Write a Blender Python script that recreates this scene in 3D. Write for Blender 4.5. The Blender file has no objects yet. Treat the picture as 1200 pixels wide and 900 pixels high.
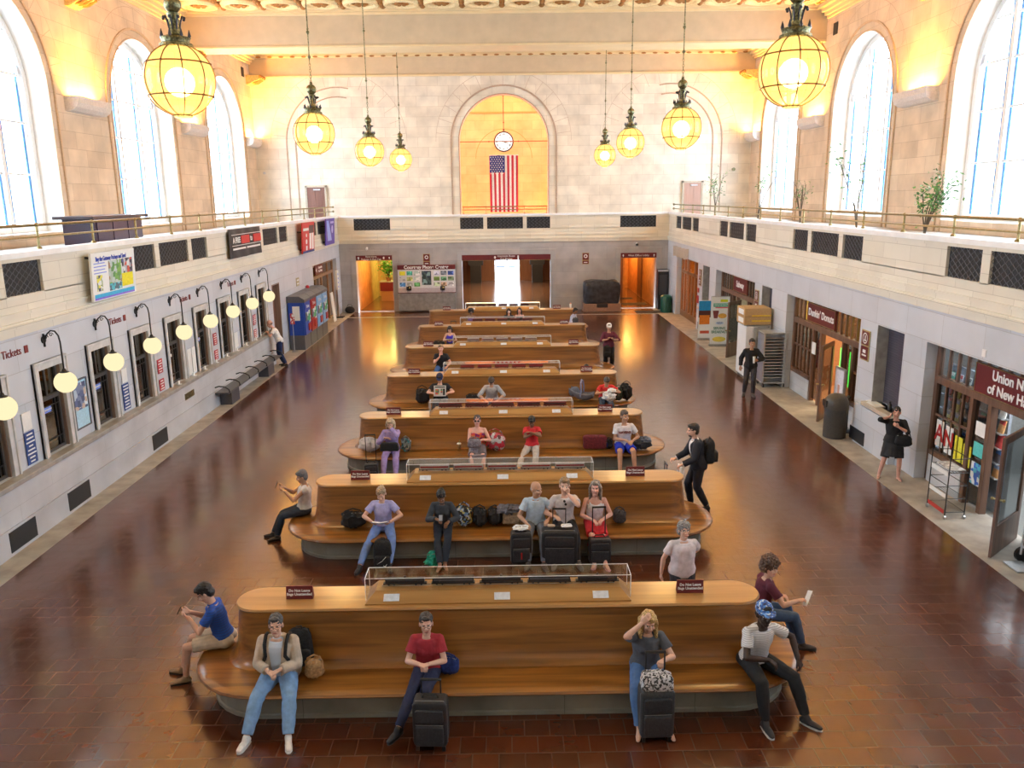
import bpy, bmesh, math, random
from mathutils import Vector, Matrix, Quaternion
PI = math.pi
sc = bpy.context.scene
COL = sc.collection
random.seed(7)

# ---------------------------------------------------------------- camera
F_PX, PITCH, YAW, ROLL = 951.76, .22659, .0062319, -.0124459
cp, sp, cy_, sy_ = math.cos(PITCH), math.sin(PITCH), math.cos(YAW), math.sin(YAW)
_f = Vector((sy_*cp, cy_*cp, -sp)); _r = Vector((cy_, -sy_, 0)); _u = _r.cross(_f)
_r2 = math.cos(ROLL)*_r+math.sin(ROLL)*_u; _u2 = -math.sin(ROLL)*_r+math.cos(ROLL)*_u
cam_d = bpy.data.cameras.new('camera'); cam = bpy.data.objects.new('camera', cam_d); COL.objects.link(cam)
cam_d.sensor_width = 36; cam_d.lens = F_PX/1200*36; cam_d.clip_start = .1; cam_d.clip_end = 400
cam.matrix_world = Matrix(((_r2.x, _u2.x, -_f.x, 0), (_r2.y, _u2.y, -_f.y, 0), (_r2.z, _u2.z, -_f.z, 6.2), (0, 0, 0, 1)))
sc.camera = cam
# ---------------------------------------------------------------- view, world
sc.view_settings.view_transform = 'Standard'; sc.view_settings.look = 'None'
sc.view_settings.exposure = 1.66; sc.view_settings.gamma = 1.0; sc.view_settings.use_curve_mapping = False
try:
    sc.cycles.use_denoising = True; sc.cycles.max_bounces = 7; sc.cycles.diffuse_bounces = 4; sc.cycles.glossy_bounces = 3
    sc.cycles.transparent_max_bounces = 12; sc.cycles.transmission_bounces = 3; sc.cycles.sample_clamp_indirect = 6
    sc.cycles.caustics_reflective = False; sc.cycles.caustics_refractive = False
except Exception: pass
SKY = 7.0
w = bpy.data.worlds.new('world'); sc.world = w; w.use_nodes = True
nt = w.node_tree; bg = nt.nodes['Background']; bg.inputs['Strength'].default_value = SKY
tc = nt.nodes.new('ShaderNodeTexCoord'); sx = nt.nodes.new('ShaderNodeSeparateXYZ'); rp = nt.nodes.new('ShaderNodeValToRGB')
nt.links.new(tc.outputs['Generated'], sx.inputs[0]); nt.links.new(sx.outputs['Z'], rp.inputs[0]); nt.links.new(rp.outputs[0], bg.inputs['Color'])
e = rp.color_ramp.elements; e[0].position = 0; e[0].color = (.62, .72, .84, 1); e[1].position = .5; e[1].color = (.66, .83, 1, 1)
WARM = (1, .52, .13)
def area(name, loc, rot, sx_, sy__, power, col, portal=False, spread=PI):
    l = bpy.data.lights.new(name, 'AREA'); l.shape = 'RECTANGLE'; l.size = sx_; l.size_y = sy__; l.energy = power; l.color = col
    l.spread = spread
    o = bpy.data.objects.new(name, l); o.location = loc; o.rotation_euler = rot; COL.objects.link(o)
    if portal: l.cycles.is_portal = True
    return o
WIN_Y = [4.35, 13.45, 22.6, 31.65, 40.75]      # centres of the tall arched windows
for yc in WIN_Y:                                  # light portals at the windows
    area('window_portal', (-14.3, yc, 8.6), (0, -PI/2, 0), 7.0, 5.2, 1, (1, 1, 1), True)
    area('window_portal', (14.3, yc, 8.6), (0, PI/2, 0), 7.0, 5.2, 1, (1, 1, 1), True)

# ---------------------------------------------------------------- mesh helpers
class MB:
    def __init__(s): s.v = []; s.f = []; s.m = []; s.mi = 0
    def _add(s, vs, fs):
        n = len(s.v); s.v += [tuple(p) for p in vs]; s.f += [tuple(i+n for i in q) for q in fs]; s.m += [s.mi]*len(fs); return s
    def mat(s, i): s.mi = i; return s
    def box(s, x0, x1, y0, y1, z0, z1):
        return s._add([(x0,y0,z0),(x1,y0,z0),(x1,y1,z0),(x0,y1,z0),(x0,y0,z1),(x1,y0,z1),(x1,y1,z1),(x0,y1,z1)],
                      [(0,3,2,1),(4,5,6,7),(0,1,5,4),(1,2,6,5),(2,3,7,6),(3,0,4,7)])
    def obox(s, c, hx, hy, hz, R=None):
        R = R or Matrix.Identity(3); c = Vector(c); vs = []
        for z in (-1, 1):
            for x, y in ((-1,-1),(1,-1),(1,1),(-1,1)): vs.append(c+R@Vector((x*hx, y*hy, z*hz)))
        return s._add(vs, [(0,3,2,1),(4,5,6,7),(0,1,5,4),(1,2,6,5),(2,3,7,6),(3,0,4,7)])
    def rings(s, rs, cap=True, close=True):
        n = len(rs[0]); vs = [p for r in rs for p in r]; fs = []
        for i in range(len(rs)-1):
            for j in range(n if close else n-1):
                k = (j+1) % n; fs.append((i*n+j, i*n+k, (i+1)*n+k, (i+1)*n+j))
        if cap: fs.append(tuple(range(n))[::-1]); fs.append(tuple((len(rs)-1)*n+j for j in range(n)))
        return s._add(vs, fs)
    def tube(s, pts, r, n=8, cap=True):
        pts = [Vector(p) for p in pts]; rs = []; rr = r if isinstance(r, (list, tuple)) else [r]*len(pts)
        up = None
        for i, p in enumerate(pts):
            t = (pts[min(i+1, len(pts)-1)]-pts[max(i-1, 0)]).normalized()
            if up is None: up = Vector((0,0,1)) if abs(t.z) < .9 else Vector((1,0,0))
            a = t.cross(up)
            if a.length < 1e-5: a = t.orthogonal()
            a.normalize(); b = a.cross(t).normalized(); up = b
            rs.append([p+(a*math.cos(2*PI*k/n)+b*math.sin(2*PI*k/n))*rr[i] for k in range(n)])
        return s.rings(rs, cap)
    def lathe(s, prof, c=(0,0,0), n=24, sxy=(1,1)):
        return s.rings([[(c[0]+r*sxy[0]*math.cos(2*PI*k/n), c[1]+r*sxy[1]*math.sin(2*PI*k/n), c[2]+z) for k in range(n)] for r, z in prof])
    def ball(s, c, r, n=16, m=10, sc_=(1,1,1)):
        pr = [(max(1e-4, r*math.sin(PI*i/m)), -r*math.cos(PI*i/m)) for i in range(m+1)]
        return s.rings([[(c[0]+q*sc_[0]*math.cos(2*PI*k/n), c[1]+q*sc_[1]*math.sin(2*PI*k/n), c[2]+z*sc_[2]) for k in range(n)] for q, z in pr])
    def prism(s, poly, axis, d0, d1):
        def P(a, b, d): return {'x': (d, a, b), 'y': (a, d, b), 'z': (a, b, d)}[axis]
        return s.rings([[P(a, b, d0) for a, b in poly], [P(a, b, d1) for a, b in poly]])
    def quad(s, a, b, c, d): return s._add([a, b, c, d], [(0,1,2,3)])
    def build(s, name, mats, parent=None, smooth=False, loc=None, bevel=0, seg=2):
        me = bpy.data.meshes.new(name); me.from_pydata(s.v, [], s.f)
        if not isinstance(mats, (list, tuple)): mats = [mats]
        for m in mats: me.materials.append(m)
        if len(mats) > 1: me.polygons.foreach_set('material_index', s.m)
        me.validate(); me.update()
        bm = bmesh.new(); bm.from_mesh(me); bmesh.ops.recalc_face_normals(bm, faces=bm.faces); bm.to_mesh(me); bm.free()
        o = bpy.data.objects.new(name, me); COL.objects.link(o)
        if smooth:
            me.polygons.foreach_set('use_smooth', [True]*len(me.polygons))
            try: me.set_sharp_from_angle(angle=.7)
            except Exception: pass
        if loc is not None: o.location = loc
        if parent is not None: o.parent = parent
        if bevel:
            b = o.modifiers.new('bevel', 'BEVEL'); b.width = bevel; b.segments = seg; b.limit_method = 'ANGLE'
        return o
def empty(name, loc=(0,0,0), rz=0, label=None, cat=None, group=None):
    o = bpy.data.objects.new(name, None); COL.objects.link(o); o.location = loc; o.rotation_euler = (0, 0, rz); o.empty_display_size = .1
    return tag(o, label, cat, group)
def tag(o, label=None, cat=None, group=None, kind=None):
    if label: o['label'] = label
    if cat: o['category'] = cat
    if group: o['group'] = group
    if kind: o['kind'] = kind
    return o
def struct(mb, name, mats, **k): return tag(mb.build(name, mats, **k), kind='structure')
def kids(o): return [c for c in list(bpy.data.objects) if c.parent == o]
def copy_tree(o, parent=None, km=None):
    if km is None:
        km = {}
        for c in bpy.data.objects:
            if c.parent: km.setdefault(c.parent.name, []).append(c)
    c = o.copy(); COL.objects.link(c)
    if parent: c.parent = parent
    for ch in km.get(o.name, []): copy_tree(ch, c, km)
    return c
def text(body, loc, rot, size, mat, parent=None, name='lettering', align='CENTER', ext=.004, sxk=1.0, bold=0.0):
    cu = bpy.data.curves.new(name, 'FONT'); cu.body = body; cu.size = size; cu.align_x = align; cu.align_y = 'CENTER'; cu.extrude = ext
    cu.offset = bold; cu.space_line = 1.0
    t = bpy.data.objects.new(name, cu); COL.objects.link(t); dg = bpy.context.evaluated_depsgraph_get()
    me = bpy.data.meshes.new_from_object(t.evaluated_get(dg)); bpy.data.objects.remove(t)
    o = bpy.data.objects.new(name, me); COL.objects.link(o); me.materials.clear(); me.materials.append(mat)
    o.location = loc; o.rotation_euler = rot; o.scale = (sxk, 1, 1)
    if parent is not None: o.parent = parent
    return o
RX = (PI/2, 0, 0)                # text facing -Y
RL = (PI/2, 0, PI/2)             # text facing +X (on the left wall)
RR = (PI/2, 0, -PI/2)            # text facing -X (on the right wall)

# ---------------------------------------------------------------- materials
_M = {}
def new_mat(name):
    m = bpy.data.materials.new(name); m.use_nodes = True; return m, m.node_tree, m.node_tree.nodes['Principled BSDF']
def plain(name, col, rough=.6, metal=0, noise=.06, scale=20, bump=0, coat=0, emit=None, es=0, spec=None, sheen=0):
    if name in _M: return _M[name]
    m, nt, b = new_mat(name)
    c = (*col, 1)
    b.inputs['Roughness'].default_value = rough; b.inputs['Metallic'].default_value = metal; b.inputs['Coat Weight'].default_value = coat
    if spec is not None: b.inputs['Specular IOR Level'].default_value = spec
    t = nt.nodes.new('ShaderNodeTexCoord'); nz = nt.nodes.new('ShaderNodeTexNoise'); nz.inputs['Scale'].default_value = scale; nz.inputs['Detail'].default_value = 3
    nt.links.new(t.outputs['Object'], nz.inputs['Vector'])
    r = nt.nodes.new('ShaderNodeValToRGB'); nt.links.new(nz.outputs['Fac'], r.inputs[0])
    r.color_ramp.elements[0].position = .3; r.color_ramp.elements[1].position = .7
    r.color_ramp.elements[0].color = (*[max(0, v*(1-noise*2)) for v in col], 1); r.color_ramp.elements[1].color = (*[min(1, v*(1+noise*2)) for v in col], 1)
    nt.links.new(r.outputs[0], b.inputs['Base Color'])
    if bump:
        bp = nt.nodes.new('ShaderNodeBump'); bp.inputs['Strength'].default_value = bump; bp.inputs['Distance'].default_value = .01
        nt.links.new(nz.outputs['Fac'], bp.inputs['Height']); nt.links.new(bp.outputs[0], b.inputs['Normal'])
    if emit: b.inputs['Emission Color'].default_value = (*emit, 1); b.inputs['Emission Strength'].default_value = es
    _M[name] = m; return m
def blocks(name, c1, c2, mortar, axis, bw, bh, rough=.7, msize=.006, vary=.5, coat=0, noise=.15, bump=.3, off=.5):
    """stone blocks or tiles; axis 'x': face in the YZ plane, 'y': in XZ, 'z': floor"""
    if name in _M: return _M[name]
    m, nt, b = new_mat(name); N = nt.nodes.new; L = nt.links.new
    t = N('ShaderNodeTexCoord'); s = N('ShaderNodeSeparateXYZ'); cb = N('ShaderNodeCombineXYZ'); L(t.outputs['Object'], s.inputs[0])
    a, c = {'x': ('Y','Z'), 'y': ('X','Z'), 'z': ('X','Y')}[axis]
    L(s.outputs[a], cb.inputs[0]); L(s.outputs[c], cb.inputs[1])
    br = N('ShaderNodeTexBrick'); L(cb.outputs[0], br.inputs['Vector'])
    br.inputs['Scale'].default_value = 1; br.inputs['Brick Width'].default_value = bw; br.inputs['Row Height'].default_value = bh
    br.inputs['Mortar Size'].default_value = msize; br.inputs['Mortar Smooth'].default_value = .3; br.offset = off; br.inputs['Bias'].default_value = 0
    br.inputs['Color1'].default_value = (*c1, 1); br.inputs['Color2'].default_value = (*c2, 1); br.inputs['Mortar'].default_value = (*mortar, 1)
    nz = N('ShaderNodeTexNoise'); nz.inputs['Scale'].default_value = 1.3; nz.inputs['Detail'].default_value = 6; L(t.outputs['Object'], nz.inputs['Vector'])
    mx = N('ShaderNodeMix'); mx.data_type = 'RGBA'; mx.blend_type = 'MULTIPLY'; mx.inputs[0].default_value = 1
    r = N('ShaderNodeValToRGB'); L(nz.outputs['Fac'], r.inputs[0]); r.color_ramp.elements[0].position = .3; r.color_ramp.elements[1].position = .7
    r.color_ramp.elements[0].color = (1-noise*1.6,)*3+(1,); r.color_ramp.elements[1].color = (1,)*4
    L(br.outputs['Color'], mx.inputs[6]); L(r.outputs[0], mx.inputs[7]); L(mx.outputs[2], b.inputs['Base Color'])
    b.inputs['Roughness'].default_value = rough; b.inputs['Coat Weight'].default_value = coat
    bp = N('ShaderNodeBump'); bp.inputs['Strength'].default_value = bump; bp.inputs['Distance'].default_value = .01; bp.invert = True
    L(br.outputs['Fac'], bp.inputs['Height']); L(bp.outputs[0], b.inputs['Normal'])
    _M[name] = m; return m
def wood(name, c1, c2, rough=.35, axis='X', scale=2.2, coat=.3):
    if name in _M: return _M[name]
    m, nt, b = new_mat(name); N = nt.nodes.new; L = nt.links.new
    t = N('ShaderNodeTexCoord'); mp = N('ShaderNodeMapping'); L(t.outputs['Object'], mp.inputs[0])
    k = {'X': (.25, 5, 5), 'Y': (5, .25, 5), 'Z': (5, 5, .25)}[axis]; mp.inputs['Scale'].default_value = k
    nz = N('ShaderNodeTexNoise'); nz.inputs['Scale'].default_value = scale; nz.inputs['Detail'].default_value = 8; nz.inputs['Distortion'].default_value = .6
    L(mp.outputs[0], nz.inputs['Vector']); r = N('ShaderNodeValToRGB'); L(nz.outputs['Fac'], r.inputs[0])
    r.color_ramp.elements[0].position = .32; r.color_ramp.elements[1].position = .68; r.color_ramp.elements[0].color = (*c1, 1); r.color_ramp.elements[1].color = (*c2, 1)
    L(r.outputs[0], b.inputs['Base Color']); b.inputs['Roughness'].default_value = rough; b.inputs['Coat Weight'].default_value = coat; b.inputs['Coat Roughness'].default_value = .15
    _M[name] = m; return m
def emis(name, col, st):
    if name in _M: return _M[name]
    m = bpy.data.materials.new(name); m.use_nodes = True; nt = m.node_tree; nt.nodes.clear()
    e = nt.nodes.new('ShaderNodeEmission'); e.inputs[0].default_value = (*col, 1); e.inputs[1].default_value = st
    o = nt.nodes.new('ShaderNodeOutputMaterial'); nt.links.new(e.outputs[0], o.inputs[0]); _M[name] = m; return m
def glass(name, tint=(1,1,1), gloss=.12, rough=.03, emit=None, es=0, clear=None):
    """thin pane: mostly see-through with a faint mirror"""
    if name in _M: return _M[name]
    m = bpy.data.materials.new(name); m.use_nodes = True; nt = m.node_tree; nt.nodes.clear(); N = nt.nodes.new
    tr = N('ShaderNodeBsdfTransparent'); tr.inputs[0].default_value = (*tint, 1); g = N('ShaderNodeBsdfGlossy'); g.inputs['Roughness'].default_value = rough
    mx = N('ShaderNodeMixShader'); o = N('ShaderNodeOutputMaterial')
    lw = N('ShaderNodeLayerWeight'); lw.inputs['Blend'].default_value = .5; pw = N('ShaderNodeMath'); pw.operation = 'POWER'; pw.inputs[1].default_value = 5; ad = N('ShaderNodeMath'); ad.operation = 'ADD'; ad.use_clamp = True; ad.inputs[1].default_value = gloss; nt.links.new(lw.outputs['Facing'], pw.inputs[0]); nt.links.new(pw.outputs[0], ad.inputs[0]); nt.links.new(ad.outputs[0], mx.inputs[0])
    nt.links.new(tr.outputs[0], mx.inputs[1]); nt.links.new(g.outputs[0], mx.inputs[2])
    if emit:
        e = N('ShaderNodeEmission'); e.inputs[0].default_value = (*emit, 1); e.inputs[1].default_value = es
        m2 = N('ShaderNodeMixShader'); m2.inputs[0].default_value = 1-clear; nt.links.new(mx.outputs[0], m2.inputs[1]); nt.links.new(e.outputs[0], m2.inputs[2]); nt.links.new(m2.outputs[0], o.inputs[0])
    else: nt.links.new(mx.outputs[0], o.inputs[0])
    _M[name] = m; return m
def patches(name, cols, scale=3, rough=.6, axis='x', vor=True):
    """cells of flat printed colour: a picture or a busy display too small to read"""
    if name in _M: return _M[name]
    m, nt, b = new_mat(name); N = nt.nodes.new; L = nt.links.new
    t = N('ShaderNodeTexCoord'); v = N('ShaderNodeTexVoronoi'); v.inputs['Scale'].default_value = scale; v.distance = 'CHEBYCHEV'
    L(t.outputs['Object'], v.inputs['Vector']); s = N('ShaderNodeSeparateColor'); L(v.outputs['Color'], s.inputs[0])
    r = N('ShaderNodeValToRGB'); r.color_ramp.interpolation = 'CONSTANT'; L(s.outputs[0], r.inputs[0])
    el = r.color_ramp.elements; el[0].color = (*cols[0], 1); el[1].position = 1/len(cols); el[1].color = (*cols[1], 1)
    for i in range(2, len(cols)): x = el.new(i/len(cols)); x.color = (*cols[i], 1)
    L(r.outputs[0], b.inputs['Base Color']); b.inputs['Roughness'].default_value = rough; _M[name] = m; return m

LOW1 = (.56, .59, .65); LOW2 = (.63, .66, .72)
M_low_x = blocks('lower_stone_side', LOW1, LOW2, (.42, .42, .44), 'x', 1.5, .62, .45, coat=.1, noise=.06)
M_low_y = blocks('lower_stone_back', (.40, .38, .37), (.47, .44, .43), (.33, .31, .3), 'y', 1.6, .7, .45)
M_bal_x = blocks('balcony_stone_side', (.70, .66, .56), (.78, .74, .64), (.5, .46, .38), 'x', 1.3, .36, .6, noise=.05)
M_bal_y = blocks('balcony_stone_back', (.70, .62, .48), (.78, .70, .56), (.5, .44, .33), 'y', 1.4, .36, .6, noise=.05)
M_up_x = blocks('upper_stone_side', (.68, .54, .40), (.78, .64, .49), (.46, .35, .25), 'x', 1.15, .52, .75)
M_up_y = blocks('upper_stone_back', (.78, .70, .57), (.88, .81, .68), (.56, .48, .37), 'y', 1.15, .52, .75)
M_trimstone = plain('trim_stone', (.74, .68, .58), .6, noise=.05, scale=3)
M_whitestone = plain('white_stone', (.82, .83, .84), .45, noise=.03, scale=3)
M_greystone = plain('grey_stone', (.34, .33, .31), .6, noise=.1, scale=5)
M_reveal = plain('window_reveal_stone', (.72, .66, .58), .7, noise=.04, scale=3)
M_plaster = plain('ceiling_plaster', (.60, .48, .32), .8, noise=.03, scale=2)
M_ceil = plain('ceiling_ornament', (.62, .45, .22), .7, noise=.02, scale=2)
M_orn = plain('ornament_gold', (.36, .16, .04), .6, noise=.1, scale=8)
M_concrete = plain('border_concrete', (.36, .33, .29), .6, noise=.12, scale=2.5)
M_dark = plain('dark_void', (.015, .016, .02), .5)
M_black = plain('black_satin', (.012, .012, .014), .4, noise=.1)
M_blackfab = plain('black_fabric', (.012, .012, .014), .85, noise=.3, scale=60, bump=.2)
M_brass = plain('brass', (.34, .27, .13), .35, 1, noise=.1)
M_bronze = plain('aged_bronze', (.20, .19, .10), .38, .9, noise=.35, scale=30)
M_steel = plain('steel', (.55, .56, .58), .3, 1)
M_alum = plain('aluminium', (.62, .64, .67), .38, .8, noise=.05)
M_brown = wood('dark_oak', (.10, .045, .02), (.19, .09, .04), .45, 'Z')
M_brown2 = wood('door_brown', (.16, .07, .05), (.22, .10, .07), .5, 'Z')
M_oak = wood('bench_oak', (.15, .055, .009), (.36, .148, .028), .3, 'X', 2.0, .45)
M_oak2 = wood('bench_oak_light', (.31, .15, .042), (.47, .25, .08), .28, 'X', 1.4, .5)
M_white = plain('white_paint', (.8, .8, .8), .5, noise=.02)
M_winpaint = plain('window_paint', (.74, .74, .74), .5, noise=.02)
M_maroon = plain('maroon_sign', (.13, .012, .016), .4, noise=.05)
M_wtext = plain('white_lettering', (.85, .85, .85), .5, noise=0, emit=(1, 1, 1), es=.0)
M_rtext = plain('red_lettering', (.22, .03, .03), .5)
M_cream = plain('cream_card', (.75, .72, .66), .6)
M_paper = plain('paper_white', (.82, .82, .80), .7, noise=.02)
# ================================================================ THE SETTING
XL, XR, YB, YN = -9.15, 9.0, 45.3, -5.0
UX = 13.3; ZB = 5.3; ZC = 13.72
# floor: quarry tile
m, nt_, b = new_mat('quarry_tile'); N = nt_.nodes.new; L = nt_.links.new
t = N('ShaderNodeTexCoord'); br = N('ShaderNodeTexBrick'); L(t.outputs['Object'], br.inputs['Vector'])
br.inputs['Scale'].default_value = 1; br.inputs['Brick Width'].default_value = .3; br.inputs['Row Height'].default_value = .3; br.offset = .5
br.inputs['Mortar Size'].default_value = .009; br.inputs['Mortar Smooth'].default_value = .4
br.inputs['Color1'].default_value = (.078, .021, .009, 1); br.inputs['Color2'].default_value = (.125, .036, .015, 1); br.inputs['Mortar'].default_value = (.12, .07, .052, 1)
nz = N('ShaderNodeTexNoise'); nz.inputs['Scale'].default_value = .55; nz.inputs['Detail'].default_value = 5; L(t.outputs['Object'], nz.inputs['Vector'])
r = N('ShaderNodeValToRGB'); L(nz.outputs['Fac'], r.inputs[0]); r.color_ramp.elements[0].position = .3; r.color_ramp.elements[1].position = .7
r.color_ramp.elements[0].color = (.62, .55, .5, 1); r.color_ramp.elements[1].color = (1.15, 1.1, 1.0, 1)
mx = N('ShaderNodeMix'); mx.data_type = 'RGBA'; mx.blend_type = 'MULTIPLY'; mx.inputs[0].default_value = 1
L(br.outputs['Color'], mx.inputs[6]); L(r.outputs[0], mx.inputs[7]); L(mx.outputs[2], b.inputs['Base Color'])
n2 = N('ShaderNodeTexNoise'); n2.inputs['Scale'].default_value = 3.5; n2.inputs['Detail'].default_value = 2; L(t.outputs['Object'], n2.inputs['Vector'])
r2 = N('ShaderNodeMapRange'); L(n2.outputs['Fac'], r2.inputs[0]); r2.inputs[3].default_value = .13; r2.inputs[4].default_value = .30; L(r2.outputs[0], b.inputs['Roughness'])
ad = N('ShaderNodeMath'); ad.operation = 'MULTIPLY_ADD'; L(n2.outputs['Fac'], ad.inputs[0]); ad.inputs[1].default_value = 1.2
iv = N('ShaderNodeMath'); iv.operation = 'MULTIPLY'; L(br.outputs['Fac'], iv.inputs[0]); iv.inputs[1].default_value = -.35; L(iv.outputs[0], ad.inputs[2])
bp = N('ShaderNodeBump'); bp.inputs['Strength'].default_value = .35; bp.inputs['Distance'].default_value = .012; L(ad.outputs[0], bp.inputs['Height']); L(bp.outputs[0], b.inputs['Normal'])
b.inputs['Specular IOR Level'].default_value = .75; b.inputs['Coat Weight'].default_value = .35; b.inputs['Coat Roughness'].default_value = .12
M_tile = m
struct(MB().box(-8.45, 8.15, YN, YB+.0, -.2, 0), 'floor', M_tile)
struct(MB().box(XL-.3, -8.45, YN, YB, -.2, .005), 'floor_border_left', M_concrete)
struct(MB().box(8.15, XR+.4, YN, YB, -.2, .005), 'floor_border_right', M_concrete)
struct(MB().box(-8.45, 8.15, 43.1, 43.3, -.1, .004), 'trim_1', M_greystone)

def panel(mb, axis, d, a0, a1, b0, b1, holes, depth=0, dirn=1):
    """rectangular wall face at coordinate d with rectangular holes (a0,a1,b0,b1), reveals going `depth` along dirn"""
    A = sorted({a0, a1, *[h[0] for h in holes], *[h[1] for h in holes]}); B = sorted({b0, b1, *[h[2] for h in holes], *[h[3] for h in holes]})
    A = [x for x in A if a0 <= x <= a1]; B = [x for x in B if b0 <= x <= b1]
    P = (lambda a, z, q: (q, a, z)) if axis == 'x' else (lambda a, z, q: (a, q, z))
    for i in range(len(A)-1):
        for j in range(len(B)-1):
            ca, cb = (A[i]+A[i+1])/2, (B[j]+B[j+1])/2
            if any(h[0] < ca < h[1] and h[2] < cb < h[3] for h in holes): continue
            mb.quad(P(A[i], B[j], d), P(A[i+1], B[j], d), P(A[i+1], B[j+1], d), P(A[i], B[j+1], d))
    q = d+dirn*depth
    if depth:
        for h in holes:
            a, c, e_, f_ = h[:4]
            c = min(c, a1); a = max(a, a0)
            mb.quad(P(a, e_, d), P(a, e_, q), P(a, f_, q), P(a, f_, d)); mb.quad(P(c, e_, d), P(c, e_, q), P(c, f_, q), P(c, f_, d))
            mb.quad(P(a, f_, d), P(c, f_, d), P(c, f_, q), P(a, f_, q))
            if e_ > b0+.01: mb.quad(P(a, e_, d), P(c, e_, d), P(c, e_, q), P(a, e_, q))
    return mb
# --- left lower wall with ticket windows
TW = [13.3+2.055*k for k in range(-1, 9)]          # outer start of each ticket window
holesL = [(y+.16, y+1.04, 1.27, 3.03) for y in TW] + [(31.85, 32.95, 0, 2.95), (38.9, 44.4, 0, 3.1)]
struct(panel(MB(), 'x', XL, YN, YB, 0, 3.85, holesL, .35, -1), 'wall_left', M_low_x)
# --- right lower wall with shops, hatches, doors
SH = [(11.4, 17.05), (20.35, 25.85), (29.3, 34.8)]
holesR = [(a, c, 0, 3.07) for a, c in SH] + [(38.1, 42.9, 0, 3.1)] + [(a, c, 1.15, 3.07) for a, c in ((18.05, 19.4), (27.35, 28.45), (35.9, 37.15))]
struct(panel(MB(), 'x', XR, YN, YB, 0, 3.85, holesR, .35, 1), 'wall_right', M_low_x)
# --- back lower wall with three passages
holesB = [(-8.25, -6.25, 0, 3.14), (-2.4, 2.5, 0, 3.09), (6.38, 8.36, 0, 3.1)]
struct(panel(MB(), 'y', YB, XL, XR, 0, 3.85, holesB, .5, 1), 'wall_back', M_low_y)
# plinth course and door surrounds at the back
mb = MB()
for a, c in ((XL, -8.25), (-6.25, -2.4), (2.5, 6.38), (8.36, XR)): mb.box(a+.001, c-.001, YB-.03, YB+.02, 0, .75)
struct(mb, 'baseboard_back', M_low_y)
mb = MB()
for a, c, h in ((-8.25, -6.25, 3.14), (-2.4, 2.5, 3.09), (6.38, 8.36, 3.1)):
    mb.box(a-.28, a, YB-.035, YB+.01, 0, h+.28); mb.box(c, c+.28, YB-.035, YB+.01, 0, h+.28); mb.box(a, c, YB-.035, YB+.01, h, h+.28)
struct(mb, 'trim_2', M_low_y, bevel=.01)
# --- balcony fronts
def bal_front(name, axis, d, a0, a1, s, m1, skip):
    mb = MB()
    def B(a, c, off, z0, z1, mi=0):
        mb.mat(mi)
        x0, x1 = sorted((d-s*off, d+s*.25))
        (mb.box(x0, x1, a, c, z0, z1) if axis == 'x' else mb.box(a, c, x0, x1, z0, z1))
    B(a0, a1, .05, 3.78, 4.02); B(a0, a1, .09, 3.92, 3.98)
    B(a0, a1, .0, 4.02, 4.18); B(a0, a1, .03, 4.14, 4.2); B(a0, a1, -.02, 4.18, 4.5); B(a0, a1, -.02, 5.12, 5.16)
    vents = sorted(skip); q = a0
    for v0, v1 in vents: B(q, v0, -.02, 4.48, 5.13); q = v1
    B(q, a1, -.02, 4.48, 5.13)
    B(a0, a1, .02, 5.12, 5.2); B(a0, a1, .06, 5.19, ZB, 1)
    return struct(mb, name, [m1, M_whitestone])
def vent_triples(c, sm=1.25, big=2.0, g=.28): return [(c-big/2-g-sm, c-big/2-g), (c-big/2, c+big/2), (c+big/2+g, c+big/2+g+sm)]
VR = [v for c in (5.1, 14.15, 23.2, 32.1, 40.95) for v in vent_triples(c)]
VL = [v for c in (4.6, 13.7, 22.85, 32.3, 41.5) for v in vent_triples(c)]
VB = [(-8.27, -6.28), (-2.45, -1.18), (-.97, .99), (1.2, 2.48), (6.33, 8.3)]
bal_front('wall_balcony_left', 'x', XL, YN, YB, 1*-1, M_bal_x, VL) if 0 else None
def vents(vs, axis, d, s, nm, lab):
    for i, (a, c) in enumerate(vs):
        if c < 8: continue
        root = MB()
        P = (lambda u, z, q: (q, u, z)) if axis == 'x' else (lambda u, z, q: (u, q, z))
        q0 = d+s*.08
        root.box(*( (min(q0, q0+s*.02), max(q0, q0+s*.02), a, c, 4.5, 5.13) if axis == 'x' else (a, c, min(q0, q0+s*.02), max(q0, q0+s*.02), 4.5, 5.13)))
        o = root.build('vent_grille', M_dark); tag(o, lab(i, a, c), 'vent grille', 'grilles in the balcony front')
        g = MB(); q1 = d+s*.04; z = 4.5; dx = .105; dz = .075
        far = a > 28
        st = 2 if far else 1
        nx = int((c-a)/dx)
        for k in range(0, nx, st):
            pts = []
            for j in range(0, 9*1+1):
                zz = 4.5+j*.07
                pts.append(P(min(max(a+(k+.5)*dx+(dx*.42 if j % 2 else -dx*.42)*(1 if k % 2 else -1), a), c), zz, q1))
            g.tube(pts, .009, 4, False)
        g.build('mesh_screen', plain('screen_grey', (.16, .17, .2), .5, .3), o)
ORD = ['first', 'second', 'third', 'fourth', 'fifth', 'sixth', 'seventh', 'eighth', 'ninth', 'tenth', 'eleventh', 'twelfth', 'thirteenth', 'fourteenth', 'fifteenth']
bal_front('wall_balcony_left', 'x', XL, YN, YB+.1, -1, M_bal_x, VL)
bal_front('wall_balcony_right', 'x', XR, YN, YB+.1, 1, M_bal_x, VR)
bal_front('wall_balcony_back', 'y', YB, XL-.3, XR+.3, 1, M_bal_y, VB)
TR = ['far', 'wide middle', 'near']
def nm3(side):
    def f(i, a, c):
        bay = ['hidden', 'nearest visible', 'second visible', 'third visible', 'farthest'][min(i//3, 4)]
        return '%s black grille of the %s set in the %s balcony front' % (['near', 'wide middle', 'far'][i % 3], bay, side)
    return f
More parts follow.
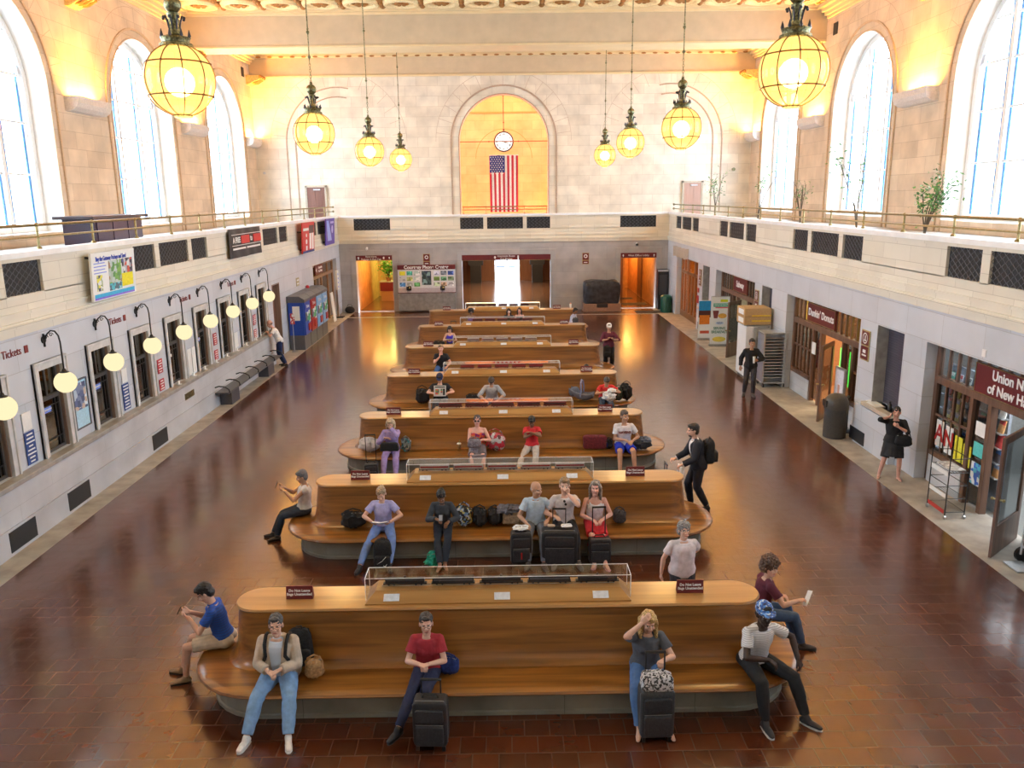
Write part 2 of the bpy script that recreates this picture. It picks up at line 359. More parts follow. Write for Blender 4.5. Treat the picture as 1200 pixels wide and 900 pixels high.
vents(VL, 'x', XL, -1, 'l', nm3('left')); vents(VR, 'x', XR, 1, 'r', nm3('right'))
vents([(a, c) for a, c in VB], 'y', YB, 1, 'b', lambda i, a, c: '') if 0 else None
for i, (a, c) in enumerate(VB):
    q = YB+.08; o = MB().box(a, c, q, q+.02, 4.5, 5.13).build('vent_grille', M_dark)
    tag(o, ['black mesh grille at left end of the back balcony front', 'narrow black grille under left side of the flag arch', 'wide black grille directly under the hanging flag',
            'narrow black grille under right side of the flag arch', 'black mesh grille at right end of the back balcony front'][i], 'vent grille', 'grilles in the balcony front')
    g = MB()
    for k in range(int((c-a)/.21)):
        g.tube([(min(max(a+(k+.5)*.21+(.08 if j % 2 else -.08), a), c), YB+.04, 4.5+j*.09) for j in range(8)], .01, 4, False)
    g.build('mesh_screen', plain('screen_grey', (.16, .17, .2), .5, .3), o)
# balcony walkway floors
struct(MB().box(-UX-1.2, XL-.25, YN, YB, 4.9, 5.0), 'floor_balcony_left', M_concrete)
struct(MB().box(XR+.25, UX+1.2, YN, YB, 4.9, 5.0), 'floor_balcony_right', M_concrete)
# --- upper side walls with arched windows
def arc(yc, r, zs, n=20): return [(yc+r*math.cos(PI*k/n), zs+r*math.sin(PI*k/n)) for k in range(n+1)]   # far -> near
WR, WZ, SILL = 2.55, 9.35, 5.35
def upper_side(name, s):
    X = s*UX; mb = MB(); rv = MB(); tr = MB()
    edges = [YN]
    for yc in WIN_Y:
        mb.quad((X, edges[-1], 5.0), (X, yc-WR, 5.0), (X, yc-WR, ZC), (X, edges[-1], ZC)); edges.append(yc+WR)
        mb.quad((X, yc-WR, 5.0), (X, yc+WR, 5.0), (X, yc+WR, SILL), (X, yc-WR, SILL))
        pts = arc(yc, WR, WZ)
        for k in range(len(pts)-1):
            (a, z0), (c, z1) = pts[k], pts[k+1]; mb.quad((X, a, z0), (X, c, z1), (X, c, ZC), (X, a, ZC))
        prof = [(yc+WR, SILL)]+pts+[(yc-WR, SILL)]; X2 = X+s*.75
        for k in range(len(prof)-1):
            (a, z0), (c, z1) = prof[k], prof[k+1]; rv.quad((X, a, z0), (X, c, z1), (X2, c, z1), (X2, a, z0))
        rv.quad((X, yc-WR, SILL), (X, yc+WR, SILL), (X2, yc+WR, SILL), (X2, yc-WR, SILL))
        # architrave: two slim raised rings round the opening
        for r0, r1, dd in ((WR+.30, WR+.37, .05), (WR+.0, WR+.05, .03)):
            pa = [(yc+r0, 5.0)]+arc(yc, r0, WZ)+[(yc-r0, 5.0)]; pb = [(yc+r1, 5.0)]+arc(yc, r1, WZ)+[(yc-r1, 5.0)]
            tr.rings([[(X+s*.01, pa[k][0], pa[k][1]), (X-s*dd, pa[k][0], pa[k][1]), (X-s*dd, pb[k][0], pb[k][1]), (X+s*.01, pb[k][0], pb[k][1])] for k in range(len(pa))])
    mb.quad((X, edges[-1], 5.0), (X, YB+.1, 5.0), (X, YB+.1, ZC), (X, edges[-1], ZC))
    struct(mb, name, M_up_x); struct(rv, 'trim_window_reveals', M_reveal); struct(tr, 'trim_architraves', plain('architrave', (.58, .42, .28), .7))
upper_side('wall_upper_left', -1); upper_side('wall_upper_right', 1)
# arched window frames and glass
M_pane = glass('window_glass', (.93, .97, 1), .06)
M_skystrip = plain('painted_sky_blue', (.03, .22, .55), .5, noise=.05)  # sky blue painted onto strips added along the window bars
widx = 0
for s in (-1, 1):
    for i, yc in enumerate(WIN_Y):
        widx += 1; X = s*(UX+.62); fr = MB(); r0 = WR-.16
        def ring(ra, rb, x0, x1):
            pa = [(yc+ra, SILL)]+arc(yc, ra, WZ)+[(yc-ra, SILL)]; pb = [(yc+rb, SILL)]+arc(yc, rb, WZ)+[(yc-rb, SILL)]
            fr.rings([[(x0, *pa[k]), (x1, *pa[k]), (x1, *pb[k]), (x0, *pb[k])] for k in range(len(pa))])
        ring(WR+.01, WR-.2, X-.06, X+.06); ring(WR-.27, WR-.34, X-.035, X+.035)
        for dy in (-.85, .85):
            fr.box(X-.07, X+.07, yc+dy-.075, yc+dy+.075, SILL, WZ+math.sqrt((WR-.1)**2-.85**2))
        fr.box(X-.05, X+.05, yc-WR+.05, yc+WR-.05, SILL, SILL+.18)
        for zz in (7.0, 8.45, 9.75, 10.9):
            hw = WR-.1 if zz < WZ else math.sqrt(max(.01, (WR-.1)**2-(zz-WZ)**2)); fr.box(X-.03, X+.03, yc-hw, yc+hw, zz-.03, zz+.03)
        f = struct(fr, 'window_%d' % widx, M_winpaint)
        gp = MB(); pts = [(yc+WR-.1, SILL)]+arc(yc, WR-.1, WZ)+[(yc-WR+.1, SILL)]
        gp._add([(X+s*.02, a, z) for a, z in pts], [tuple(range(len(pts)))]); gp.build('window_pane', M_pane, f)
        bd = MB()
        for y_ in (-WR+.32, -1.0, -.68, .7, 1.02, WR-.42):
            top = WZ+math.sqrt(max(.01, (WR-.3)**2-y_**2)); bd.box(X+s*.04, X+s*.07, yc+y_, yc+y_+.15, SILL+.1, top)
        bd.build('sky_blue_strip', M_skystrip, f)
# --- back upper wall with the arch
AR, AZ = 2.37, 9.12
def back_upper():
    mb = MB(); Y = YB+.02
    mb.quad((-UX, Y, 5.2), (-AR, Y, 5.2), (-AR, Y, ZC), (-UX, Y, ZC)); mb.quad((AR, Y, 5.2), (UX, Y, 5.2), (UX, Y, ZC), (AR, Y, ZC))
    pts = arc(0, AR, AZ, 28)
    for k in range(28):
        (a, z0), (c, z1) = pts[k], pts[k+1]; mb.quad((a, Y, z0), (c, Y, z1), (c, Y, ZC), (a, Y, ZC))
    struct(mb, 'wall_upper_back', M_up_y)
    rv = MB(); prof = [(AR, 5.2)]+pts+[(-AR, 5.2)]
    for k in range(len(prof)-1):
        (a, z0), (c, z1) = prof[k], prof[k+1]; rv.quad((a, Y, z0), (c, Y, z1), (c, Y+.6, z1), (a, Y+.6, z0))
    struct(rv, 'trim_arch_reveal', M_reveal)
    tr = MB()
    def ringy(cx, ra, rb, dd, half=None):
        A = arc(cx, ra, AZ, 28); B = arc(cx, rb, AZ, 28)
        pa = [(cx+ra, 5.3)]+A+[(cx-ra, 5.3)]; pb = [(cx+rb, 5.3)]+B+[(cx-rb, 5.3)]
        if half == 'L': pa, pb = pa[13:], pb[13:]
        if half == 'R': pa, pb = pa[:18], pb[:18]
        tr.rings([[(pa[k][0], Y+.01, pa[k][1]), (pa[k][0], Y-dd, pa[k][1]), (pb[k][0], Y-dd, pb[k][1]), (pb[k][0], Y+.01, pb[k][1])] for k in range(len(pa))])
    ringy(0, 2.78, 2.86, .05); ringy(0, 2.37, 2.43, .03)
    ringy(-8.8, 2.78, 2.84, .04, 'L'); ringy(-8.8, 2.30, 2.36, .04, 'L'); ringy(8.9, 2.78, 2.84, .04, 'R'); ringy(8.9, 2.30, 2.36, .04, 'R')
    struct(tr, 'trim_arch_mouldings', plain('arch_moulding', (.46, .34, .25), .7))
    # thin voussoir joints round the three arches
    vj = MB()
    for cx in (0, -8.8, 8.9):
        for k in range(15):
            a = PI*(.04+.92*k/14); r0, r1 = 2.9, 3.62
            d = Vector((math.cos(a), 0, math.sin(a))); n_ = Vector((-d.z, 0, d.x))*.008; c0 = Vector((cx, Y-.004, AZ))
            vj.quad(c0+d*r0-n_, c0+d*r0+n_, c0+d*r1+n_, c0+d*r1-n_)
        A = arc(cx, 3.62, AZ, 28); B = arc(cx, 3.636, AZ, 28)
        for k in range(28): vj.quad((A[k][0], Y-.004, A[k][1]), (A[k+1][0], Y-.004, A[k+1][1]), (B[k+1][0], Y-.004, B[k+1][1]), (B[k][0], Y-.004, B[k][1]))
    struct(vj, 'trim_stone_joints', plain('stone_joint', (.48, .36, .26), .8))
back_upper()
# thin voussoir joints round side windows
vj = MB()
for s in (-1, 1):
    for yc in WIN_Y:
        for k in range(13):
            a = PI*k/12; d = Vector((0, math.cos(a), math.sin(a))); n_ = Vector((0, -d.z, d.y))*.009; c0 = Vector((s*(UX-.004), yc, WZ))
            vj.quad(c0+d*2.95-n_, c0+d*2.95+n_, c0+d*3.6+n_, c0+d*3.6-n_)
        A = arc(yc, 3.6, WZ, 28); B = arc(yc, 3.618, WZ, 28)
        for k in range(28): vj.quad((s*(UX-.004), *A[k]), (s*(UX-.004), *A[k+1]), (s*(UX-.004), *B[k+1]), (s*(UX-.004), *B[k]))
struct(vj, 'trim_window_joints', plain('stone_joint', (.48, .36, .26), .8))
# niche behind the arch
ny = 49.2
nb = MB()
nb.quad((-3.6, ny, 5.2), (3.6, ny, 5.2), (3.6, ny, 13), (-3.6, ny, 13)); nb.quad((-3.6, YB+.6, 5.2), (-3.6, ny, 5.2), (-3.6, ny, 13), (-3.6, YB+.6, 13))
nb.quad((3.6, YB+.6, 5.2), (3.6, ny, 5.2), (3.6, ny, 13), (3.6, YB+.6, 13)); nb.quad((-3.6, YB+.6, 5.0), (3.6, YB+.6, 5.0), (3.6, ny, 5.0), (-3.6, ny, 5.0))
nb.quad((-3.6, YB+.6, 13), (3.6, YB+.6, 13), (3.6, ny, 13), (-3.6, ny, 13))
struct(nb, 'wall_niche', blocks('niche_stone', (.70, .50, .28), (.78, .58, .34), (.55, .36, .18), 'y', 1.1, .5, .8))
nt2 = MB()
A = arc(0, 1.62, 8.4, 20); B = arc(0, 1.66, 8.4, 20)
for k in range(20): nt2.quad((A[k][0], ny-.01, A[k][1]), (A[k+1][0], ny-.01, A[k+1][1]), (B[k+1][0], ny-.01, B[k+1][1]), (B[k][0], ny-.01, B[k][1]))
nt2.box(-3.2, 3.2, ny-.06, ny-.02, 10.9, 10.98)
struct(nt2, 'trim_niche', plain('niche_trim', (.5, .3, .12), .7))
tie = MB().tube([(-AR, YB+.45, 9.12), (AR, YB+.45, 9.12)], .022, 6)
for x in (-.8, .8): tie.ball((x, YB+.45, 9.12), .04, 8, 6)
tag(tie.build('tie_rod', plain('rust_red', (.3, .05, .02), .5)), 'thin horizontal red rod across the flag arch at clock height', 'rod')
for z, x in ((5.6, -2.9), (5.6, 2.9)): pass
area('niche_light', (0, 47.2, 12.6), (0, 0, 0), 4.6, 1.6, 190, (1, .17, .01))
area('niche_uplight', (-3.0, 47.2, 5.4), (0, -PI*.75, 0), 1.0, 2.6, 70, (1, .15, .01))
area('niche_uplight', (3.0, 47.2, 5.4), (0, PI*.75, 0), 1.0, 2.6, 70, (1, .22, .01))
# --- ceiling
cb = MB()
cb.quad((-UX, YN, ZC), (UX, YN, ZC), (UX, YB+.1, ZC), (-UX, YB+.1, ZC)); struct(cb, 'ceiling', M_ceil)
struct(MB().box(-UX, UX, 35.55, 36.85, 12.3, ZC).box(-UX, UX, YB-.02, YB+.1, 12.5, ZC), 'ceiling_beam', M_plaster)
cm = MB()       # mouldings
for y0, y1, z0, z1 in ((35.46, 35.56, 13.46, 13.56), (35.36, 35.56, 13.56, 13.66), (35.28, 35.56, 13.66, ZC), (35.5, 36.9, 12.24, 12.32), (36.84, 37.0, 13.5, ZC), (45.1, 45.3, 13.4, 13.55), (44.9, 45.3, 13.55, ZC), (45.2, 45.31, 12.42, 12.52)):
    cm.box(-UX+.02, UX-.02, y0, y1, z0, z1)
for s in (-1, 1):
    for a, c in ((YN, 35.4), (36.9, YB)):
        for k, (d, z0, z1) in enumerate(((.10, 13.1, 13.2), (.2, 13.2, 13.32), (.34, 13.32, 13.45), (.5, 13.45, 13.6), (.62, 13.6, ZC))):
            x0, x1 = sorted((s*UX, s*(UX-d))); cm.box(x0, x1, a, c, z0, z1)
struct(cm, 'trim_ceiling_cornice', plain('cornice_gold', (.78, .62, .36), .6, noise=.02, scale=2), bevel=.01)
oc = MB()       # carved rosettes and guilloche on the ceiling bays
def torus(mb, c, rx, ry, r, n=24, m=6):
    mb.rings([[(c[0]+(rx+r*math.cos(2*PI*j/m))*math.cos(2*PI*i/n), c[1]+(ry+r*math.cos(2*PI*j/m))*math.sin(2*PI*i/n), c[2]+r*math.sin(2*PI*j/m)) for j in range(m)] for i in range(n)]+
             [[(c[0]+(rx+r*math.cos(2*PI*j/m)), c[1], c[2]+r*math.sin(2*PI*j/m)) for j in range(m)]], cap=False)
for j, y in enumerate((34.42, 32.6, 30.8, 29.0)):
    for k in range(16):
        x = -11.85+1.58*k
        oc.mat(1); torus(oc, (x, y, ZC-.06), .62, .62, .12); torus(oc, (x, y, ZC-.05), .42, .42, .07, 20, 5)
        oc.mat(0); oc.ball((x, y, ZC-.02), .30, 12, 6, (1, 1, .35))
        for q in range(6): oc.ball((x+.2*math.cos(q*PI/3), y+.2*math.sin(q*PI/3), ZC-.1), .1, 8, 5, (1, 1, .6))
        oc.ball((x+.79, y-.1, ZC-.05), .17, 8, 6, (.8, 1.3, .7)); oc.ball((x+.79, y+.5, ZC-.05), .13, 8, 6); oc.ball((x+.79, y-.65, ZC-.05), .12, 8, 6)
for k in range(44): oc.ball((-12.7+.59*k, 45.05, 13.42), .08, 8, 5, (1.7, .6, .6))
struct(oc, 'trim_ceiling_rosettes', [M_orn, plain('rosette_ring', (.85, .68, .38), .6)], smooth=True)
# rear wall behind the camera, and closing strips
struct(MB().box(-UX-.8, UX+.8, YN-.3, YN, 0, ZC), 'wall_front', M_up_y)
struct(MB().box(-UX, XL-.25, YB, YB+.1, 4.95, 5.35).box(XR+.25, UX, YB, YB+.1, 4.95, 5.35), 'trim_3', M_up_y)
# upper doors at the ends of both balconies
for k, (x0, x1, mt_) in enumerate(((-10.68, -9.72, M_brown2), (9.75, 10.68, wood('door_pale', (.42, .26, .2), (.5, .31, .24), .5, 'Z')))):
    d = MB().box(x0, x1, YB-.06, YB+.02, 5.0, 6.82)
    for a in (.14, .55): d.box(x0+a*(x1-x0), x0+(a+.32)*(x1-x0), YB-.075, YB-.05, 5.2, 6.6)
    o = struct(d, 'door_%d' % (k+1), mt_)
    MB().box(x0-.1, x0, YB-.09, YB+.02, 5.0, 6.92).box(x1, x1+.1, YB-.09, YB+.02, 5.0, 6.92).box(x0-.1, x1+.1, YB-.09, YB+.02, 6.82, 6.92).build('door_frame', plain('door_frame_stone', (.5, .44, .34), .6), o)
    MB().box((x0+x1)/2-.12, (x0+x1)/2+.25, YB-.14, YB-.06, 6.66, 6.74).build('door_closer', M_steel, o)
# ================================================================ LEFT WALL: ticket counter
def nearfar(i, n): return ORD[i]+' from the camera end'
M_jamb = wood('brown_jamb', (.20, .13, .10), (.30, .20, .15), .5, 'Z')
M_tframe = plain('window_surround', (.58, .57, .57), .5, noise=.06, scale=6)
M_transom = glass('transom_glass', (.30, .32, .30), .25)
M_dglass = glass('dark_glass', (.16, .19, .2), .22)
M_blue = plain('sign_blue', (.02, .06, .42), .4)
M_bluew = plain('sign_pale_blue', (.20, .30, .8), .4)
M_teal = plain('teal_notice', (.10, .55, .55), .5)
M_navy = plain('navy_panel', (.03, .07, .25), .5)
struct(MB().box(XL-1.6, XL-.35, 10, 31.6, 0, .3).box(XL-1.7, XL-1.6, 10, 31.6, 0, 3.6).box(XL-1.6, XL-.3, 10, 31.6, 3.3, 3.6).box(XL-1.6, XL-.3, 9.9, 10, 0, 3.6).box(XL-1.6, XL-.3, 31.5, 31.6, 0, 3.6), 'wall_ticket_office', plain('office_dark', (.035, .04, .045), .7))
TWN = ['cut off at the left edge of the picture', 'between the first two round wall lamps, navy notice to its left', 'just past the framed poster', 'with a teal notice in its pane',
       'fourth whole one along the counter from the camera', 'fifth whole one along the counter from the camera', 'sixth whole one along the counter from the camera',
       'next to last along the counter', 'last one, at which the white-shirted man stands']
for k, y0 in enumerate(TW[1:]):
    root = empty('ticket_window', (XL, y0+.6, 1.27), 0, ('brown and grey ticket window '+TWN[k]), 'ticket window', 'ticket windows over the counter')
    # surround
    mb = MB(); a, c, z0, z1 = -.6, .6, -.02, 1.9
    for d, e0 in ((.05, 0), (.08, .0)):
        ww = .17 if d == .05 else .05
        mb.box(-.01, d, a, a+ww, z0, z1).box(-.01, d, c-ww, c, z0, z1).box(-.01, d, a+ww, c-ww, z1-ww, z1)
    mb.build('surround', M_tframe, root, bevel=.008)
    j = MB().box(-.34, .0, -.435, -.41, 0, 1.74).box(-.34, -.02, .41, .435, 0, 1.74).box(-.34, -.02, -.41, .41, 1.71, 1.74)
    j.build('jamb', M_jamb, root)
    s = MB().box(-0.140, -0.080, -.41, -.35, 0, 1.71).box(-0.140, -0.080, .35, .41, 0, 1.71).box(-0.150, -0.060, -.35, .35, 1.07, 1.15).box(-0.140, -0.100, -.03, .03, 1.15, 1.71).box(-0.140, -0.080, -.35, .35, 0, .06)
    s.build('sash', plain('sash_dark', (.06, .055, .055), .5), root)
    MB().box(-0.125, -0.115, -.35, .35, 1.15, 1.71).build('transom_pane', M_transom, root)
    MB().box(-0.115, -0.108, -.35, .35, .06, 1.07).build('pane', M_dglass, root)
    g = MB()
    for q in (-.22, .22): g.box(-0.102, -0.085, q-.012, q+.012, .06, 1.07)
    for z in (.25, .93): g.box(-0.102, -0.085, -.35, .35, z-.012, z+.012)
    for q in range(5): g.box(-0.102, -0.090, -.12, .12, .75+q*.035, .762+q*.035)
    g.build('grille', M_black, root)
    if k in (1, 2, 5): 
        MB().box(-0.090, -0.075, -.35, .02, .82, .93).build('next_window_sign', M_bluew, root); text('NEXT WINDOW', (-.073, -.17, .875), RL, .055, M_wtext, root)
    if k in (3, 6): MB().box(-0.090, -0.080, -.34, -.16, .35, .85).build('notice', M_teal, root)
    if k in (4, 7, 8): MB().box(-0.090, -0.080, -.3, -.05, .75, .83).build('notice', M_paper, root)
    MB().box(-0.080, -0.070, -.33, -.08, 1.08, 1.14).build('blue_strip', M_blue, root)
# counter
ct = empty('ticket_counter', (XL, 13, 0), 0, 'long grey stone ticket counter below the windows on left wall', 'counter')
MB().box(-.0, .24, YN-13, 17.95, 1.17, 1.27).build('counter_top', M_greystone_top := plain('counter_stone', (.34, .31, .28), .3, noise=.1, scale=4), ct, bevel=.015)
MB().box(.0, .19, YN-13, 17.9, .5, 1.17).build('counter_front', blocks('counter_blocks', (.60, .61, .64), (.66, .67, .69), (.5, .5, .52), 'x', 2.2, .8, .4), ct)
MB().box(.0, .22, YN-13, 17.93, 0, .5).build('plinth', blocks('counter_plinth', (.55, .56, .60), (.62, .63, .66), (.45, .45, .48), 'x', 2.2, .5, .45), ct)
CX = XL+.22
for i, (a, c) in enumerate(((13.6, 14.43), (15.6, 16.47), (19.65, 20.55))):
    tag(MB().box(CX, CX+.012, a, c, .07, .45).build('floor_vent', M_dark), ['black floor vent in the counter plinth nearest the left edge', 'black floor vent in the counter plinth, middle of three', 'black floor vent in counter plinth just before the wall bench'][i], 'vent', 'vents in the counter plinth')
tag(MB().box(XL+.19, XL+.2, 22.0, 22.68, .78, .96).build('plaque', M_bronze, bevel=.004), 'small bronze plaque on the ticket counter front', 'plaque')
# small items on the counter
random.seed(3)
for i, y in enumerate((21.9, 23.0, 23.9, 24.9, 25.9, 26.9, 27.9, 29.0)):
    o = empty('pen_holder', (XL+.12, y, 1.27), 0, 'small white leaflet holder on ticket counter, %s from camera end' % ORD[i], 'leaflet holder', 'leaflet holders on the ticket counter')
    MB().box(-.05, .05, -.06, .06, 0, .015).build('base', M_white, o); MB().box(-.03, .0, -.05, .05, .015, .10).build('leaflets', M_paper, o)
# wall lamps
M_globe = emis('milk_globe', (1, .84, .50), .35)
LAMPN = ['nearest, cut off at the left edge'] + ['%s of the eight whole ones over the counter' % q for q in ORD[:8]]
for k in range(9):
    y = 13.85+2.055*k
    root = empty('wall_lamp', (XL, y, 3.56), 0, 'globe lamp on curled black bracket, '+LAMPN[k], 'wall lamp', 'globe lamps along the ticket counter')
    MB().tube([(0, 0, 0), (.025, 0, 0)], .075, 12).tube([(.02, 0, -.14), (.02, 0, .12)], .02, 6).build('wall_plate', M_black, root, True)
    pts = [(.02, 0, .0), (.10, 0, .12), (.17, 0, .18), (.25, 0, .17), (.31, 0, .08), (.33, 0, -.05), (.33, 0, -.3), (.33, 0, -.62)]
    MB().tube(pts, .016, 6).tube([(.06+.05*math.cos(a)*(1-a/9), 0, .02+.05*math.sin(a)*(1-a/9)+.03) for a in [q*.6 for q in range(13)]], .009, 5).tube([(.17+.045*math.cos(a)*(1-a/9), 0, .1+.045*math.sin(a)*(1-a/9)) for a in [q*.6 for q in range(13)]], .008, 5).build('arm', M_black, root, True)
    MB().lathe([(.015, 0), (.03, -.01), (.045, -.05), (.09, -.07), (.085, -.085)], (.33, 0, -.58), 12).build('fitter', M_black, root, True)
    MB().ball((.33, 0, -.86), .215, 20, 14).build('globe', M_globe, root, True)
# lettering over the windows
for i, y in enumerate((14.92, 19.02, 23.15, 27.2)):
    o = text('Tickets', (XL+.01, y-.1, 3.49), RL, .21, M_rtext, None, 'ticket_lettering', bold=.001)
    tag(o, ['dark red Tickets lettering over counter nearest the camera', 'dark red Tickets lettering over counter, second from camera', 'dark red Tickets lettering over counter, third from camera', 'dark red Tickets lettering farthest along the counter'][i], 'lettering', 'Tickets lettering on the left wall')
    MB().box(XL+.005, XL+.02, y+.31, y+.42, 3.42, 3.56).build('pictogram', M_rtext).parent = o
    o.children[0].matrix_parent_inverse = o.matrix_world.inverted() if False else Matrix.LocRotScale(o.location, o.rotation_euler, o.scale).inverted()
# notices between the windows
def wallsheet(name, y0, y1, z0, z1, mat, label, cat='notice', lines=0, lmat=None, x=XL+.012, group='notices on the ticket wall', frame=None):
    root = empty(name, (x, (y0+y1)/2, z0), 0, label, cat, group); h = z1-z0; w_ = (y1-y0)/2
    MB().box(0, .012, -w_, w_, 0, h).build('sheet', mat, root)
    if frame: MB().box(-.01, .03, -w_-.03, -w_, -.03, h+.03).box(-.01, .03, w_, w_+.03, -.03, h+.03).box(-.01, .03, -w_, w_, -.03, 0).box(-.01, .03, -w_, w_, h, h+.03).build('frame', frame, root)
    if lines:
        mb = MB(); random.seed(int(y0*10))
        for q in range(lines):
            zz = h-(q+.7)*h/(lines+.4); ww = w_*random.uniform(.4, .85); mb.box(.012, .016, -ww, ww, zz-h/lines*.2, zz+h/lines*.16)
        mb.build('print', lmat or M_wtext, root)
    return root
M_rsign = plain('sign_red', (.45, .03, .05), .4)
wallsheet('notice', 14.81, 15.1, 1.98, 2.33, M_paper, 'white notice above the navy one nearest the left edge')
wallsheet('notice', 14.8, 15.13, 1.32, 1.95, M_navy, 'navy notice with white print nearest the left edge', lines=8)
wallsheet('notice', 18.88, 19.15, 1.99, 2.32, M_paper, 'white notice above navy one right of the framed poster')
wallsheet('notice', 18.83, 19.16, 1.33, 1.96, M_navy, 'navy notice with white print right of the framed poster', lines=8)
for i, y in enumerate((20.88, 25.05, 29.15)):
    q = ['nearest the camera', 'in the middle of the ticket wall', 'farthest, beside the leaning man'][i]
    wallsheet('notice', y, y+.3, 1.78, 2.15, M_rsign, 'upper red notice with white print '+q, lines=5)
    wallsheet('notice', y, y+.3, 1.32, 1.62, M_rsign, 'lower red notice with white print '+q, lines=4)
wallsheet('notice', 22.9, 23.18, 1.3, 2.05, M_paper, 'left one of two tall white sheets between ticket windows'); wallsheet('notice', 23.24, 23.5, 1.3, 2.05, M_paper, 'right one of two tall white sheets between ticket windows')
wallsheet('notice', 27.02, 27.35, 1.35, 1.85, M_paper, 'small white sheet between the fifth and sixth whole ticket windows')
p = wallsheet('framed_poster', 16.66, 17.22, 1.5, 2.5, plain('poster_pale', (.45, .70, .85), .4), 'framed blue and white poster between first two whole ticket windows', 'poster', frame=plain('frame_dark', (.1, .1, .12), .4), group=None)
MB().box(.013, .018, -.25, .25, .38, .95).build('picture', patches('poster_picture', [(.5, .6, .7), (.12, .15, .3), (.75, .8, .85), (.2, .25, .4), (.6, .45, .35), (.08, .1, .2)], 7), p)
# wall bench with curved arms
wb = empty('wall_bench', (XL+.22, 24.2, 0), 0, 'dark wall-mounted bench with curved black armrests below ticket counter', 'bench')
MB().box(.0, .42, 0, 6.1, .42, .47).build('seat', plain('slate_seat', (.07, .07, .08), .4), wb, bevel=.01)
for y in (.35, 4.35): MB().box(.02, .38, y, y+.75, 0, .42).build('support', plain('slate_support', (.06, .06, .075), .5), wb)
for k in range(7):
    y = .05+k*1.0; MB().tube([(.0, y, .62), (.12, y, .66), (.30, y, .64), (.42, y, .56), (.44, y, .48), (.38, y, .44)], .02, 6).build('armrest', M_black, wb, True)
# plain brown door and its frame
d = struct(MB().box(XL-.3, XL-.24, 31.9, 32.9, 0, 2.9), 'door_3', M_brown2); MB().box(XL-.35, XL+.0, 31.85, 31.9, 0, 2.95).box(XL-.35, XL, 32.9, 32.95, 0, 2.95).box(XL-.35, XL, 31.9, 32.9, 2.9, 2.95).build('door_frame', M_jamb, d)
MB().ball((XL-.2, 32.02, 1.0), .035).build('door_knob', M_brass, d)
# ticket machines
M_kred = plain('machine_red', (.42, .02, .02), .35); M_kblue = plain('machine_blue', (.02, .07, .40), .35); M_kpale = plain('machine_pale_blue', (.20, .42, .70), .35)
M_kgrey = plain('machine_grey', (.10, .10, .115), .4)
M_scr = patches('machine_screen', [(.05, .3, .12), (.75, .78, .8), (.05, .05, .08), (.1, .45, .2), (.6, .62, .7), (.15, .15, .2)], 5)
for k in range(4):
    y = 33.8+k*1.14; col = [M_kblue, M_kred, M_kpale, M_kpale][k]
    root = empty('ticket_machine', (-8.42, y, 0), 0, ['blue ticket machine with a white sheet on its side, nearest of four', 'ticket machine with red front, second in the row', 'ticket machine with pale blue front, third in the row', 'ticket machine with pale blue front, last in the row'][k], 'ticket machine', 'ticket machines by the left wall')
    MB().box(-.68, -.06, .01, 1.1, 0, .62).build('base', M_kgrey, root, bevel=.01)
    MB().box(-.68, -.05, .01, 1.1, .62, 2.0).build('body', M_kblue if k == 0 else M_kgrey, root, bevel=.01)
    MB().prism([(-.72, 2.0), (.02, 2.0), (.02, 2.12), (-.2, 2.26), (-.72, 2.26)], 'y', .0, 1.11).build('hood', M_kgrey, root)
    MB().box(-.05, .0, .06, 1.06, .62, 2.0).build('front_panel', col, root, bevel=.01)
    MB().box(.0, .02, .14, .62, 1.2, 1.55).build('screen', M_scr, root); MB().box(.0, .02, .68, 1.0, 1.1, 1.6).build('card_panel', M_scr, root)
    MB().box(.0, .03, .55, .95, .75, 1.05).build('tray', M_kred, root); MB().box(.0, .012, .14, 1.0, 1.68, 1.9).build('header', col, root)
    text('Tickets', (.013, .57, 1.79), RL, .2, M_wtext, root, sxk=.9)
    if k == 0: MB().box(-.5, -.2, -.004, .01, 1.25, 1.85).build('sheet', M_paper, root)
o = empty('pole_sign', (-8.86, 33.5, 0), 0, 'small red and white notice on thin pole beside blue ticket machine', 'sign')
MB().lathe([(.14, 0), (.14, .015), (.02, .03), (.015, 1.2)], n=12).build('pole', M_steel, o); MB().box(-.09, .09, -.012, .0, 1.15, 1.6).build('board', patches('pole_board', [(.6, .1, .1), (.8, .8, .8), (.5, .05, .05)], 12), o)
# doorway at far left
D = M_brown
dr = struct(MB().box(XL-.3, XL-.2, 38.9, 39.1, 0, 3.1).box(XL-.3, XL-.2, 44.2, 44.4, 0, 3.1).box(XL-.3, XL-.2, 39.1, 44.2, 2.95, 3.1).box(XL-.3, XL-.2, 39.1, 44.2, 2.35, 2.5).box(XL-.3, XL-.2, 41.5, 41.7, 0, 2.35).box(XL-.3, XL-.2, 40.2, 40.3, 0, 3.0).box(XL-.3, XL-.2, 43, 43.1, 0, 3.0), 'door_4', wood('warm_oak', (.22, .12, .06), (.34, .19, .09), .5, 'Z'))
MB().box(XL-.26, XL-.24, 39.1, 44.2, .1, 2.95).build('door_glass', glass('doorglass', (.5, .42, .3), .2), dr)
struct(MB().box(XL-2.5, XL-2.4, 38, 45, 0, 3.4).box(XL-2.5, XL-.3, 38, 38.1, 0, 3.4).box(XL-2.5, XL-.3, 45, 45.1, 0, 3.4).box(XL-2.5, XL-.3, 38, 45, 3.3, 3.4).box(XL-2.5, XL-.3, 38, 45, -.1, 0), 'wall_left_passage', plain('passage_wall', (.45, .30, .15), .7))
area('passage_light', (XL-1.3, 41.5, 3.2), (0, 0, 0), 1, 3, 60, (1, .6, .25))
o = empty('door_sign', (XL-.19, 40.9, 2.58), 0, 'maroon sign with white arrow over the far left doorway', 'sign')
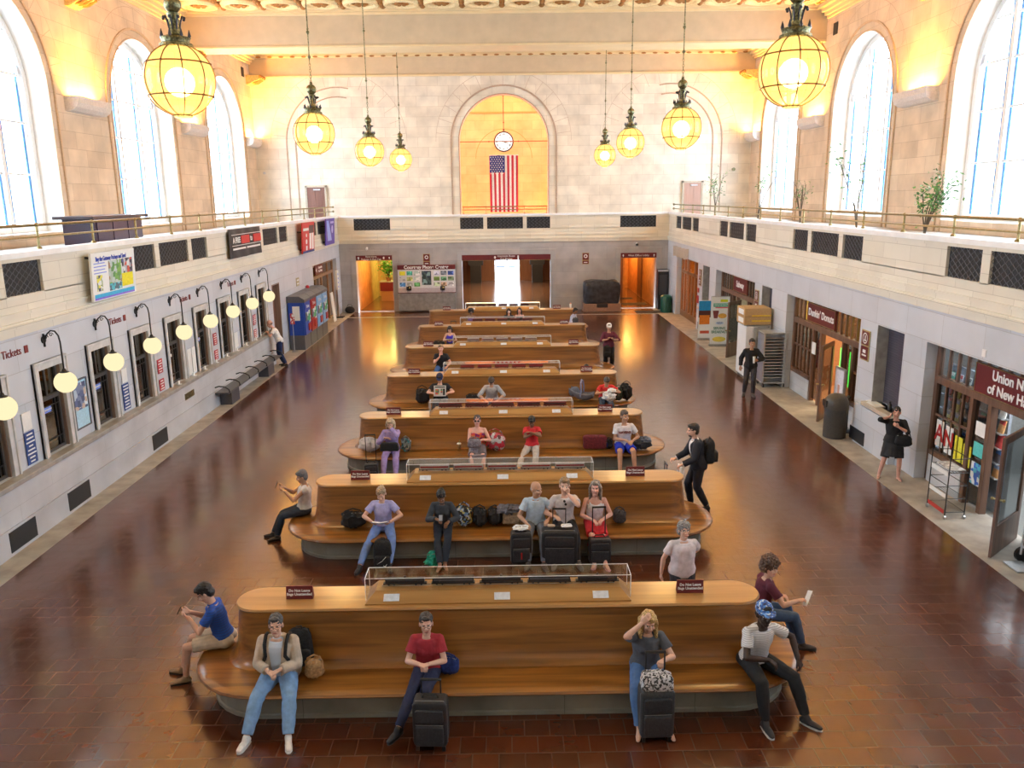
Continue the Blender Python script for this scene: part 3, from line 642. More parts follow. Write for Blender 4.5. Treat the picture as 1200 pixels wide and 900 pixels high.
MB().box(0, .03, -.85, .85, -.02, .45).build('board', M_maroon, o); text('Information\nBus Tickets', (.035, .25, .21), RL, .17, M_wtext, o, bold=.004)
MB()._add([(.035, -.75, .21), (.035, -.5, .35), (.035, -.5, .07)], [(0, 1, 2)]).build('arrow', M_wtext, o)
# things on the left wall near the machines
wallsheet('wall_sign', 35.6, 36.1, 2.5, 2.85, plain('tan_sign', (.45, .38, .22), .5), 'small square sign above the ticket machines', 'sign', 2, M_white, group=None)
wallsheet('wall_sign', 35.1, 36.4, 1.95 if 0 else 2.3, 2.45, M_greystone, 'grey framed plate under the small square sign', 'sign', 2, M_white, group=None) if 0 else None
o = empty('warning_light', (XL+.1, 37.2, 2.3), 0, 'small red signal above the ticket machines', 'light'); MB().ball((0, 0, 0), .09).build('lens', plain('red_lens', (.6, .01, .02), .3), o); MB().box(-.1, 0, -.05, .05, -.05, .05).build('mount', M_steel, o)
o = empty('stand_board', (-9.0, 43.35, 0), 0, 'white lettered board on grey stand in the far left corner', 'sign')
MB().box(-.25, .3, -.25, .25, 0, .06).build('base', M_dark, o); MB().box(-.05, .05, -.05, .05, .06, 1.5).build('post', M_steel, o); MB().box(.0, .1, -.18, .18, 1.5, 2.5).build('board', M_paper, o)
for q in range(4): MB().ball((.11, 0, 1.65+q*.22), .05, 8, 6, (.3, 1, 1)).build('symbol', M_bluew, o)
o = empty('leaning_board', (-8.95, 42.0, 0), 0, 'white board leaning by the far left doorway', 'board'); MB().obox((0, 0, .75), .02, .28, .75, Matrix.Rotation(-.08, 3, 'Y')).build('panel', M_paper, o)
# balcony posters
def bposter(y0, y1, z0, z1, label, mat, out=.10, cat='poster', name='hanging_poster'):
    root = empty(name, (XL+.08, (y0+y1)/2, z0), 0, label, cat); root.rotation_euler = (0, math.radians(3), 0); h = z1-z0; w_ = (y1-y0)/2
    MB().box(out-.05, out, -w_, w_, 0, h).build('board', mat, root); MB().box(-.14, out-.05, -w_*.8, -w_*.8+.05, .9, .95).box(-.14, out-.05, w_*.8-.05, w_*.8, .9, .95).box(-.05, out-.05, -w_*.8, w_*.8, .12, .16).build('hanger', M_dark, root); return root, w_, h, out+.003
M_pwhite = plain('poster_white', (.82, .85, .85), .4, noise=.01)
r_, w_, h, x = bposter(17.72, 19.8, 4.08, 5.12, 'white travel package poster with pictures hung on left balcony front', M_pwhite)
text('Buy the Getaway Package and Save!', (x, -.12, h-.14), RL, .14, M_blue, r_, bold=.003, sxk=.72)
pic = lambda nm, a, c, z0, z1, mt: MB().box(x, x+.004, a, c, z0, z1).build(nm, mt, r_)
pic('photo', -.28, .32, .32, .84, patches('ph_green', [(.2, .42, .1), (.4, .5, .45), (.12, .3, .1), (.35, .2, .12), (.5, .6, .6)], 8)); pic('photo', .34, .9, .5, .84, patches('ph_bike', [(.08, .1, .3), (.5, .5, .55), (.05, .05, .08), (.6, .1, .06), (.7, .75, .8)], 9))
pic('photo', .34, .9, .2, .5, plain('ph_yellow', (.85, .75, .03), .5)); pic('photo', -.28, .32, .16, .32, patches('ph_cyan', [(.1, .5, .6), (.7, .8, .85), (.1, .15, .2)], 10)); pic('photo', -.85, -.6, .2, .55, patches('ph_mix', [(.8, .75, .1), (.1, .1, .15), (.75, .8, .8), (.3, .4, .2)], 12))
pic('stripe', -.98, .95, .06, .14, plain('stripe_cyan', (.05, .45, .75), .5)); pic('stripe', -.98, .95, .02, .06, plain('stripe_violet', (.25, .15, .7), .5))
for q in range(4): pic('print', -.95, -.45+.06*(q % 2), .80-q*.07, .82-q*.07, M_bluew)
def banner_fabric(y0, y1, z0, z1, mat, out):
    mb = MB(); n = 24; g = []
    for i in range(n+1):
        row = []
        for j in range(9):
            u, v = i/n, j/8; y = y0+(y1-y0)*u; zz = z1-(z1-z0)*v
            row.append((out+.018*math.sin(9*u+4*v)*v+.012*math.sin(23*u-3*v), y+.01*math.sin(5*v), zz))
        g.append(row)
    for i in range(n):
        for j in range(8): mb.quad(g[i][j], g[i+1][j], g[i+1][j+1], g[i][j+1])
    return mb
o = empty('hanging_banner', (XL+.10, 28.85, 4.3), 0, 'black cloth banner with red and white print on left balcony', 'banner')
banner_fabric(-1.75, 1.75, 0, .96, 0, 0).build('cloth', plain('banner_black', (.03, .03, .035), .5), o, True)
text('A FREE', (.04, -1.1, .58), RL, .26, M_wtext, o, bold=.006); MB().box(.03, .045, -.62, .28, .45, .72).box(.03, .045, .75, 1.65, .45, .72).build('red_block', plain('banner_red', (.6, .03, .03), .5), o)
text('to', (.04, .5, .60), RL, .28, M_wtext, o, bold=.006); MB().box(.035, .042, -1.6, 1.65, .76, .78).box(.035, .042, -1.6, 1.65, .4, .42).build('rule', M_white, o)
MB().box(.035, .045, -1.55, -.2, .27, .33).box(.035, .045, -.05, 1.5, .27, .33).build('small_print', M_white, o)
r_, w_, h, x = bposter(36.2, 38.45, 3.86, 5.2, 'red poster with white figures hung on far left balcony', plain('poster_red', (.62, .04, .04), .4), .16)
MB().box(x, x+.004, .15, .5, .15, .85).box(x, x+.004, .62, .95, .12, .85).build('figure', M_pwhite, r_); MB().box(x, x+.003, .1, 1.0, .85, 1.2).build('figure_dark', plain('poster_dark', (.12, .06, .06), .5), r_)
MB().box(x, x+.004, -1.0, 0, .98, 1.1).ball((x, -.4, .5), .16, 10, 8, (.03, 1, .7)).ball((x, -.4, .78), .12, 10, 8, (.03, 1, .7)).box(x, x+.004, -.5, -.25, .12, .32).build('print', M_pwhite, r_); MB().box(x, x+.004, -1.1, 1.1, 0, .1).build('footer', M_navy, r_)
r_, w_, h, x = bposter(41.0, 43.1, 3.95, 5.25, 'violet blue poster hung at far end of left balcony', plain('poster_violet', (.10, .06, .42), .4), .16)
MB()._add([(x, -.9, 1.2), (x, -.4, 1.2), (x, .35, .2), (x, -.6, .2)], [(0, 1, 2, 3)]).build('light_beam', plain('poster_beam', (.35, .45, .9), .4), r_); MB().box(x+.002, x+.005, 0, .8, 1.05, 1.15).ball((x, .45, .75), .2, 10, 8, (.03, 1, 1)).build('print', plain('poster_lilac', (.6, .55, .9), .5), r_)
# dark cabinet on the left balcony
o = empty('cabinet', (-10.6, 22.0, 5.0), 0, 'dark purple brown cabinet standing on the left balcony', 'cabinet')
MB().box(-.4, .4, -1.35, 1.35, 0, .78).build('body', plain('cabinet_dark', (.05, .03, .06), .35), o, bevel=.01); MB().box(-.5, .5, -1.6, 1.6, .78, .86).build('top', plain('cabinet_top', (.06, .04, .05), .35), o, bevel=.015)
MB().box(.4, .42, -1.25, -.45, .1, .7).box(.4, .42, -.4, .4, .1, .7).box(.4, .42, .45, 1.25, .1, .7).build('door', plain('cabinet_door', (.07, .05, .10), .3), o)
# ================================================================ RIGHT WALL: shops
FX = XR+.3
M_shopglass = glass('shop_glass', (.62, .66, .68), .10)
M_frame = wood('shop_frame', (.11, .055, .035), (.19, .10, .065), .45, 'Z')
M_base = blocks('shop_base_marble', (.60, .62, .66), (.68, .70, .73), (.5, .5, .52), 'x', 1.1, .25, .35)
MAG = [(.7, .1, .1), (.8, .8, .75), (.1, .25, .6), (.85, .75, .2), (.15, .15, .18), (.75, .8, .85), (.1, .45, .3), (.8, .45, .2), (.35, .5, .75), (.08, .08, .1)]
def shop(y0, y1, label, door_y, lit, name='shop_front', back=None):
    """shopfront in an opening [y0,y1]; far side is y1. frame plane at FX"""
    root = empty(name, (FX, y0, 0), 0, label, 'shop front'); W = y1-y0
    f = MB()
    f.box(-.06, .06, 0, .12, 0, 3.07).box(-.06, .06, W-.12, W, 0, 3.07).box(-.08, .08, .12, W-.12, 2.2, 2.36).box(-.06, .06, .12, W-.12, 2.99, 3.07)
    d0, d1 = door_y
    for y in (d0-.12, d0-.75, d1, d1+.62): f.box(-.07, .07, y, y+.12, 0, 2.2)
    f.build('frame', M_frame, root, bevel=.008)
    for a, c in ((.12, d0-.75), (d1+.74, W-.12)): MB().box(-.09, .05, a, c, 0, .62).build('base_panel', M_base, root, bevel=.01); MB().box(-.1, .06, a, c, .62, .72).build('sill', M_frame, root)
    mu = MB()
    for a, c in ((.12, d0-.75), (d1+.74, W-.12)):
        n = max(2, round((c-a)/.34))
        for k in range(1, n): y = a+(c-a)*k/n; mu.box(-.03, .03, y-.022, y+.022, .72, 2.2)
        mu.box(-.03, .03, a, c, 1.48, 1.53)
    n = round((W-.24)/.34)
    for k in range(1, n): y = .12+(W-.24)*k/n; mu.box(-.03, .03, y-.025, y+.025, 2.36, 2.99)
    mu.build('glazing_bars', M_frame, root)
    MB().box(-.006, .006, .12, d0-.75, .72, 2.2).box(-.006, .006, d1+.74, W-.12, .72, 2.2).box(-.006, .006, .12, W-.12, 2.36, 2.99).box(-.006, .006, d0-.63, d0-.12, .1, 2.2).box(-.006, .006, d1+.12, d1+.62, .1, 2.2).build('pane', M_shopglass, root)
    return root, W
def shop_room(y0, y1, col, lc, power):
    struct(MB().box(XR+.36, XR+4.5, y0-.3, y0-.2, 0, 3.4).box(XR+.36, XR+4.5, y1+.2, y1+.3, 0, 3.4).box(XR+4.4, XR+4.5, y0-.2, y1+.2, 0, 3.4).box(XR+.36, XR+4.4, y0-.2, y1+.2, 3.3, 3.4).box(XR+.36, XR+4.4, y0-.2, y1+.2, -.1, 0), 'wall_shop', plain('shop_wall_%d' % int(y0), col, .7))
    area('window_display_light', (XR+.42, (y0+y1)/2, 3.2), (0, 0, 0), .12, (y1-y0)*.9, power*.45, lc)  # added fill between glass and goods, brightens the window displays
    area('shop_light', (XR+2.2, (y0+y1)/2, 3.25), (0, 0, 0), 2.5, (y1-y0)*.8, power, lc)
shop_room(11.4, 17.05, (.16, .16, .15), (.9, .95, 1), 90); shop_room(20.35, 25.85, (.4, .2, .1), (1, .75, .45), 75); shop_room(29.3, 34.8, (.3, .27, .2), (1, .9, .7), 30)
def door_leaf(root, hinge_y, hx, ang, w_, h=2.15, sgn=1, notes=()):
    """open door leaf hinged at (hx,hinge_y); ang = direction in XY plane"""
    e = empty('door_leaf', (hx, hinge_y, .02)); e.parent = root; e.rotation_euler = (0, 0, ang)
    fr = MB().box(0, .12, -.025, .025, 0, h).box(w_-.12, w_, -.025, .025, 0, h).box(.12, w_-.12, -.025, .025, h-.13, h).box(.12, w_-.12, -.025, .025, 0, .55).build('door_frame', M_frame, e, bevel=.006)
    MB().box(.12, w_-.12, -.005, .005, .55, h-.13).build('door_pane', M_shopglass, e)
    MB().tube([(w_-.06, -.08, 1.05), (w_-.06, .08, 1.05)], .02, 8).ball((w_-.06, -.09, 1.05), .03, 8, 6).ball((w_-.06, .09, 1.05), .03, 8, 6).build('door_handle', M_brass, e)
    for a, c, z0, z1, mt in notes: MB().box(a, c, -.012, -.006, z0, z1).build('door_notice', mt, e)
    return e
def sign_board(root, a, c, z0, z1, lines, size, x=-.1):
    MB().box(x, x+.05, a, c, z0, z1).build('sign', M_maroon, root)
    t = .018; MB().box(x-.008, x, a, a+t, z0, z1).box(x-.008, x, c-t, c, z0, z1).box(x-.008, x, a, c, z0, z0+t).box(x-.008, x, a, c, z1-t, z1).build('sign_trim', M_brass, root)
    text(lines, (x-.006, (a+c)/2, (z0+z1)/2), RR, size, M_wtext, root, 'sign_lettering', bold=.006)
# Union News
r1, W = shop(11.4, 17.05, 'newsstand with brown glazed front and white on maroon sign, right edge', (2.1, 3.5), 1)
sign_board(r1, 1.6, 4.1, 2.36, 2.95, 'Union News\nof New Haven', .27)
door_leaf(r1, 2.35, -.05, math.radians(-139.5), 1.26, 2.15)
mags = MB()
def small_item(name, x, y, z, sx_, sy__, sz, mat, label, cat, group):
    o = MB().box(-sx_/2, sx_/2, -sy__/2, sy__/2, 0, sz).build(name, mat, loc=(x, y, z), bevel=.003); return tag(o, label, cat, group)
# magazine racks inside news shop (behind the glass)
rk = empty('magazine_rack', (XR+.56, 15.95, 0), 0, 'tall rack of magazines behind the newsstand window', 'magazine rack')
MB().box(0, .06, -1.1, 1.1, 0, 2.6).build('back_board', plain('rack_grey', (.25, .27, .3), .5), rk)
for z in (.75, 1.05, 1.35, 1.65, 1.95, 2.2): MB().box(-.14, 0, -1.1, 1.1, z-.02, z).build('shelf', M_alum, rk)
random.seed(11)
mm = [plain('cover_%d' % i, c, .35) for i, c in enumerate(MAG)]
for r in range(6):
    for q in range(7):
        z = (.75, 1.05, 1.35, 1.65, 1.95, 2.2)[r]; y = 15.95-1.0+q*.32
        o = MB().box(-.012, .0, -.10, .10, 0, .26).build('magazine', random.choice(mm), loc=(XR+.49, y, z)); o.rotation_euler = (0, .18, 0)
        tag(o, 'magazine on the %s shelf from the top, %s from the right, in the newsstand rack' % (ORD[5-r], ORD[q]), 'magazine', 'magazines in the newsstand rack')
        MB().box(-.016, -.012, -.09, .09, .17, .24).build('masthead', random.choice(mm), o)
for i, (y, z0, z1, mt, ch, lab) in enumerate(((16.68, .85, 1.42, M_paper, 'A', 'white card with big red A in newsstand window'), (16.3, .8, 1.38, M_paper, 'N', 'white card with red letters beside the A card'), (15.93, .76, 1.28, plain('card_yellow', (.8, .75, .05), .5), '', 'yellow card in the newsstand window, wider one'), (15.6, .76, 1.2, plain('card_yellow', (.8, .75, .05), .5), '', 'narrow yellow green card in newsstand window'))):
    o = MB().box(FX-.03, FX-.02, y-.14, y+.14, z0, z1).build('window_card', mt); tag(o, lab, 'card')
    if ch: text(ch, (FX-.034, y, (z0+z1)/2), RR, .5, M_kred, o, bold=.01)
for i, (z0, z1, mt, lab) in enumerate(((1.5, 1.78, M_paper, 'white sheet taped beside the newsstand door'), (1.08, 1.36, M_teal, 'blue and yellow poster taped beside newsstand door'), (.5, .95, patches('door_ad', [(.05, .15, .6), (.75, .8, .85), (.1, .5, .7)], 10), 'blue and white poster low beside newsstand door'))):
    tag(MB().box(FX-.03, FX-.02, 11.4+3.68, 11.4+4.0, z0, z1).build('taped_poster', mt), lab, 'poster')
# empty wire magazine rack outside
rk2 = empty('wire_rack', (8.62, 15.02, 0), 0, 'black wire display rack on wheels outside the newsstand', 'rack')
fr = MB()
for x in (-.18, .2):
    for y in (-.33, .33): fr.tube([(x, y, .08), (x, y, 1.25)], .011, 6)
for z in (.14, .42, .68, .94, 1.22):
    for y in (-.33, .33): fr.tube([(-.18, y, z), (.2, y, z)], .008, 5)
    for x in (-.18, .2): fr.tube([(x, -.33, z), (x, .33, z)], .008, 5)
fr.build('wire_frame', M_black, rk2)
for z in (.14, .42, .94):
    s = MB()
    for q in range(8): s.tube([(-.18+q*.054, -.33, z), (-.18+q*.054, .33, z)], .006, 4)
    s.build('wire_shelf', M_black, rk2)
MB().box(-.19, -.185, -.3, .3, .86, .95).build('shelf_label', M_paper, rk2); MB().box(-.19, -.185, -.3, .3, .42, .5).build('shelf_label', M_paper, rk2); MB().box(-.19, -.185, -.3, .3, .10, .18).build('shelf_label', M_kred, rk2)
for x in (-.18, .2):
    for y in (-.33, .33): MB().tube([(x-.015, y, .04), (x+.015, y, .04)], .04, 12).build('wheel', M_steel, rk2)
tag(MB().box(8.5, 8.78, 14.72, 15.3, .965, .985).build('newspaper', patches('newsprint', [(.5, .48, .45), (.65, .63, .6), (.35, .33, .32)], 14)), 'newspapers lying on top shelf of wire rack', 'newspapers')
# hand truck / ladder at the right edge
ht = empty('hand_truck', (8.72, 12.55, 0), 0, 'silver hand truck standing at the newsstand door, right edge', 'hand truck')
a = MB()
for y in (-.22, .22): a.tube([(0, y, .15), (.02, y, 1.2), (.05, y*.9, 1.45)], .018, 8)
for z in (.3, .55, .8, 1.05): a.tube([(.0, -.22, z), (.0, .22, z)], .014, 6)
a.tube([(.05, -.2, 1.45), (.1, 0, 1.6), (.05, .2, 1.45)], .018, 8); a.build('frame', M_alum, ht, True)
MB().box(-.3, .02, -.2, .2, .02, .04).build('toe_plate', M_alum, ht)
for y in (-.27, .27): MB().tube([(.06, y-.03, .13), (.06, y+.03, .13)], .13, 16).build('wheel', M_black, ht)
# Dunkin' Donuts
r2, W = shop(20.35, 25.85, "coffee shop front with brown bars and Dunkin' Donuts sign", (1.6, 3.07), 1)
sign_board(r2, 2.1, 4.2, 2.42, 2.97, "Dunkin' Donuts", .30)
door_leaf(r2, 2.05, -.1, math.radians(-129), 1.0, 2.13, notes=((.2, .8, .8, 1.5, patches('door_ad2', [(.5, .08, .03), (.3, .1, .05), (.75, .7, .6), (.1, .1, .1)], 7)),))
Y0 = 20.35
ym = [(.0, .85, .02), (.9, .3, .0), (.95, .65, .05)]
dp = empty('menu_display', (FX+.22, 23.1, 0), 0, 'bright display of drinks and food behind coffee shop window', 'display')
random.seed(5)
for q in range(16):
    y = -2.5+q*.33
    if -1.0 < y < .75: continue
    y += 0; c = random.choice([(.9, .55, .1), (.3, .7, .75), (.8, .3, .1), (.6, .8, .85), (.85, .8, .6), (.7, .1, .05)])
    MB().box(-.01, .01, y, y+.2, (.95 if q % 3 else 1.2), 2.1).build('display_strip', patches('strip_%d' % q, [c, (.8, .8, .75), (c[0]*.6, c[1]*.4, c[2]*.4), (.75, .75, .72)], 6), dp)
for q, y in enumerate((-2.55, -2.25, -1.95)): MB().box(-.02, .0, y, y+.22, 2.3, 3.0).build('lit_panel', emis('lit_yellow', (1, .72, .05), 1.3), dp)
for q, y in enumerate((2.0, 2.4)): MB().box(-.02, .0, y-.3, y, 2.3, 3.0).build('lit_panel', emis('lit_orange', (1, .5, .08), .8), dp)
MB().box(-.02, .0, -1.15, -1.08, .9, 1.9).build('lit_panel', emis('lit_green', (.15, 1, .1), .9), dp); MB().box(-.02, 0, -.5, -.45, .9, 1.9).build('lit_panel', emis('lit_green', (.15, 1, .1), .9), dp)
tag(MB().box(FX-.12, FX-.1, 23.7, 23.97, 1.5, 1.85).build('door_sheet', M_paper), 'white sheet taped beside the coffee shop door', 'notice')
o = empty('poster_stand', (9.02, 21.35, 0), 0, 'white lit drink poster on stand beside coffee shop door', 'poster stand')
MB().box(-.03, .03, -.3, .3, .55, 1.6).build('frame', M_alum, o); MB().box(-.036, -.03, -.26, .26, .6, 1.55).build('poster', plain('drink_poster', (.8, .78, .85), .4), o)
MB().lathe([(.05, 0), (.07, .28)], (-.04, 0, .85), 12, (.15, 1)).build('cup_picture', plain('cup_pic', (.75, .4, .3), .4), o); MB().tube([(0, 0, 0), (0, 0, .6)], .02).box(-.15, .15, -.25, .25, 0, .03).build('base', M_steel, o)
# trash bin
tb = empty('trash_bin', (8.5, 20.25, 0), 0, 'large brown-black domed trash bin outside coffee shop', 'trash bin'); tb.scale = (.86, .86, .88)
MB().lathe([(.30, 0), (.33, .02), (.335, .85), (.34, .88)], n=28).build('barrel', plain('bin_dark', (.06, .055, .05), .5), tb, True)
MB().lathe([(.36, .88), (.36, .98), (.35, 1.08), (.30, 1.2), (.2, 1.29), (.0, 1.32)], n=28).build('dome_lid', plain('bin_lid', (.075, .062, .05), .45), tb, True); MB().box(-.37, -.33, -.14, .14, .95, 1.14).build('flap', M_black, tb)
o = empty('floor_stand', (9.0, 20.7, 0), 0, 'black round-based stand behind the domed trash bin', 'stand'); MB().lathe([(.18, 0), (.18, .03), (.03, .06), (.02, .9)], n=16).build('post', M_black, o); MB().ball((0, 0, .93), .06).build('knob', M_black, o)
# hatches
def hatch(y0, y1, label, shelf):
    root = empty('service_hatch', (XR, (y0+y1)/2, 1.15), 0, label, 'hatch', 'service hatches in the right wall'); w_ = (y1-y0)/2
    MB().box(.28, .3, -w_, w_, 0, 1.92).build('shutter', blocks('shutter_slats', (.07, .07, .10), (.09, .085, .12), (.03, .03, .04), 'x', 4, .06, .45), root)
    MB().box(.25, .28, -w_, w_*.08, 0, 1.92).build('shutter_panel', blocks('shutter_slats2', (.06, .055, .09), (.075, .07, .11), (.03, .03, .04), 'x', 4, .06, .4), root)
    MB().box(.0, .28, w_-.02, w_, 0, 1.92).build('jamb', M_greystone, root)
    if shelf: MB().box(-.2, .25, -w_-.12, w_+.14, -.10, 0).build('shelf', plain('shelf_stone', (.55, .47, .38), .4), root, bevel=.015)
    return root
hatch(18.05, 19.4, 'dark shuttered hatch with shelf above woman on phone', 1); hatch(27.35, 28.45, 'dark shuttered hatch between the two middle shops', 1); hatch(35.9, 37.15, 'pale closed hatch between far shop and corner doors', 1)
MB_ = MB().box(8.83, 8.995, 17.95, 19.9, 0, 1.02); struct(MB_, 'trim_4', M_low_x, bevel=.01)
for i, (y, lab) in enumerate(((19.65, 'black floor vent below the nearest hatch shelf'), (37.3, 'black floor vent below the far hatch shelf'))): tag(MB().box((8.815 if i == 0 else 8.98), (8.83 if i == 0 else 9.0), y-.42, y+.42, .05, .38).build('floor_vent', M_dark), lab, 'vent')
for i, (y, lab) in enumerate(((19.0, 'white papers left lying on hatch shelf'),)): tag(MB().box(8.86, 9.1, 18.85, 19.35, 1.152, 1.162).box(8.9, 9.12, 19.1, 19.5, 1.162, 1.168).build('papers', M_paper), lab, 'papers')
o = empty('bottle', (9.06, 18.55, 1.15), 0, 'small black bottle on the hatch shelf', 'bottle'); MB().lathe([(.045, 0), (.045, .14), (.02, .18)], n=12).build('body', M_black, o, True); MB().lathe([(.022, .18), (.022, .22)], n=10).build('cap', M_black, o)
# pictogram signs on the right wall
def pict(y, lab, z=2.48):
    o = empty('wall_sign', (XR-.01, y, z), 0, lab, 'sign', 'pictogram signs on the right wall')
    MB().box(-.025, 0, -.2, .2, 0, .34).box(-.025, 0, -.2, .2, -.36, -.04).build('board', M_maroon, o); MB().box(-.02, .0, -.23, .23, -.03, .37).box(-.02, 0, -.23, .23, -.39, -.05).build('border', plain('sign_gold', (.42, .33, .14), .4), o)
    torus_ = MB().rings([[(-.03, .11*math.cos(2*PI*i/20)*r, .17+.11*math.sin(2*PI*i/20)*r) for r in (1, 1.25)] for i in range(21)], False, False); torus_.box(-.03, -.026, -.02, .02, .1, .24).box(-.03, -.026, -.06, .06, .1, .13); torus_.build('symbol', M_wtext, o)
    MB().box(-.03, -.026, -.12, .12, -.28, -.24).box(-.03, -.026, -.08, .08, -.2, -.12).build('symbol', M_wtext, o)
pict(19.95, 'maroon pictogram signs left of the nearest hatch'); pict(28.95, 'maroon pictogram signs right of the far middle shop'); pict(37.55, 'small maroon signs beside the corner doors')
for i, (y, z) in enumerate(((14.95, 3.22),)): tag(MB().box(XR-.02, XR, y-.06, y+.06, z-.07, z+.07).build('wall_sensor', M_white), 'small white box on wall above newsstand sign', 'box')
# Subway shop
r3, W = shop(29.3, 34.8, 'farther brown shop front with maroon Subway sign', (1.6, 3.0), 0)
sign_board(r3, 1.6, 3.5, 2.42, 3.0, 'Subway', .34)
door_leaf(r3, 2.3, -.1, math.radians(-132), 1.05, 2.15, notes=((.15, .9, .65, 1.5, plain('grey_sheet', (.35, .36, .36), .5)),))
# breakfast banner stands
o = empty('banner_stand', (8.87, 33.4, 0), -.05, 'tall white breakfast banner stand with green band and food', 'banner stand')
MB().box(-.42, .42, -.07, .07, 0, .1).build('base', M_steel, o); MB().box(-.38, .38, -.015, .0, .08, 2.08).build('banner', M_pwhite, o); MB().tube([(-.38, 0, 2.08), (.38, 0, 2.08)], .02).build('top_rail', M_steel, o)
MB().box(-.28, .37, -.02, -.016, 1.66, 1.80).build('green_band', plain('band_green', (.02, .42, .28), .5), o); MB().box(-.2, .37, -.02, -.016, 1.60, 1.65).build('pink_band', plain('band_pink', (.7, .15, .2), .5), o)
text('BREAKFAST', (.04, -.022, 1.73), RX, .11, M_wtext, o); MB().box(0, .3, -.02, -.016, 1.86, 1.96).build('yellow_tag', plain('tag_yellow', (.7, .72, .02), .5), o)
MB()._add([(-.3, -.02, 1.5), (-.05, -.02, 1.5), (-.1, -.02, 1.18), (-.25, -.02, 1.18)], [(0, 1, 2, 3)]).build('drink_picture', plain('pic_cola', (.22, .05, .05), .5), o); MB().ball((.1, -.018, 1.28), .15, 12, 8, (1.2, .03, .7)).build('food_picture', plain('pic_food', (.75, .42, .08), .5), o)
MB().ball((0, -.018, .98), .13, 12, 8, (1.3, .02, .5)).build('bubble', plain('bubble', (.55, .68, .85), .5), o); text('NEW', (0, -.024, .98), RX, .1, M_navy, o)
text('SERVING\nBREAKFAST', (0, -.02, .68), RX, .155, plain('dark_green', (.03, .2, .13), .5), o, bold=.003, sxk=.82); MB().ball((0, -.018, .3), .2, 14, 8, (1.4, .03, .55)).build('food_picture', plain('pic_sandwich', (.7, .6, .1), .5), o)
o = empty('banner_stand', (8.62, 34.9, 0), 0, 'narrow banner stand with blue and orange pictures behind white one', 'banner stand')
MB().box(-.3, .3, -.07, .07, 0, .1).build('base', M_steel, o); MB().box(-.28, .28, -.015, .0, .08, 1.75).build('banner', M_pwhite, o)
MB().box(-.28, .28, -.02, -.016, 1.3, 1.72).build('blue_picture', plain('pic_blue', (.02, .3, .65), .5), o); MB().box(-.28, .28, -.02, -.016, 1.0, 1.3).build('dark_picture', plain('pic_dark', (.08, .02, .02), .5), o); MB().box(-.24, .2, -.021, -.018, .7, 1.1).build('orange_picture', plain('pic_orange', (.8, .22, .02), .5), o); MB().box(-.2, .2, -.021, -.018, .3, .42).build('red_picture', plain('pic_red', (.55, .08, .03), .5), o)
# tall white cabinet with boxes, tray rack
o = empty('covered_trolley', (8.42, 27.35, 0), 0, 'tall white trolley draped with a grey cloth, carton on top', 'trolley')
MB().box(-.36, .2, -.4, .6, .14, 1.85).build('body', M_white, o, bevel=.02)
cl = MB(); g = [[(-.36+.83*i/16, -.44-.03*math.sin(i*1.1+j*.4)*(.4+j*.12), 1.87-j*.17-.05*abs(math.sin(i*.35))) for j in range(9)] for i in range(5, 17)]
for i in range(11):
    for j in range(8): cl.quad(g[i][j], g[i+1][j], g[i+1][j+1], g[i][j+1])
cl.box(-.1, .47, -.44, .6, 1.85, 1.875); cl.build('cloth', plain('cloth_grey', (.38, .37, .34), .8), o, True)
for x in (-.28, .12):
    for y in (-.3, .5): MB().tube([(x, y-.02, .06), (x, y+.02, .06)], .06, 10).build('caster', M_steel, o)
M_card = plain('cardboard', (.52, .33, .15), .8, noise=.05)
for i, (z, lab) in enumerate(((1.9, 'lower cardboard carton on top of draped trolley'), (2.18, 'upper cardboard carton with yellow tape on draped trolley'))):
    o = empty('cardboard_box', (8.45, 27.4, z), 0, lab, 'box', 'cartons on the draped trolley'); MB().box(-.45, .45, -.4, .5, 0, .27).build('carton', M_card, o, bevel=.008)
    MB().box(-.2, .452, -.404, .502, .1 if i == 0 else .0, .16 if i == 0 else .05).build('tape', plain('tape_yellow', (.75, .5, .05), .4), o); MB().box(-.454, -.452, -.3, .3, .05, .22).build('label', M_paper, o)
tr = empty('tray_rack', (8.72, 26.15, 0), 0, 'tall aluminium bakery tray rack on casters, full of trays', 'tray rack')
f = MB()
for x in (-.36, .36):
    for y in (-.3, .35): f.box(x-.02, x+.02, y-.02, y+.02, .14, 1.8)
f.box(-.38, .38, -.32, .37, 1.78, 1.81).box(-.38, .38, -.32, .37, .14, .18)
for z in range(15):
    for x in (-.36, .34): f.box(x, x+.02, -.3, .35, .3+z*.1, .315+z*.1)
f.build('frame', M_alum, tr)
MB().box(-.38, -.375, -.3, .35, .2, 1.75).build('side_panel', plain('rack_side', (.3, .34, .45), .3, .6), tr)
for z in range(14): MB().box(-.33, .33, -.31, .32, .325+z*.1, .35+z*.1).build('tray', M_alum if z % 3 else plain('tray_pale', (.5, .5, .48), .4, .5), tr)
for x in (-.33, .33):
    for y in (-.27, .32): MB().tube([(x-.02, y, .07), (x+.02, y, .07)], .07, 12).build('caster', M_black, tr)
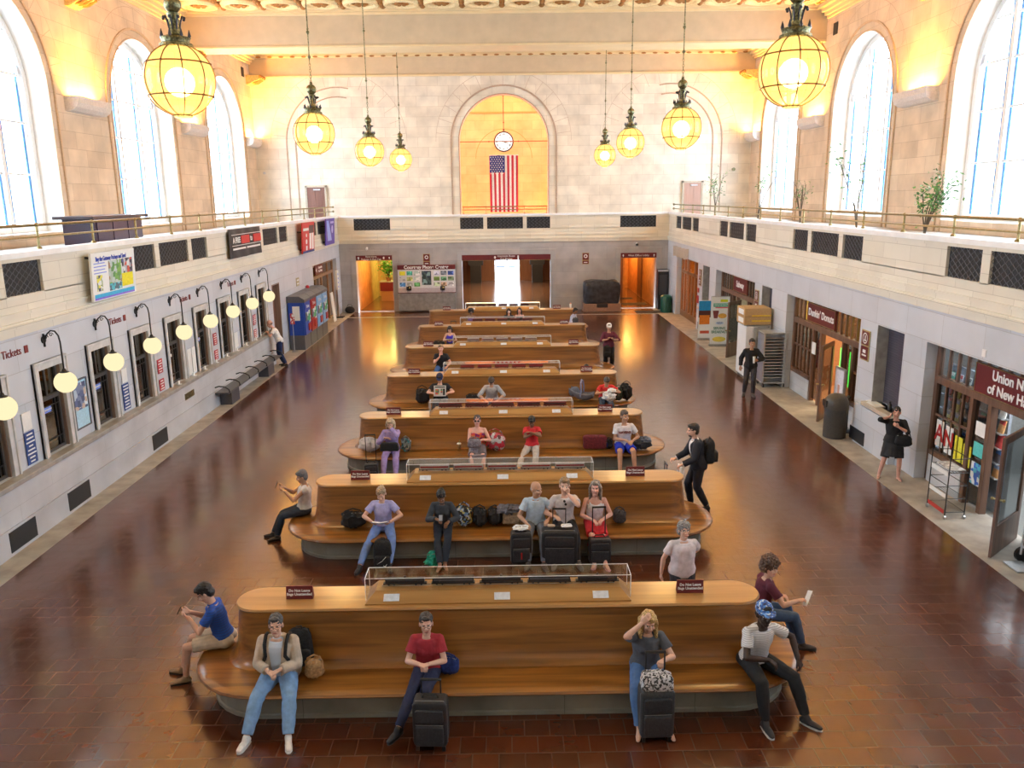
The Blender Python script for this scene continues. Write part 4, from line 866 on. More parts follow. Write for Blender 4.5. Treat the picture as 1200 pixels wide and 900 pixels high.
# corner doors
dr = struct(MB().box(FX-.05, FX+.05, 38.1, 38.3, 0, 3.1).box(FX-.05, FX+.05, 42.7, 42.9, 0, 3.1).box(FX-.05, FX+.05, 38.3, 42.7, 2.98, 3.1).box(FX-.05, FX+.05, 38.3, 42.7, 2.25, 2.4).box(FX-.05, FX+.05, 38.3, 42.7, 0, .3).box(FX-.05, FX+.05, 39.7, 39.95, 0, 3).box(FX-.05, FX+.05, 40.4, 40.6, 0, 2.3).box(FX-.05, FX+.05, 41.1, 41.35, 0, 3).box(FX-.05, FX+.05, 42, 42.1, 0, 3), 'door_5', wood('corner_oak', (.22, .10, .04), (.34, .17, .07), .4, 'Z'))
MB().box(FX-.01, FX+.01, 38.3, 42.7, .3, 2.98).build('door_glass', glass('doorglass2', (.8, .65, .4), .2), dr)
struct(MB().box(XR+.4, XR+3, 37.9, 38, 0, 3.4).box(XR+.4, XR+3, 43, 43.1, 0, 3.4).box(XR+3, XR+3.1, 38, 43, 0, 3.4).box(XR+.4, XR+3, 38, 43, 3.3, 3.4).box(XR+.4, XR+3, 38, 43, -.1, 0), 'wall_right_passage', plain('passage_wall2', (.6, .36, .14), .7))
area('passage_light', (XR+1.7, 40.5, 3.2), (0, 0, 0), 1, 3, 90, (1, .6, .2))
fl = empty('hanging_signs', (8.85, 41.6, 3.1), 0, 'row of small hanging panels over the corner doors', 'sign')
for q in range(4): MB().box(-.12, .12, -1.5+q*.85, -1.46+q*.85, 0, .5).build('panel', [M_kpale, M_paper, M_paper, M_steel][q] if 0 else plain('hang_panel', (.62, .55, .48), .5), fl)
tag(MB().box(XR-.03, XR, 37.72, 37.95, 1.75, 1.95).build('fire_alarm', M_kred), 'red fire alarm box beside corner doors', 'alarm'); tag(MB().box(XR-.05, XR, 37.75, 37.95, 1.25, 1.6).build('fire_cabinet', M_kred), 'tall red box under the fire alarm', 'box')
# ================================================================ BACK WALL
M_cfloor = plain('corridor_floor', (.10, .055, .035), .16, noise=.2, scale=2, spec=.8)
M_orangewall = plain('corridor_panelling', (.50, .24, .08), .5, noise=.1, scale=3)
M_brownwall = wood('brown_panelling', (.17, .065, .025), (.25, .10, .04), .4, 'Z')
Y1 = YB+.5
# central concourse
struct(MB().box(-5, 5, Y1, 62, -.1, .0), 'floor_concourse', M_cfloor)
c = MB().box(-5.1, -5, Y1, 62, 0, 3.5).box(5, 5.1, Y1, 62, 0, 3.5).box(-5, -.85, 62, 62.2, 0, 3.5).box(1.1, 5, 62, 62.2, 0, 3.5).box(-.85, 1.1, 62, 62.2, 2.9, 3.5).box(-5.1, -2.4, Y1-.0, Y1+.05, 0, 3.5).box(2.5, 5.1, Y1, Y1+.05, 0, 3.5).box(-2.4, 2.5, Y1, Y1+.05, 3.09, 3.5)
struct(c, 'wall_concourse', M_brownwall); struct(MB().box(-5, 5, Y1, 62.2, 3.4, 3.5), 'ceiling_concourse', plain('concourse_ceiling', (.3, .2, .12), .7))
dr = struct(MB().box(-.85, -.78, 61.95, 62.05, 0, 2.9).box(1.03, 1.1, 61.95, 62.05, 0, 2.9).box(.08, .17, 61.95, 62.05, 0, 2.9).box(-.78, 1.03, 61.95, 62.05, 2.83, 2.9).box(-.78, 1.03, 61.95, 62.05, 2.15, 2.22), 'door_6', M_alum)
MB().box(-.78, 1.03, 61.99, 62.01, .0, 2.83).build('door_glass', M_pane, dr); MB().box(-.7, .0, 61.93, 61.96, 1.0, 1.1).box(.25, 1.0, 61.93, 61.96, 1.0, 1.1).build('push_bar', M_bluew, dr)
struct(MB().box(-8, 8, 62.3, 78, -.15, -.05), 'floor_outside', plain('bright_paving', (.7, .7, .7), .8))
area('concourse_light', (0, 54, 3.35), (0, 0, 0), 5, 8, 330, (1, .65, .35))
area('daylight_door', (.12, 62.4, 1.5), (PI/2, 0, 0), 1.9, 2.8, 1, (1, 1, 1), True)
for i, x in enumerate((-2.2, 2.35)):
    o = empty('kiosk', (x, 60.5, 0), 0, ['dark freestanding kiosk in the concourse, left of bright doors', 'dark freestanding kiosk in the concourse, right of bright doors'][i], 'kiosk')
    MB().box(-.4, .4, -.2, .2, 0, 1.3).build('body', M_black, o); MB().box(-.55, .55, -.15, .15, 1.3, 2.6).build('head_panel', M_dark, o); MB().ball((0, -.16, 1.95), .28, 12, 8, (1, .1, 1)).build('emblem', M_greystone, o)
def header(name, x0, x1, z0, z1, label):
    o = empty(name, ((x0+x1)/2, YB-.0, z0), 0, label, 'sign'); w_ = (x1-x0)/2
    MB().box(-w_, w_, -.03, .04, 0, z1-z0).build('board', M_maroon, o); MB().box(-w_, w_, -.035, -.03, 0, .02).build('edge', M_brass, o); return o
def arrow(o, x, z, s, up=True):
    v = [(x, -.034, z+s), (x-s*.8, -.034, z), (x-s*.3, -.034, z), (x-s*.3, -.034, z-s), (x+s*.3, -.034, z-s), (x+s*.3, -.034, z), (x+s*.8, -.034, z)]
    MB()._add(v, [(0, 1, 2, 3, 4, 5, 6)]).build('arrow', M_wtext, o)
o = header('header_sign', -8.25, -6.25, 2.86, 3.14, 'maroon header sign over the left passage'); text('Restrooms\nBaggage & Red Cap', (-.15, -.035, .14), RX, .14, M_wtext, o); arrow(o, -.85, .14, .08); arrow(o, .85, .14, .06)
MB().box(.5, .58, -.035, -.03, .08, .2).build('symbol', M_wtext, o)
o = header('header_sign', -2.4, 2.5, 2.78, 3.09, 'wide maroon header sign over the central passage'); text('Interstate Buses\nCar Rental', (.0, -.035, .16), RX, .15, M_wtext, o, align='CENTER'); arrow(o, -.62, .16, .09); MB().box(.62, .7, -.035, -.03, .03, .26).build('symbol', M_wtext, o)
o = header('header_sign', 6.38, 8.36, 2.82, 3.1, 'maroon header sign over the right passage'); text('West Office Lobby', (0, -.035, .14), RX, .15, M_wtext, o); arrow(o, -.85, .14, .07); arrow(o, .85, .14, .07)
# left passage
struct(MB().box(-8.35, -8.25, Y1, 53, 0, 3.4).box(-6.25, -6.15, Y1, 48.9, 0, 3.4).box(-8.3, -4.6, 53, 53.1, 0, 3.4).box(-4.7, -4.6, 48.9, 53, 0, 3.4).box(-6.2, -4.6, 48.8, 48.9, 0, 3.4).box(-8.3, -4.6, Y1, 53, 3.3, 3.4), 'wall_left_corridor', M_orangewall)
struct(MB().box(-8.3, -4.6, Y1, 53, -.1, .0), 'floor_left_corridor', M_cfloor)
area('corridor_light', (-7.2, 47.6, 3.2), (0, 0, 0), 1.5, 3, 70, (1, .5, .12)); area('corridor_light', (-6.4, 52, 3.2), (0, 0, 0), 2, 1.2, 60, (.8, 1, .3))
o = empty('desk', (-6.8, 50.6, 0), 0, 'maroon and brown desk inside the left passage', 'desk'); MB().box(-.9, 1.6, -.3, .3, 0, .62).build('base', plain('desk_base', (.35, .2, .1), .5), o); MB().box(-.95, 1.65, -.34, .34, .62, 1.15).build('front_panel', M_maroon, o); MB().box(-1, 1.7, -.38, .38, 1.15, 1.2).build('top', M_greystone, o)
def leafy(name, loc, h, spread, n, ns, label, cat='plant', leaf=.05, col=(.05, .22, .04), seed=1, wood_c=(.12, .09, .06), group=None, lo=.35, pot=True):
    random.seed(seed); o = empty(name, loc, 0, label, cat, group)
    if pot: MB().lathe([(.13, 0), (.18, .20), (.19, .22), (.17, .22), (.16, .19)], n=16).build('pot', plain('pot_clay', (.3, .14, .08), .7), o, True)
    st = MB(); tips = []
    for k in range(ns):
        a = random.uniform(0, 2*PI); t_ = random.uniform(.35, 1); pts = [(0, 0, .18)]; p = Vector((0, 0, .18)); d = Vector((math.cos(a)*spread*.25, math.sin(a)*spread*.25, 1)).normalized()
        hh = h*random.uniform(.72, 1.0) if k else h
        for q in range(7):
            p = p+d*(hh-.18)/7; d = (d+Vector((math.cos(a)*spread*.12+random.uniform(-.13, .13), math.sin(a)*spread*.12+random.uniform(-.13, .13), .05))).normalized(); pts.append(tuple(p))
            if q > 1: tips.append((p.copy(), .22+.3*random.random()))
            if q in (3, 4, 5) and random.random() < .7:
                b_ = p+Vector((random.uniform(-.3, .3), random.uniform(-.3, .3), random.uniform(.15, .45)))*min(1, h/2); st.tube([tuple(p), tuple((p+b_)/2+Vector((.02, 0, .03))), tuple(b_)], [.009, .006, .003], 4); tips.append((b_, .2)); tips.append(((p+b_)/2, .2))
        st.tube(pts, [.024-.0028*i for i in range(len(pts))], 5)
    st.build('stems', plain('bark', wood_c, .8), o)
    lf = MB()
    for k in range(n):
        c, r_ = random.choice(tips)
        if c.z < h*lo: continue
        c = c+Vector([random.gauss(0, r_*.45) for _ in range(3)]); a, b_ = random.uniform(0, 2*PI), random.uniform(-.8, .8); s = leaf*random.uniform(.6, 1.3)
        u = Vector((math.cos(a)*math.cos(b_), math.sin(a)*math.cos(b_), math.sin(b_))); v = u.cross(Vector((random.uniform(-1, 1), random.uniform(-1, 1), 1))).normalized()*.42
        lf.mat(random.randint(0, 1)); lf._add([c-u*s, c-u*s*.2+v*s, c+u*s, c-u*s*.2-v*s], [(0, 1, 2, 3)])
    lf.build('leaves', [plain('leaf_%s' % name, col, .5), plain('leaf2_%s' % name, (col[0]*2.2, min(1, col[1]*1.6), col[2]*1.5), .5)], o); return o
for i, (x, lab) in enumerate(((-7.25, 'bushy green potted plant on the desk inside left passage'), (-6.0, 'smaller green potted plant at right end of passage desk'))): leafy('potted_plant', (x, 50.6, 1.2), 1.25 if i == 0 else 1.0, .7, 420, 9, lab, leaf=.11, col=(.05, .3, .03), seed=20+i)
# right passage
struct(MB().box(6.28, 6.38, Y1, 50.5, 0, 3.4).box(8.4, 8.5, Y1, 56, 0, 3.4).box(6.28, 7.35, 50.5, 50.6, 0, 3.4).box(7.3, 7.4, 50.6, 56, 0, 3.4).box(7.3, 8.5, 56, 56.1, 0, 3.4).box(6.3, 8.5, Y1, 56, 3.3, 3.4), 'wall_right_corridor', M_orangewall)
struct(MB().box(6.3, 8.5, Y1, 56, -.1, 0), 'floor_right_corridor', M_cfloor); struct(MB().box(6.42, 7.25, 50.44, 50.5, 0, 2.7), 'door_7', M_brownwall); struct(MB().box(8.34, 8.4, 50.2, 51.4, 0, 2.6).box(8.33, 8.42, 50.1, 50.2, 0, 2.7).box(8.33, 8.42, 51.4, 51.5, 0, 2.7), 'door_8', M_brown)
area('corridor_light', (7.5, 48, 3.2), (0, 0, 0), 1.5, 3, 32, (1, .5, .12)); area('corridor_light', (7.85, 53.5, 3.2), (0, 0, 0), .8, 3, 60, (1, .5, .12))
for i, (x, y, a, b_) in enumerate(((8.0, 43.9, .95, .5), (7.5, 47.3, .7, .5), (7.2, 50, .6, .35))): tag(MB().box(x-a, x+a, y-b_, y+b_, .0, .012).build('floor_mat', plain('mat_dark', (.05, .035, .03), .9)), ['dark doormat in front of the right passage', 'dark doormat just inside the right passage', 'small dark doormat deep in right passage'][i], 'mat')
# courtesy phone centre
o = empty('phone_center', (-4.37, YB, 0), 0, 'Courtesy Phone Center board with maroon header and picture cards', 'phone board')
MB().box(-1.58, 1.58, -.28, 0, .08, 1.08).build('counter', plain('grey_counter', (.27, .27, .28), .35, noise=.1, scale=5), o, bevel=.01); MB().box(-1.58, 1.58, -.26, 0, 1.08, 1.34).build('phone_panel', plain('lilac_panel', (.55, .5, .56), .5), o)
MB().box(-1.58, 1.58, -.2, 0, 1.34, 2.35).build('board', plain('board_white', (.72, .72, .74), .5), o); MB().box(-1.6, 1.6, -.24, 0, 2.35, 2.6).build('header', M_maroon, o, bevel=.03); MB().box(-1.6, 1.6, -.29, 0, 1.06, 1.09).build('trim', M_maroon, o)
text('Courtesy Phone Center', (0, -.25, 2.475), RX, .25, M_wtext, o, bold=.008)
random.seed(9)
cc = [(.85, .8, .05), (.1, .6, .5), (.6, .7, .68), None, (.5, .5, .75), (.12, .15, .2), (.05, .12, .5), (.7, .7, .72), (.55, .62, .25), (.6, .72, .7), None, (.25, .4, .1), (.1, .3, .15), (.12, .2, .1), (.1, .3, .7), (.65, .68, .66), (.1, .4, .12), None, (.4, .5, .35), (.45, .3, .2), (.7, .7, .75)]
for r in range(3):
    for q in range(7):
        if q == 3: continue
        x = (-1.33, -.93, -.53, 0, .56, .95, 1.34)[q]; c_ = cc[r*7+q]; z = 2.15-r*.31
        MB().box(x-.16, x+.16, -.21, -.2, z-.11, z+.11).build('picture_card', patches('card_%d_%d' % (r, q), [c_, tuple(min(1, v*1.5+.1) for v in c_), tuple(v*.6 for v in c_)], 7) if r+q else plain('card_y', c_, .5), o)
MB().box(-.26, .26, -.21, -.2, 1.5, 2.27).build('poster', patches('center_poster', [(.03, .05, .05), (.08, .12, .12), (.25, .4, .4), (.04, .06, .1)], 6), o)
for i, x in enumerate((-5.32, -3.46)):
    p = empty('telephone', (x, YB-.26, 1.33), 0, ['black wall telephone at left of phone board', 'black wall telephone at right of phone board'][i], 'telephone', 'telephones on the phone board')
    MB().box(-.1, .1, -.08, 0, -.12, .12).build('body', M_black, p, bevel=.02); MB().tube([(-.13, -.1, -.1), (-.13, -.1, .11)], .028, 8).build('handset', M_black, p); MB().tube([(-.12, -.1, -.1), (-.1, -.08, -.3), (-.02, -.06, -.12)], .008, 5).build('cord', M_black, p); MB().box(-.03, .06, -.085, -.08, -.0, .08).build('keypad', plain('keys_yellow', (.6, .5, .2), .5), p)
for i, (x, z) in enumerate(((-4.35, 2.62), (4.44, 2.57))):
    o = empty('wall_sign', (x, YB, z), 0, ['maroon pictogram sign above the phone board', 'maroon pictogram sign above the black covered object'][i], 'sign'); MB().box(-.17, .17, -.02, 0, .17, .55).box(-.17, .17, -.02, 0, -.04, .14).build('board', M_maroon, o); MB().box(-.19, .19, -.015, 0, .15, .57).box(-.19, .19, -.015, 0, -.06, .15).build('border', plain('sign_gold', (.42, .33, .14), .4), o)
    MB().ball((0, -.02, .38), .1, 14, 8, (1, .1, 1)).box(-.1, .1, -.025, -.02, .02, .06).build('symbol', M_wtext, o); MB().ball((0, -.028, .38), .06, 12, 6, (1, .1, 1)).build('symbol_ring', M_maroon, o)
# covered machine
o = empty('covered_machine', (5.25, 44.6, 0), 0, 'bulky object under black cover on a brown plinth, back wall', 'covered object')
MB().box(-1.02, 1.02, -.5, .55, 0, .45).build('plinth', plain('brown_plinth', (.28, .17, .12), .5, noise=.15), o, bevel=.02); MB().box(-.3, .3, -.52, -.5, .25, .45).build('recess', M_dark, o)
cm = MB(); n = 40
rs = []
for j, (z, k) in enumerate(((.45, .97), (.55, 1.0), (.8, 1.03), (1.1, 1.04), (1.4, 1.03), (1.58, .98), (1.66, .88), (1.69, .6))):
    rg = []
    for i in range(n):
        a = 2*PI*i/n; ca, sa = math.cos(a), math.sin(a); ex = .35; x = math.copysign(abs(ca)**ex, ca)*.96*k; y = math.copysign(abs(sa)**ex, sa)*.45*k
        f = 1+.03*math.sin(7*a+j)*(1 if j < 5 else .4)+.015*math.sin(13*a); rg.append((x*f, y*f, z+.03*math.sin(3*a+j)))
    rs.append(rg)
cm.rings(rs).build('cover', plain('black_cover', (.025, .026, .035), .5, noise=.3, scale=5, bump=.4), o, True)
o = empty('drinks_cabinet', (8.67, 44.99, .62), 0, 'tall black wall cabinet above the green bin in the corner', 'cabinet'); MB().box(-.29, .29, -.25, .25, 0, 1.58).build('body', M_black, o, bevel=.02); MB().box(-.2, .2, -.26, -.25, .2, 1.3).build('front_panel', plain('cab_front', (.05, .05, .055), .3), o); MB().box(-.29, .29, -.26, .0, 1.48, 1.58).build('top_band', M_alum, o)
MB().box(-.25, .25, -.2, .2, -.62, 0).build('stand', M_dark, o)
o = empty('green_bin', (8.66, 43.75, 0), 0, 'dark green slatted bin in the far right corner', 'trash bin'); MB().lathe([(.27, 0), (.29, .75), (.27, .78)], n=24).build('barrel', plain('bin_green', (.01, .09, .06), .4), o, True); MB().lathe([(.3, .78), (.29, .86), (.2, .93), (.1, .94)], n=24).build('lid', plain('bin_green2', (.012, .11, .075), .35), o, True)
g = MB()
for k in range(20): a = 2*PI*k/20; g.tube([(.28*math.cos(a), .28*math.sin(a), .03), (.30*math.cos(a), .30*math.sin(a), .75)], .014, 4)
g.build('slats', plain('bin_green', (.01, .09, .06), .4), o)
for i, (x, z) in enumerate(((-7.6, 3.5), (7.25, 3.55))): o = empty('dome_camera', (x, YB, z), 0, ['small white dome camera over the left passage', 'small black and white camera over the right passage'][i], 'camera'); MB().box(-.05, .05, -.08, 0, .0, .1).build('mount', M_white, o); MB().ball((0, -.12, 0), .07, 12, 8).build('dome', M_white if i == 0 else M_black, o)
o = tag(MB().box(-10.3, -9.95, YB-.06, YB, 7.05, 7.4).build('exit_sign', plain('exit_white', (.85, .85, .85), .4, emit=(1, .95, .9), es=.4)), 'white lit exit sign above the upper left door', 'sign'); 
o = empty('black_bag', (-8.65, 44.85, 0), 0, 'black bag on the floor in the far left corner', 'bag'); MB().ball((0, 0, .2), .25, 16, 10, (1.1, .8, .8)).build('body', M_blackfab, o, True); MB().tube([(-.15, 0, .38), (-.08, 0, .5), (.08, 0, .5), (.15, 0, .38)], .015).build('handle', M_black, o)
# clock
o = empty('hanging_clock', (0, 46.0, 9.12), 0, 'round white clock with black rim hanging in the arch', 'clock')
MB().tube([(0, -.07, 0), (0, .07, 0)], .54, 40).build('case', M_black, o, True); MB().tube([(0, -.085, 0), (0, -.06, 0)], .475, 40).build('dial', plain('dial_white', (.8, .8, .76), .4, emit=(1, 1, .95), es=.25), o)
for h in range(12):
    a = 2*PI*h/12; text(['XII', 'I', 'II', 'III', 'IIII', 'V', 'VI', 'VII', 'VIII', 'IX', 'X', 'XI'][h], (.38*math.sin(a), -.09, .38*math.cos(a)), (PI/2, a, 0), .12, M_black, o, 'numeral', bold=.004)
def hand(ang, ln, wd): d = Vector((math.sin(ang), 0, math.cos(ang))); n_ = Vector((d.z, 0, -d.x)); c0 = Vector((0, -.1, 0)); MB()._add([c0-d*.08-n_*wd, c0-d*.08+n_*wd, c0+d*ln+n_*wd*.3, c0+d*ln-n_*wd*.3], [(0, 1, 2, 3)]).build('clock_hand', M_black, o)
hand(2*PI*20/60, .38, .018); hand(2*PI*(3.33/12)+PI*.0, .26, .028)
MB().tube([(0, 0, .54), (0, 0, 2.5)], .018).ball((0, 0, .62), .05).ball((0, 0, 1.0), .04).ball((0, 0, 2.4), .06).build('hanging_rod', M_black, o, True)
# flag
fo = empty('flag', (0, 46.35, 5.38), 0, 'large United States flag hanging vertically under the clock', 'flag')
M_fr, M_fw, M_fb = plain('flag_red', (.55, .02, .05), .7), plain('flag_white', (.8, .78, .74), .7), plain('flag_blue', (.03, .04, .22), .7)
mb = MB(); x0, wd, H = -.80, 1.57/13, 3.05; ny_ = 20
def fy(x, z): return .03*math.sin(x*9+z*.5)*(1-z/H*.6)+.02*math.sin(x*17-z)
for i in range(13):
    for q in range(4):
        for j in range(ny_):
            z0, z1 = H*j/ny_, H*(j+1)/ny_; xa = x0+wd*(i+q/4); xb = xa+wd/4; tp = lambda z: 1+.03*(z/H-.5)
            canton = i < 7 and z0 >= H*.66
            mb.mat(2 if canton else (0 if i % 2 == 0 else 1)); mb.quad((xa*tp(z0), fy(xa, z0), z0), (xb*tp(z0), fy(xb, z0), z0), (xb*tp(z1), fy(xb, z1), z1), (xa*tp(z1), fy(xa, z1), z1))
mb.build('cloth', [M_fr, M_fw, M_fb], fo, True)
st = MB()
for r in range(9):
    for q in range(6 if r % 2 == 0 else 5):
        x = x0+.07+(q+(.5 if r % 2 else 0))*.135; z = H*.66+.07+r*.108; y = fy(x, z)-.015; P = []
        for k in range(10): a = PI/2+PI*k/5; rr = .042 if k % 2 == 0 else .018; P.append((x+rr*math.cos(a), y, z+rr*math.sin(a)))
        st._add(P, [tuple(range(10))])
st.build('stars', M_fw, fo)
MB().tube([(x0-.02, .0, H), (.8, .0, H)], .02).build('rod', M_fw, fo)
# ================================================================ RAILINGS, PENDANTS, SCONCES, PLANTS
def railing(label, pts, zt, zm, zb, posts, endball=True):
    o = empty('brass_railing', pts[0][:2]+(zb,), 0, label, 'railing'); q = Vector(pts[0][:2]+(zb,))
    L_ = lambda z: [tuple(Vector((x, y, z))-q) for x, y in pts]
    MB().tube(L_(zt), .028, 8).build('top_rail', M_brass, o, True); MB().tube(L_(zm), .022, 8).build('middle_rail', M_brass, o, True)
    for x, y in posts:
        p = Vector((x, y, zb))-q
        MB().tube([tuple(p), tuple(p+Vector((0, 0, zt-zb)))], .026, 8).ball(tuple(p+Vector((0, 0, zt-zb))), .045, 8, 6).ball(tuple(p+Vector((0, 0, zm-zb))), .04, 8, 6).lathe([(.06, 0), (.05, .03), (.03, .05)], tuple(p), 10).build('post', M_brass, o, True)
    if endball:
        for z in (zt, zm): MB().ball(tuple(Vector((*pts[-1], z))-q), .06, 10, 8).build('end_knob', M_brass, o)
    return o
railing('two-rail brass railing along the left balcony edge', [(-9.3, 5.5), (-9.3, 45.1)], 5.77, 5.54, 5.3, [(-9.3, 5.5+2.2*k) for k in range(18)])
railing('two-rail brass railing along the right balcony edge', [(9.2, 4.0), (9.2, 45.1)], 5.69, 5.47, 5.3, [(9.2, 3.95+2.15*k) for k in range(19)])
railing('short brass railing across the foot of the flag arch', [(-2.3, 45.55), (2.35, 45.55)], 5.68, 5.52, 5.3, [(-2.25, 45.55), (-1.03, 45.55), (1.08, 45.55), (2.3, 45.55)], False)
M_shade = glass('amber_pane', (1, .80, .42), .05, emit=(1, .60, .17), es=.80, clear=.45)
M_bulb = emis('lamp_bulb', (1, .80, .45), 14)
PN = ['nearest of left row', 'second of left row', 'third of left row', 'farthest of left row', 'nearest of right row', 'second of right row', 'third of right row', 'farthest of right row']
proto = None
for i, (x, y, z) in enumerate(((-5.04, 13.45, 8.03), (-5.02, 22.5, 7.9), (-5.02, 31.6, 7.92), (-4.98, 40.7, 8.02), (4.55, 13.45, 8.06), (4.72, 22.5, 7.92), (4.74, 31.6, 8.12), (4.88, 40.7, 8.1))):
    if proto is None:
        p = proto = empty('pendant_lamp', (x, y, z), 0); R = .53
        MB().ball((0, 0, 0), R, 32, 20).build('glass_globe', M_shade, p, True)
        MB().ball((0, 0, -.03), .22, 16, 12).build('bulb', M_bulb, p, True)
        g = MB()
        for k in range(10):
            a = 2*PI*(k+.25)/10; g.tube([((R+.006)*math.cos(a)*math.sin(t_), (R+.006)*math.sin(a)*math.sin(t_), -(R+.006)*math.cos(t_)) for t_ in [PI*(.06+.88*q/18) for q in range(19)]], .010, 5)
        for zz in (-.24, .24):
            rr = math.sqrt(R*R-zz*zz)+.008; g.rings([[((rr+.011*math.cos(b_))*math.cos(2*PI*k/40), (rr+.011*math.cos(b_))*math.sin(2*PI*k/40), zz+.011*math.sin(b_)) for b_ in [0, PI/2, PI, 3*PI/2]] for k in range(41)], False)
            for k in range(10): a = 2*PI*(k+.25)/10; g.ball((rr*math.cos(a), rr*math.sin(a), zz), .022, 6, 4)
        g.build('ribs', plain('rib_bronze', (.22, .11, .04), .4, .7), p)
        MB().lathe([(.13, -.50), (.15, -.535), (.12, -.56), (.0, -.57)][::-1], n=24).build('bottom_cap', M_bronze, p, True)
        MB().lathe([(.20, .44), (.25, .49), (.245, .53), (.20, .55), (.21, .59), (.23, .62), (.17, .64), (.10, .67), (.085, .75), (.075, .9), (.10, .97), (.05, .99)], n=24).build('crown', M_bronze, p, True)
        f = MB()
        for k in range(8):
            a = 2*PI*k/8; ca, sa = math.cos(a), math.sin(a); f.lathe([(.012, 0), (.028, .03), (.02, .06), (.005, .12)], (.215*ca, .215*sa, .61), 6)
            f.tube([(.07*ca, .07*sa, .68), (.10*ca, .10*sa, .85), (.13*ca, .13*sa, .93), (.16*ca, .16*sa, .91)], .012, 5).ball((.16*ca, .16*sa, .90), .025, 6, 5)
        f.build('ornament', plain('dark_bronze', (.05, .05, .06), .4, .7), p, True)
        MB().ball((0, 0, 1.10), .13, 20, 12).lathe([(.03, 1.22), (.045, 1.25), (.02, 1.29)], n=12).build('finial_ball', M_bronze, p, True)
        ch = MB(); zz = 1.28; k = 0
        while zz < 1.75: ch.tube([(0 if k % 2 else .022*math.cos(b_), .022*math.cos(b_) if k % 2 else 0, zz+.045*math.sin(b_)) for b_ in [PI*q/5 for q in range(11)]], .008, 4, False); zz += .07; k += 1
        ch.tube([(0, 0, 1.72), (0, 0, ZC+.01-z)], .016, 6)
        for zz in (1.9, 2.5, 2.58, 3.4, 4.2, 4.28, 5.1): ch.ball((0, 0, zz), .045 if zz in (2.5, 4.2, 1.9) else .03, 8, 6)
        ch.build('chain', M_bronze, p, True)
        KM = {}
        for c in bpy.data.objects:
            if c.parent: KM.setdefault(c.parent.name, []).append(c)
        r_ = p
    else: r_ = copy_tree(proto, None, KM); r_.location = (x, y, z)
    tag(r_, 'amber glass globe lamp on long chain, %s' % PN[i], 'pendant lamp', 'hanging globe lamps')
    l = bpy.data.lights.new('pendant_light', 'POINT'); l.energy = 45; l.color = (1, .66, .3); l.shadow_soft_size = .55; lo = bpy.data.objects.new('pendant_light', l); lo.location = (x, y, z-.65); COL.objects.link(lo)
# sconces and carved brackets
SN = ['nearest visible', 'second', 'third', 'corner']
for s in (-1, 1):
    for i, y in enumerate((9.0, 18.05, 27.1, 36.2, 44.45)):
        hl = 1.05 if i < 4 else .75
        side = 'left' if s < 0 else 'right'
        o = empty('wall_sconce', (s*UX, y, 8.9), 0, 'plaster uplight trough on upper %s wall, %s' % (side, ['nearest, past the picture edge', 'between first and second windows from camera', 'before the middle visible window', 'before the farthest window', 'in the far corner'][i]), 'wall light', 'plaster uplights on the upper walls')
        mb = MB(); rs = []
        prof = [(0, 0), (.20, .02), (.36, .12), (.42, .25), (.43, .45), (.36, .45), (.33, .30), (.0, .22)]
        mb.rings([[(-s*a, yy, b_) for a, b_ in prof] for yy in (-hl, hl)], cap=False); mb.prism([(-s*a, b_) for a, b_ in prof[:5]]+[(0, .45)], 'y', -hl-.03, -hl).prism([(-s*a, b_) for a, b_ in prof[:5]]+[(0, .45)], 'y', hl, hl+.03)
        mb.build('trough', plain('sconce_plaster', (.66, .60, .56), .7), o)
        for q in (-.5, .5): MB().tube([(-s*.1, q*hl-.22, .33), (-s*.1, q*hl+.22, .33)], .05, 8).build('tube_bulb', emis('sconce_bulb', (1, .62, .1), 9), o)
        a_ = area('sconce_light', (s*(UX-.20), y, 9.28), (PI, -s*.16, 0), .22, 1.8*hl, 130, (1, .50, .06), spread=PI*.8)
        a_.parent = o; a_.location = (-s*.2, 0, .38)
        if i < 5:
            b = empty('carved_bracket', (s*UX, y if i < 4 else 44.9, (11.76 if i == 3 else 12.04)), 0, 'gilded carved stone bracket high on the %s wall, %s' % (side, ['past the picture edge', 'first from the camera', 'above the second uplight', 'under the ceiling beam', 'in the far corner'][i]), 'bracket', 'carved brackets under the ceiling')
            mb = MB(); pr = [(0, 0), (.16, -.02), (.42, .14), (.66, .2), (.80, .32), (.78, .44), (.0, .46)]; mb.prism([(-s*a, b2) for a, b2 in pr], 'y', -.32, .32).build('body', plain('bracket_gold', (.62, .46, .2), .6, noise=.15), b, bevel=.02)
            c = MB()
            for yy in (-.22, 0, .22): c.tube([(-s*(.08+.66*q/8), yy, .02+.2*(q/8)**1.2+.03*math.sin(q)) for q in range(9)], .05, 6)
            for yy in (-.3, 0, .3): c.ball((-s*.76, yy, .36), .1, 10, 8)
            c.build('carving', M_orn, b, True)
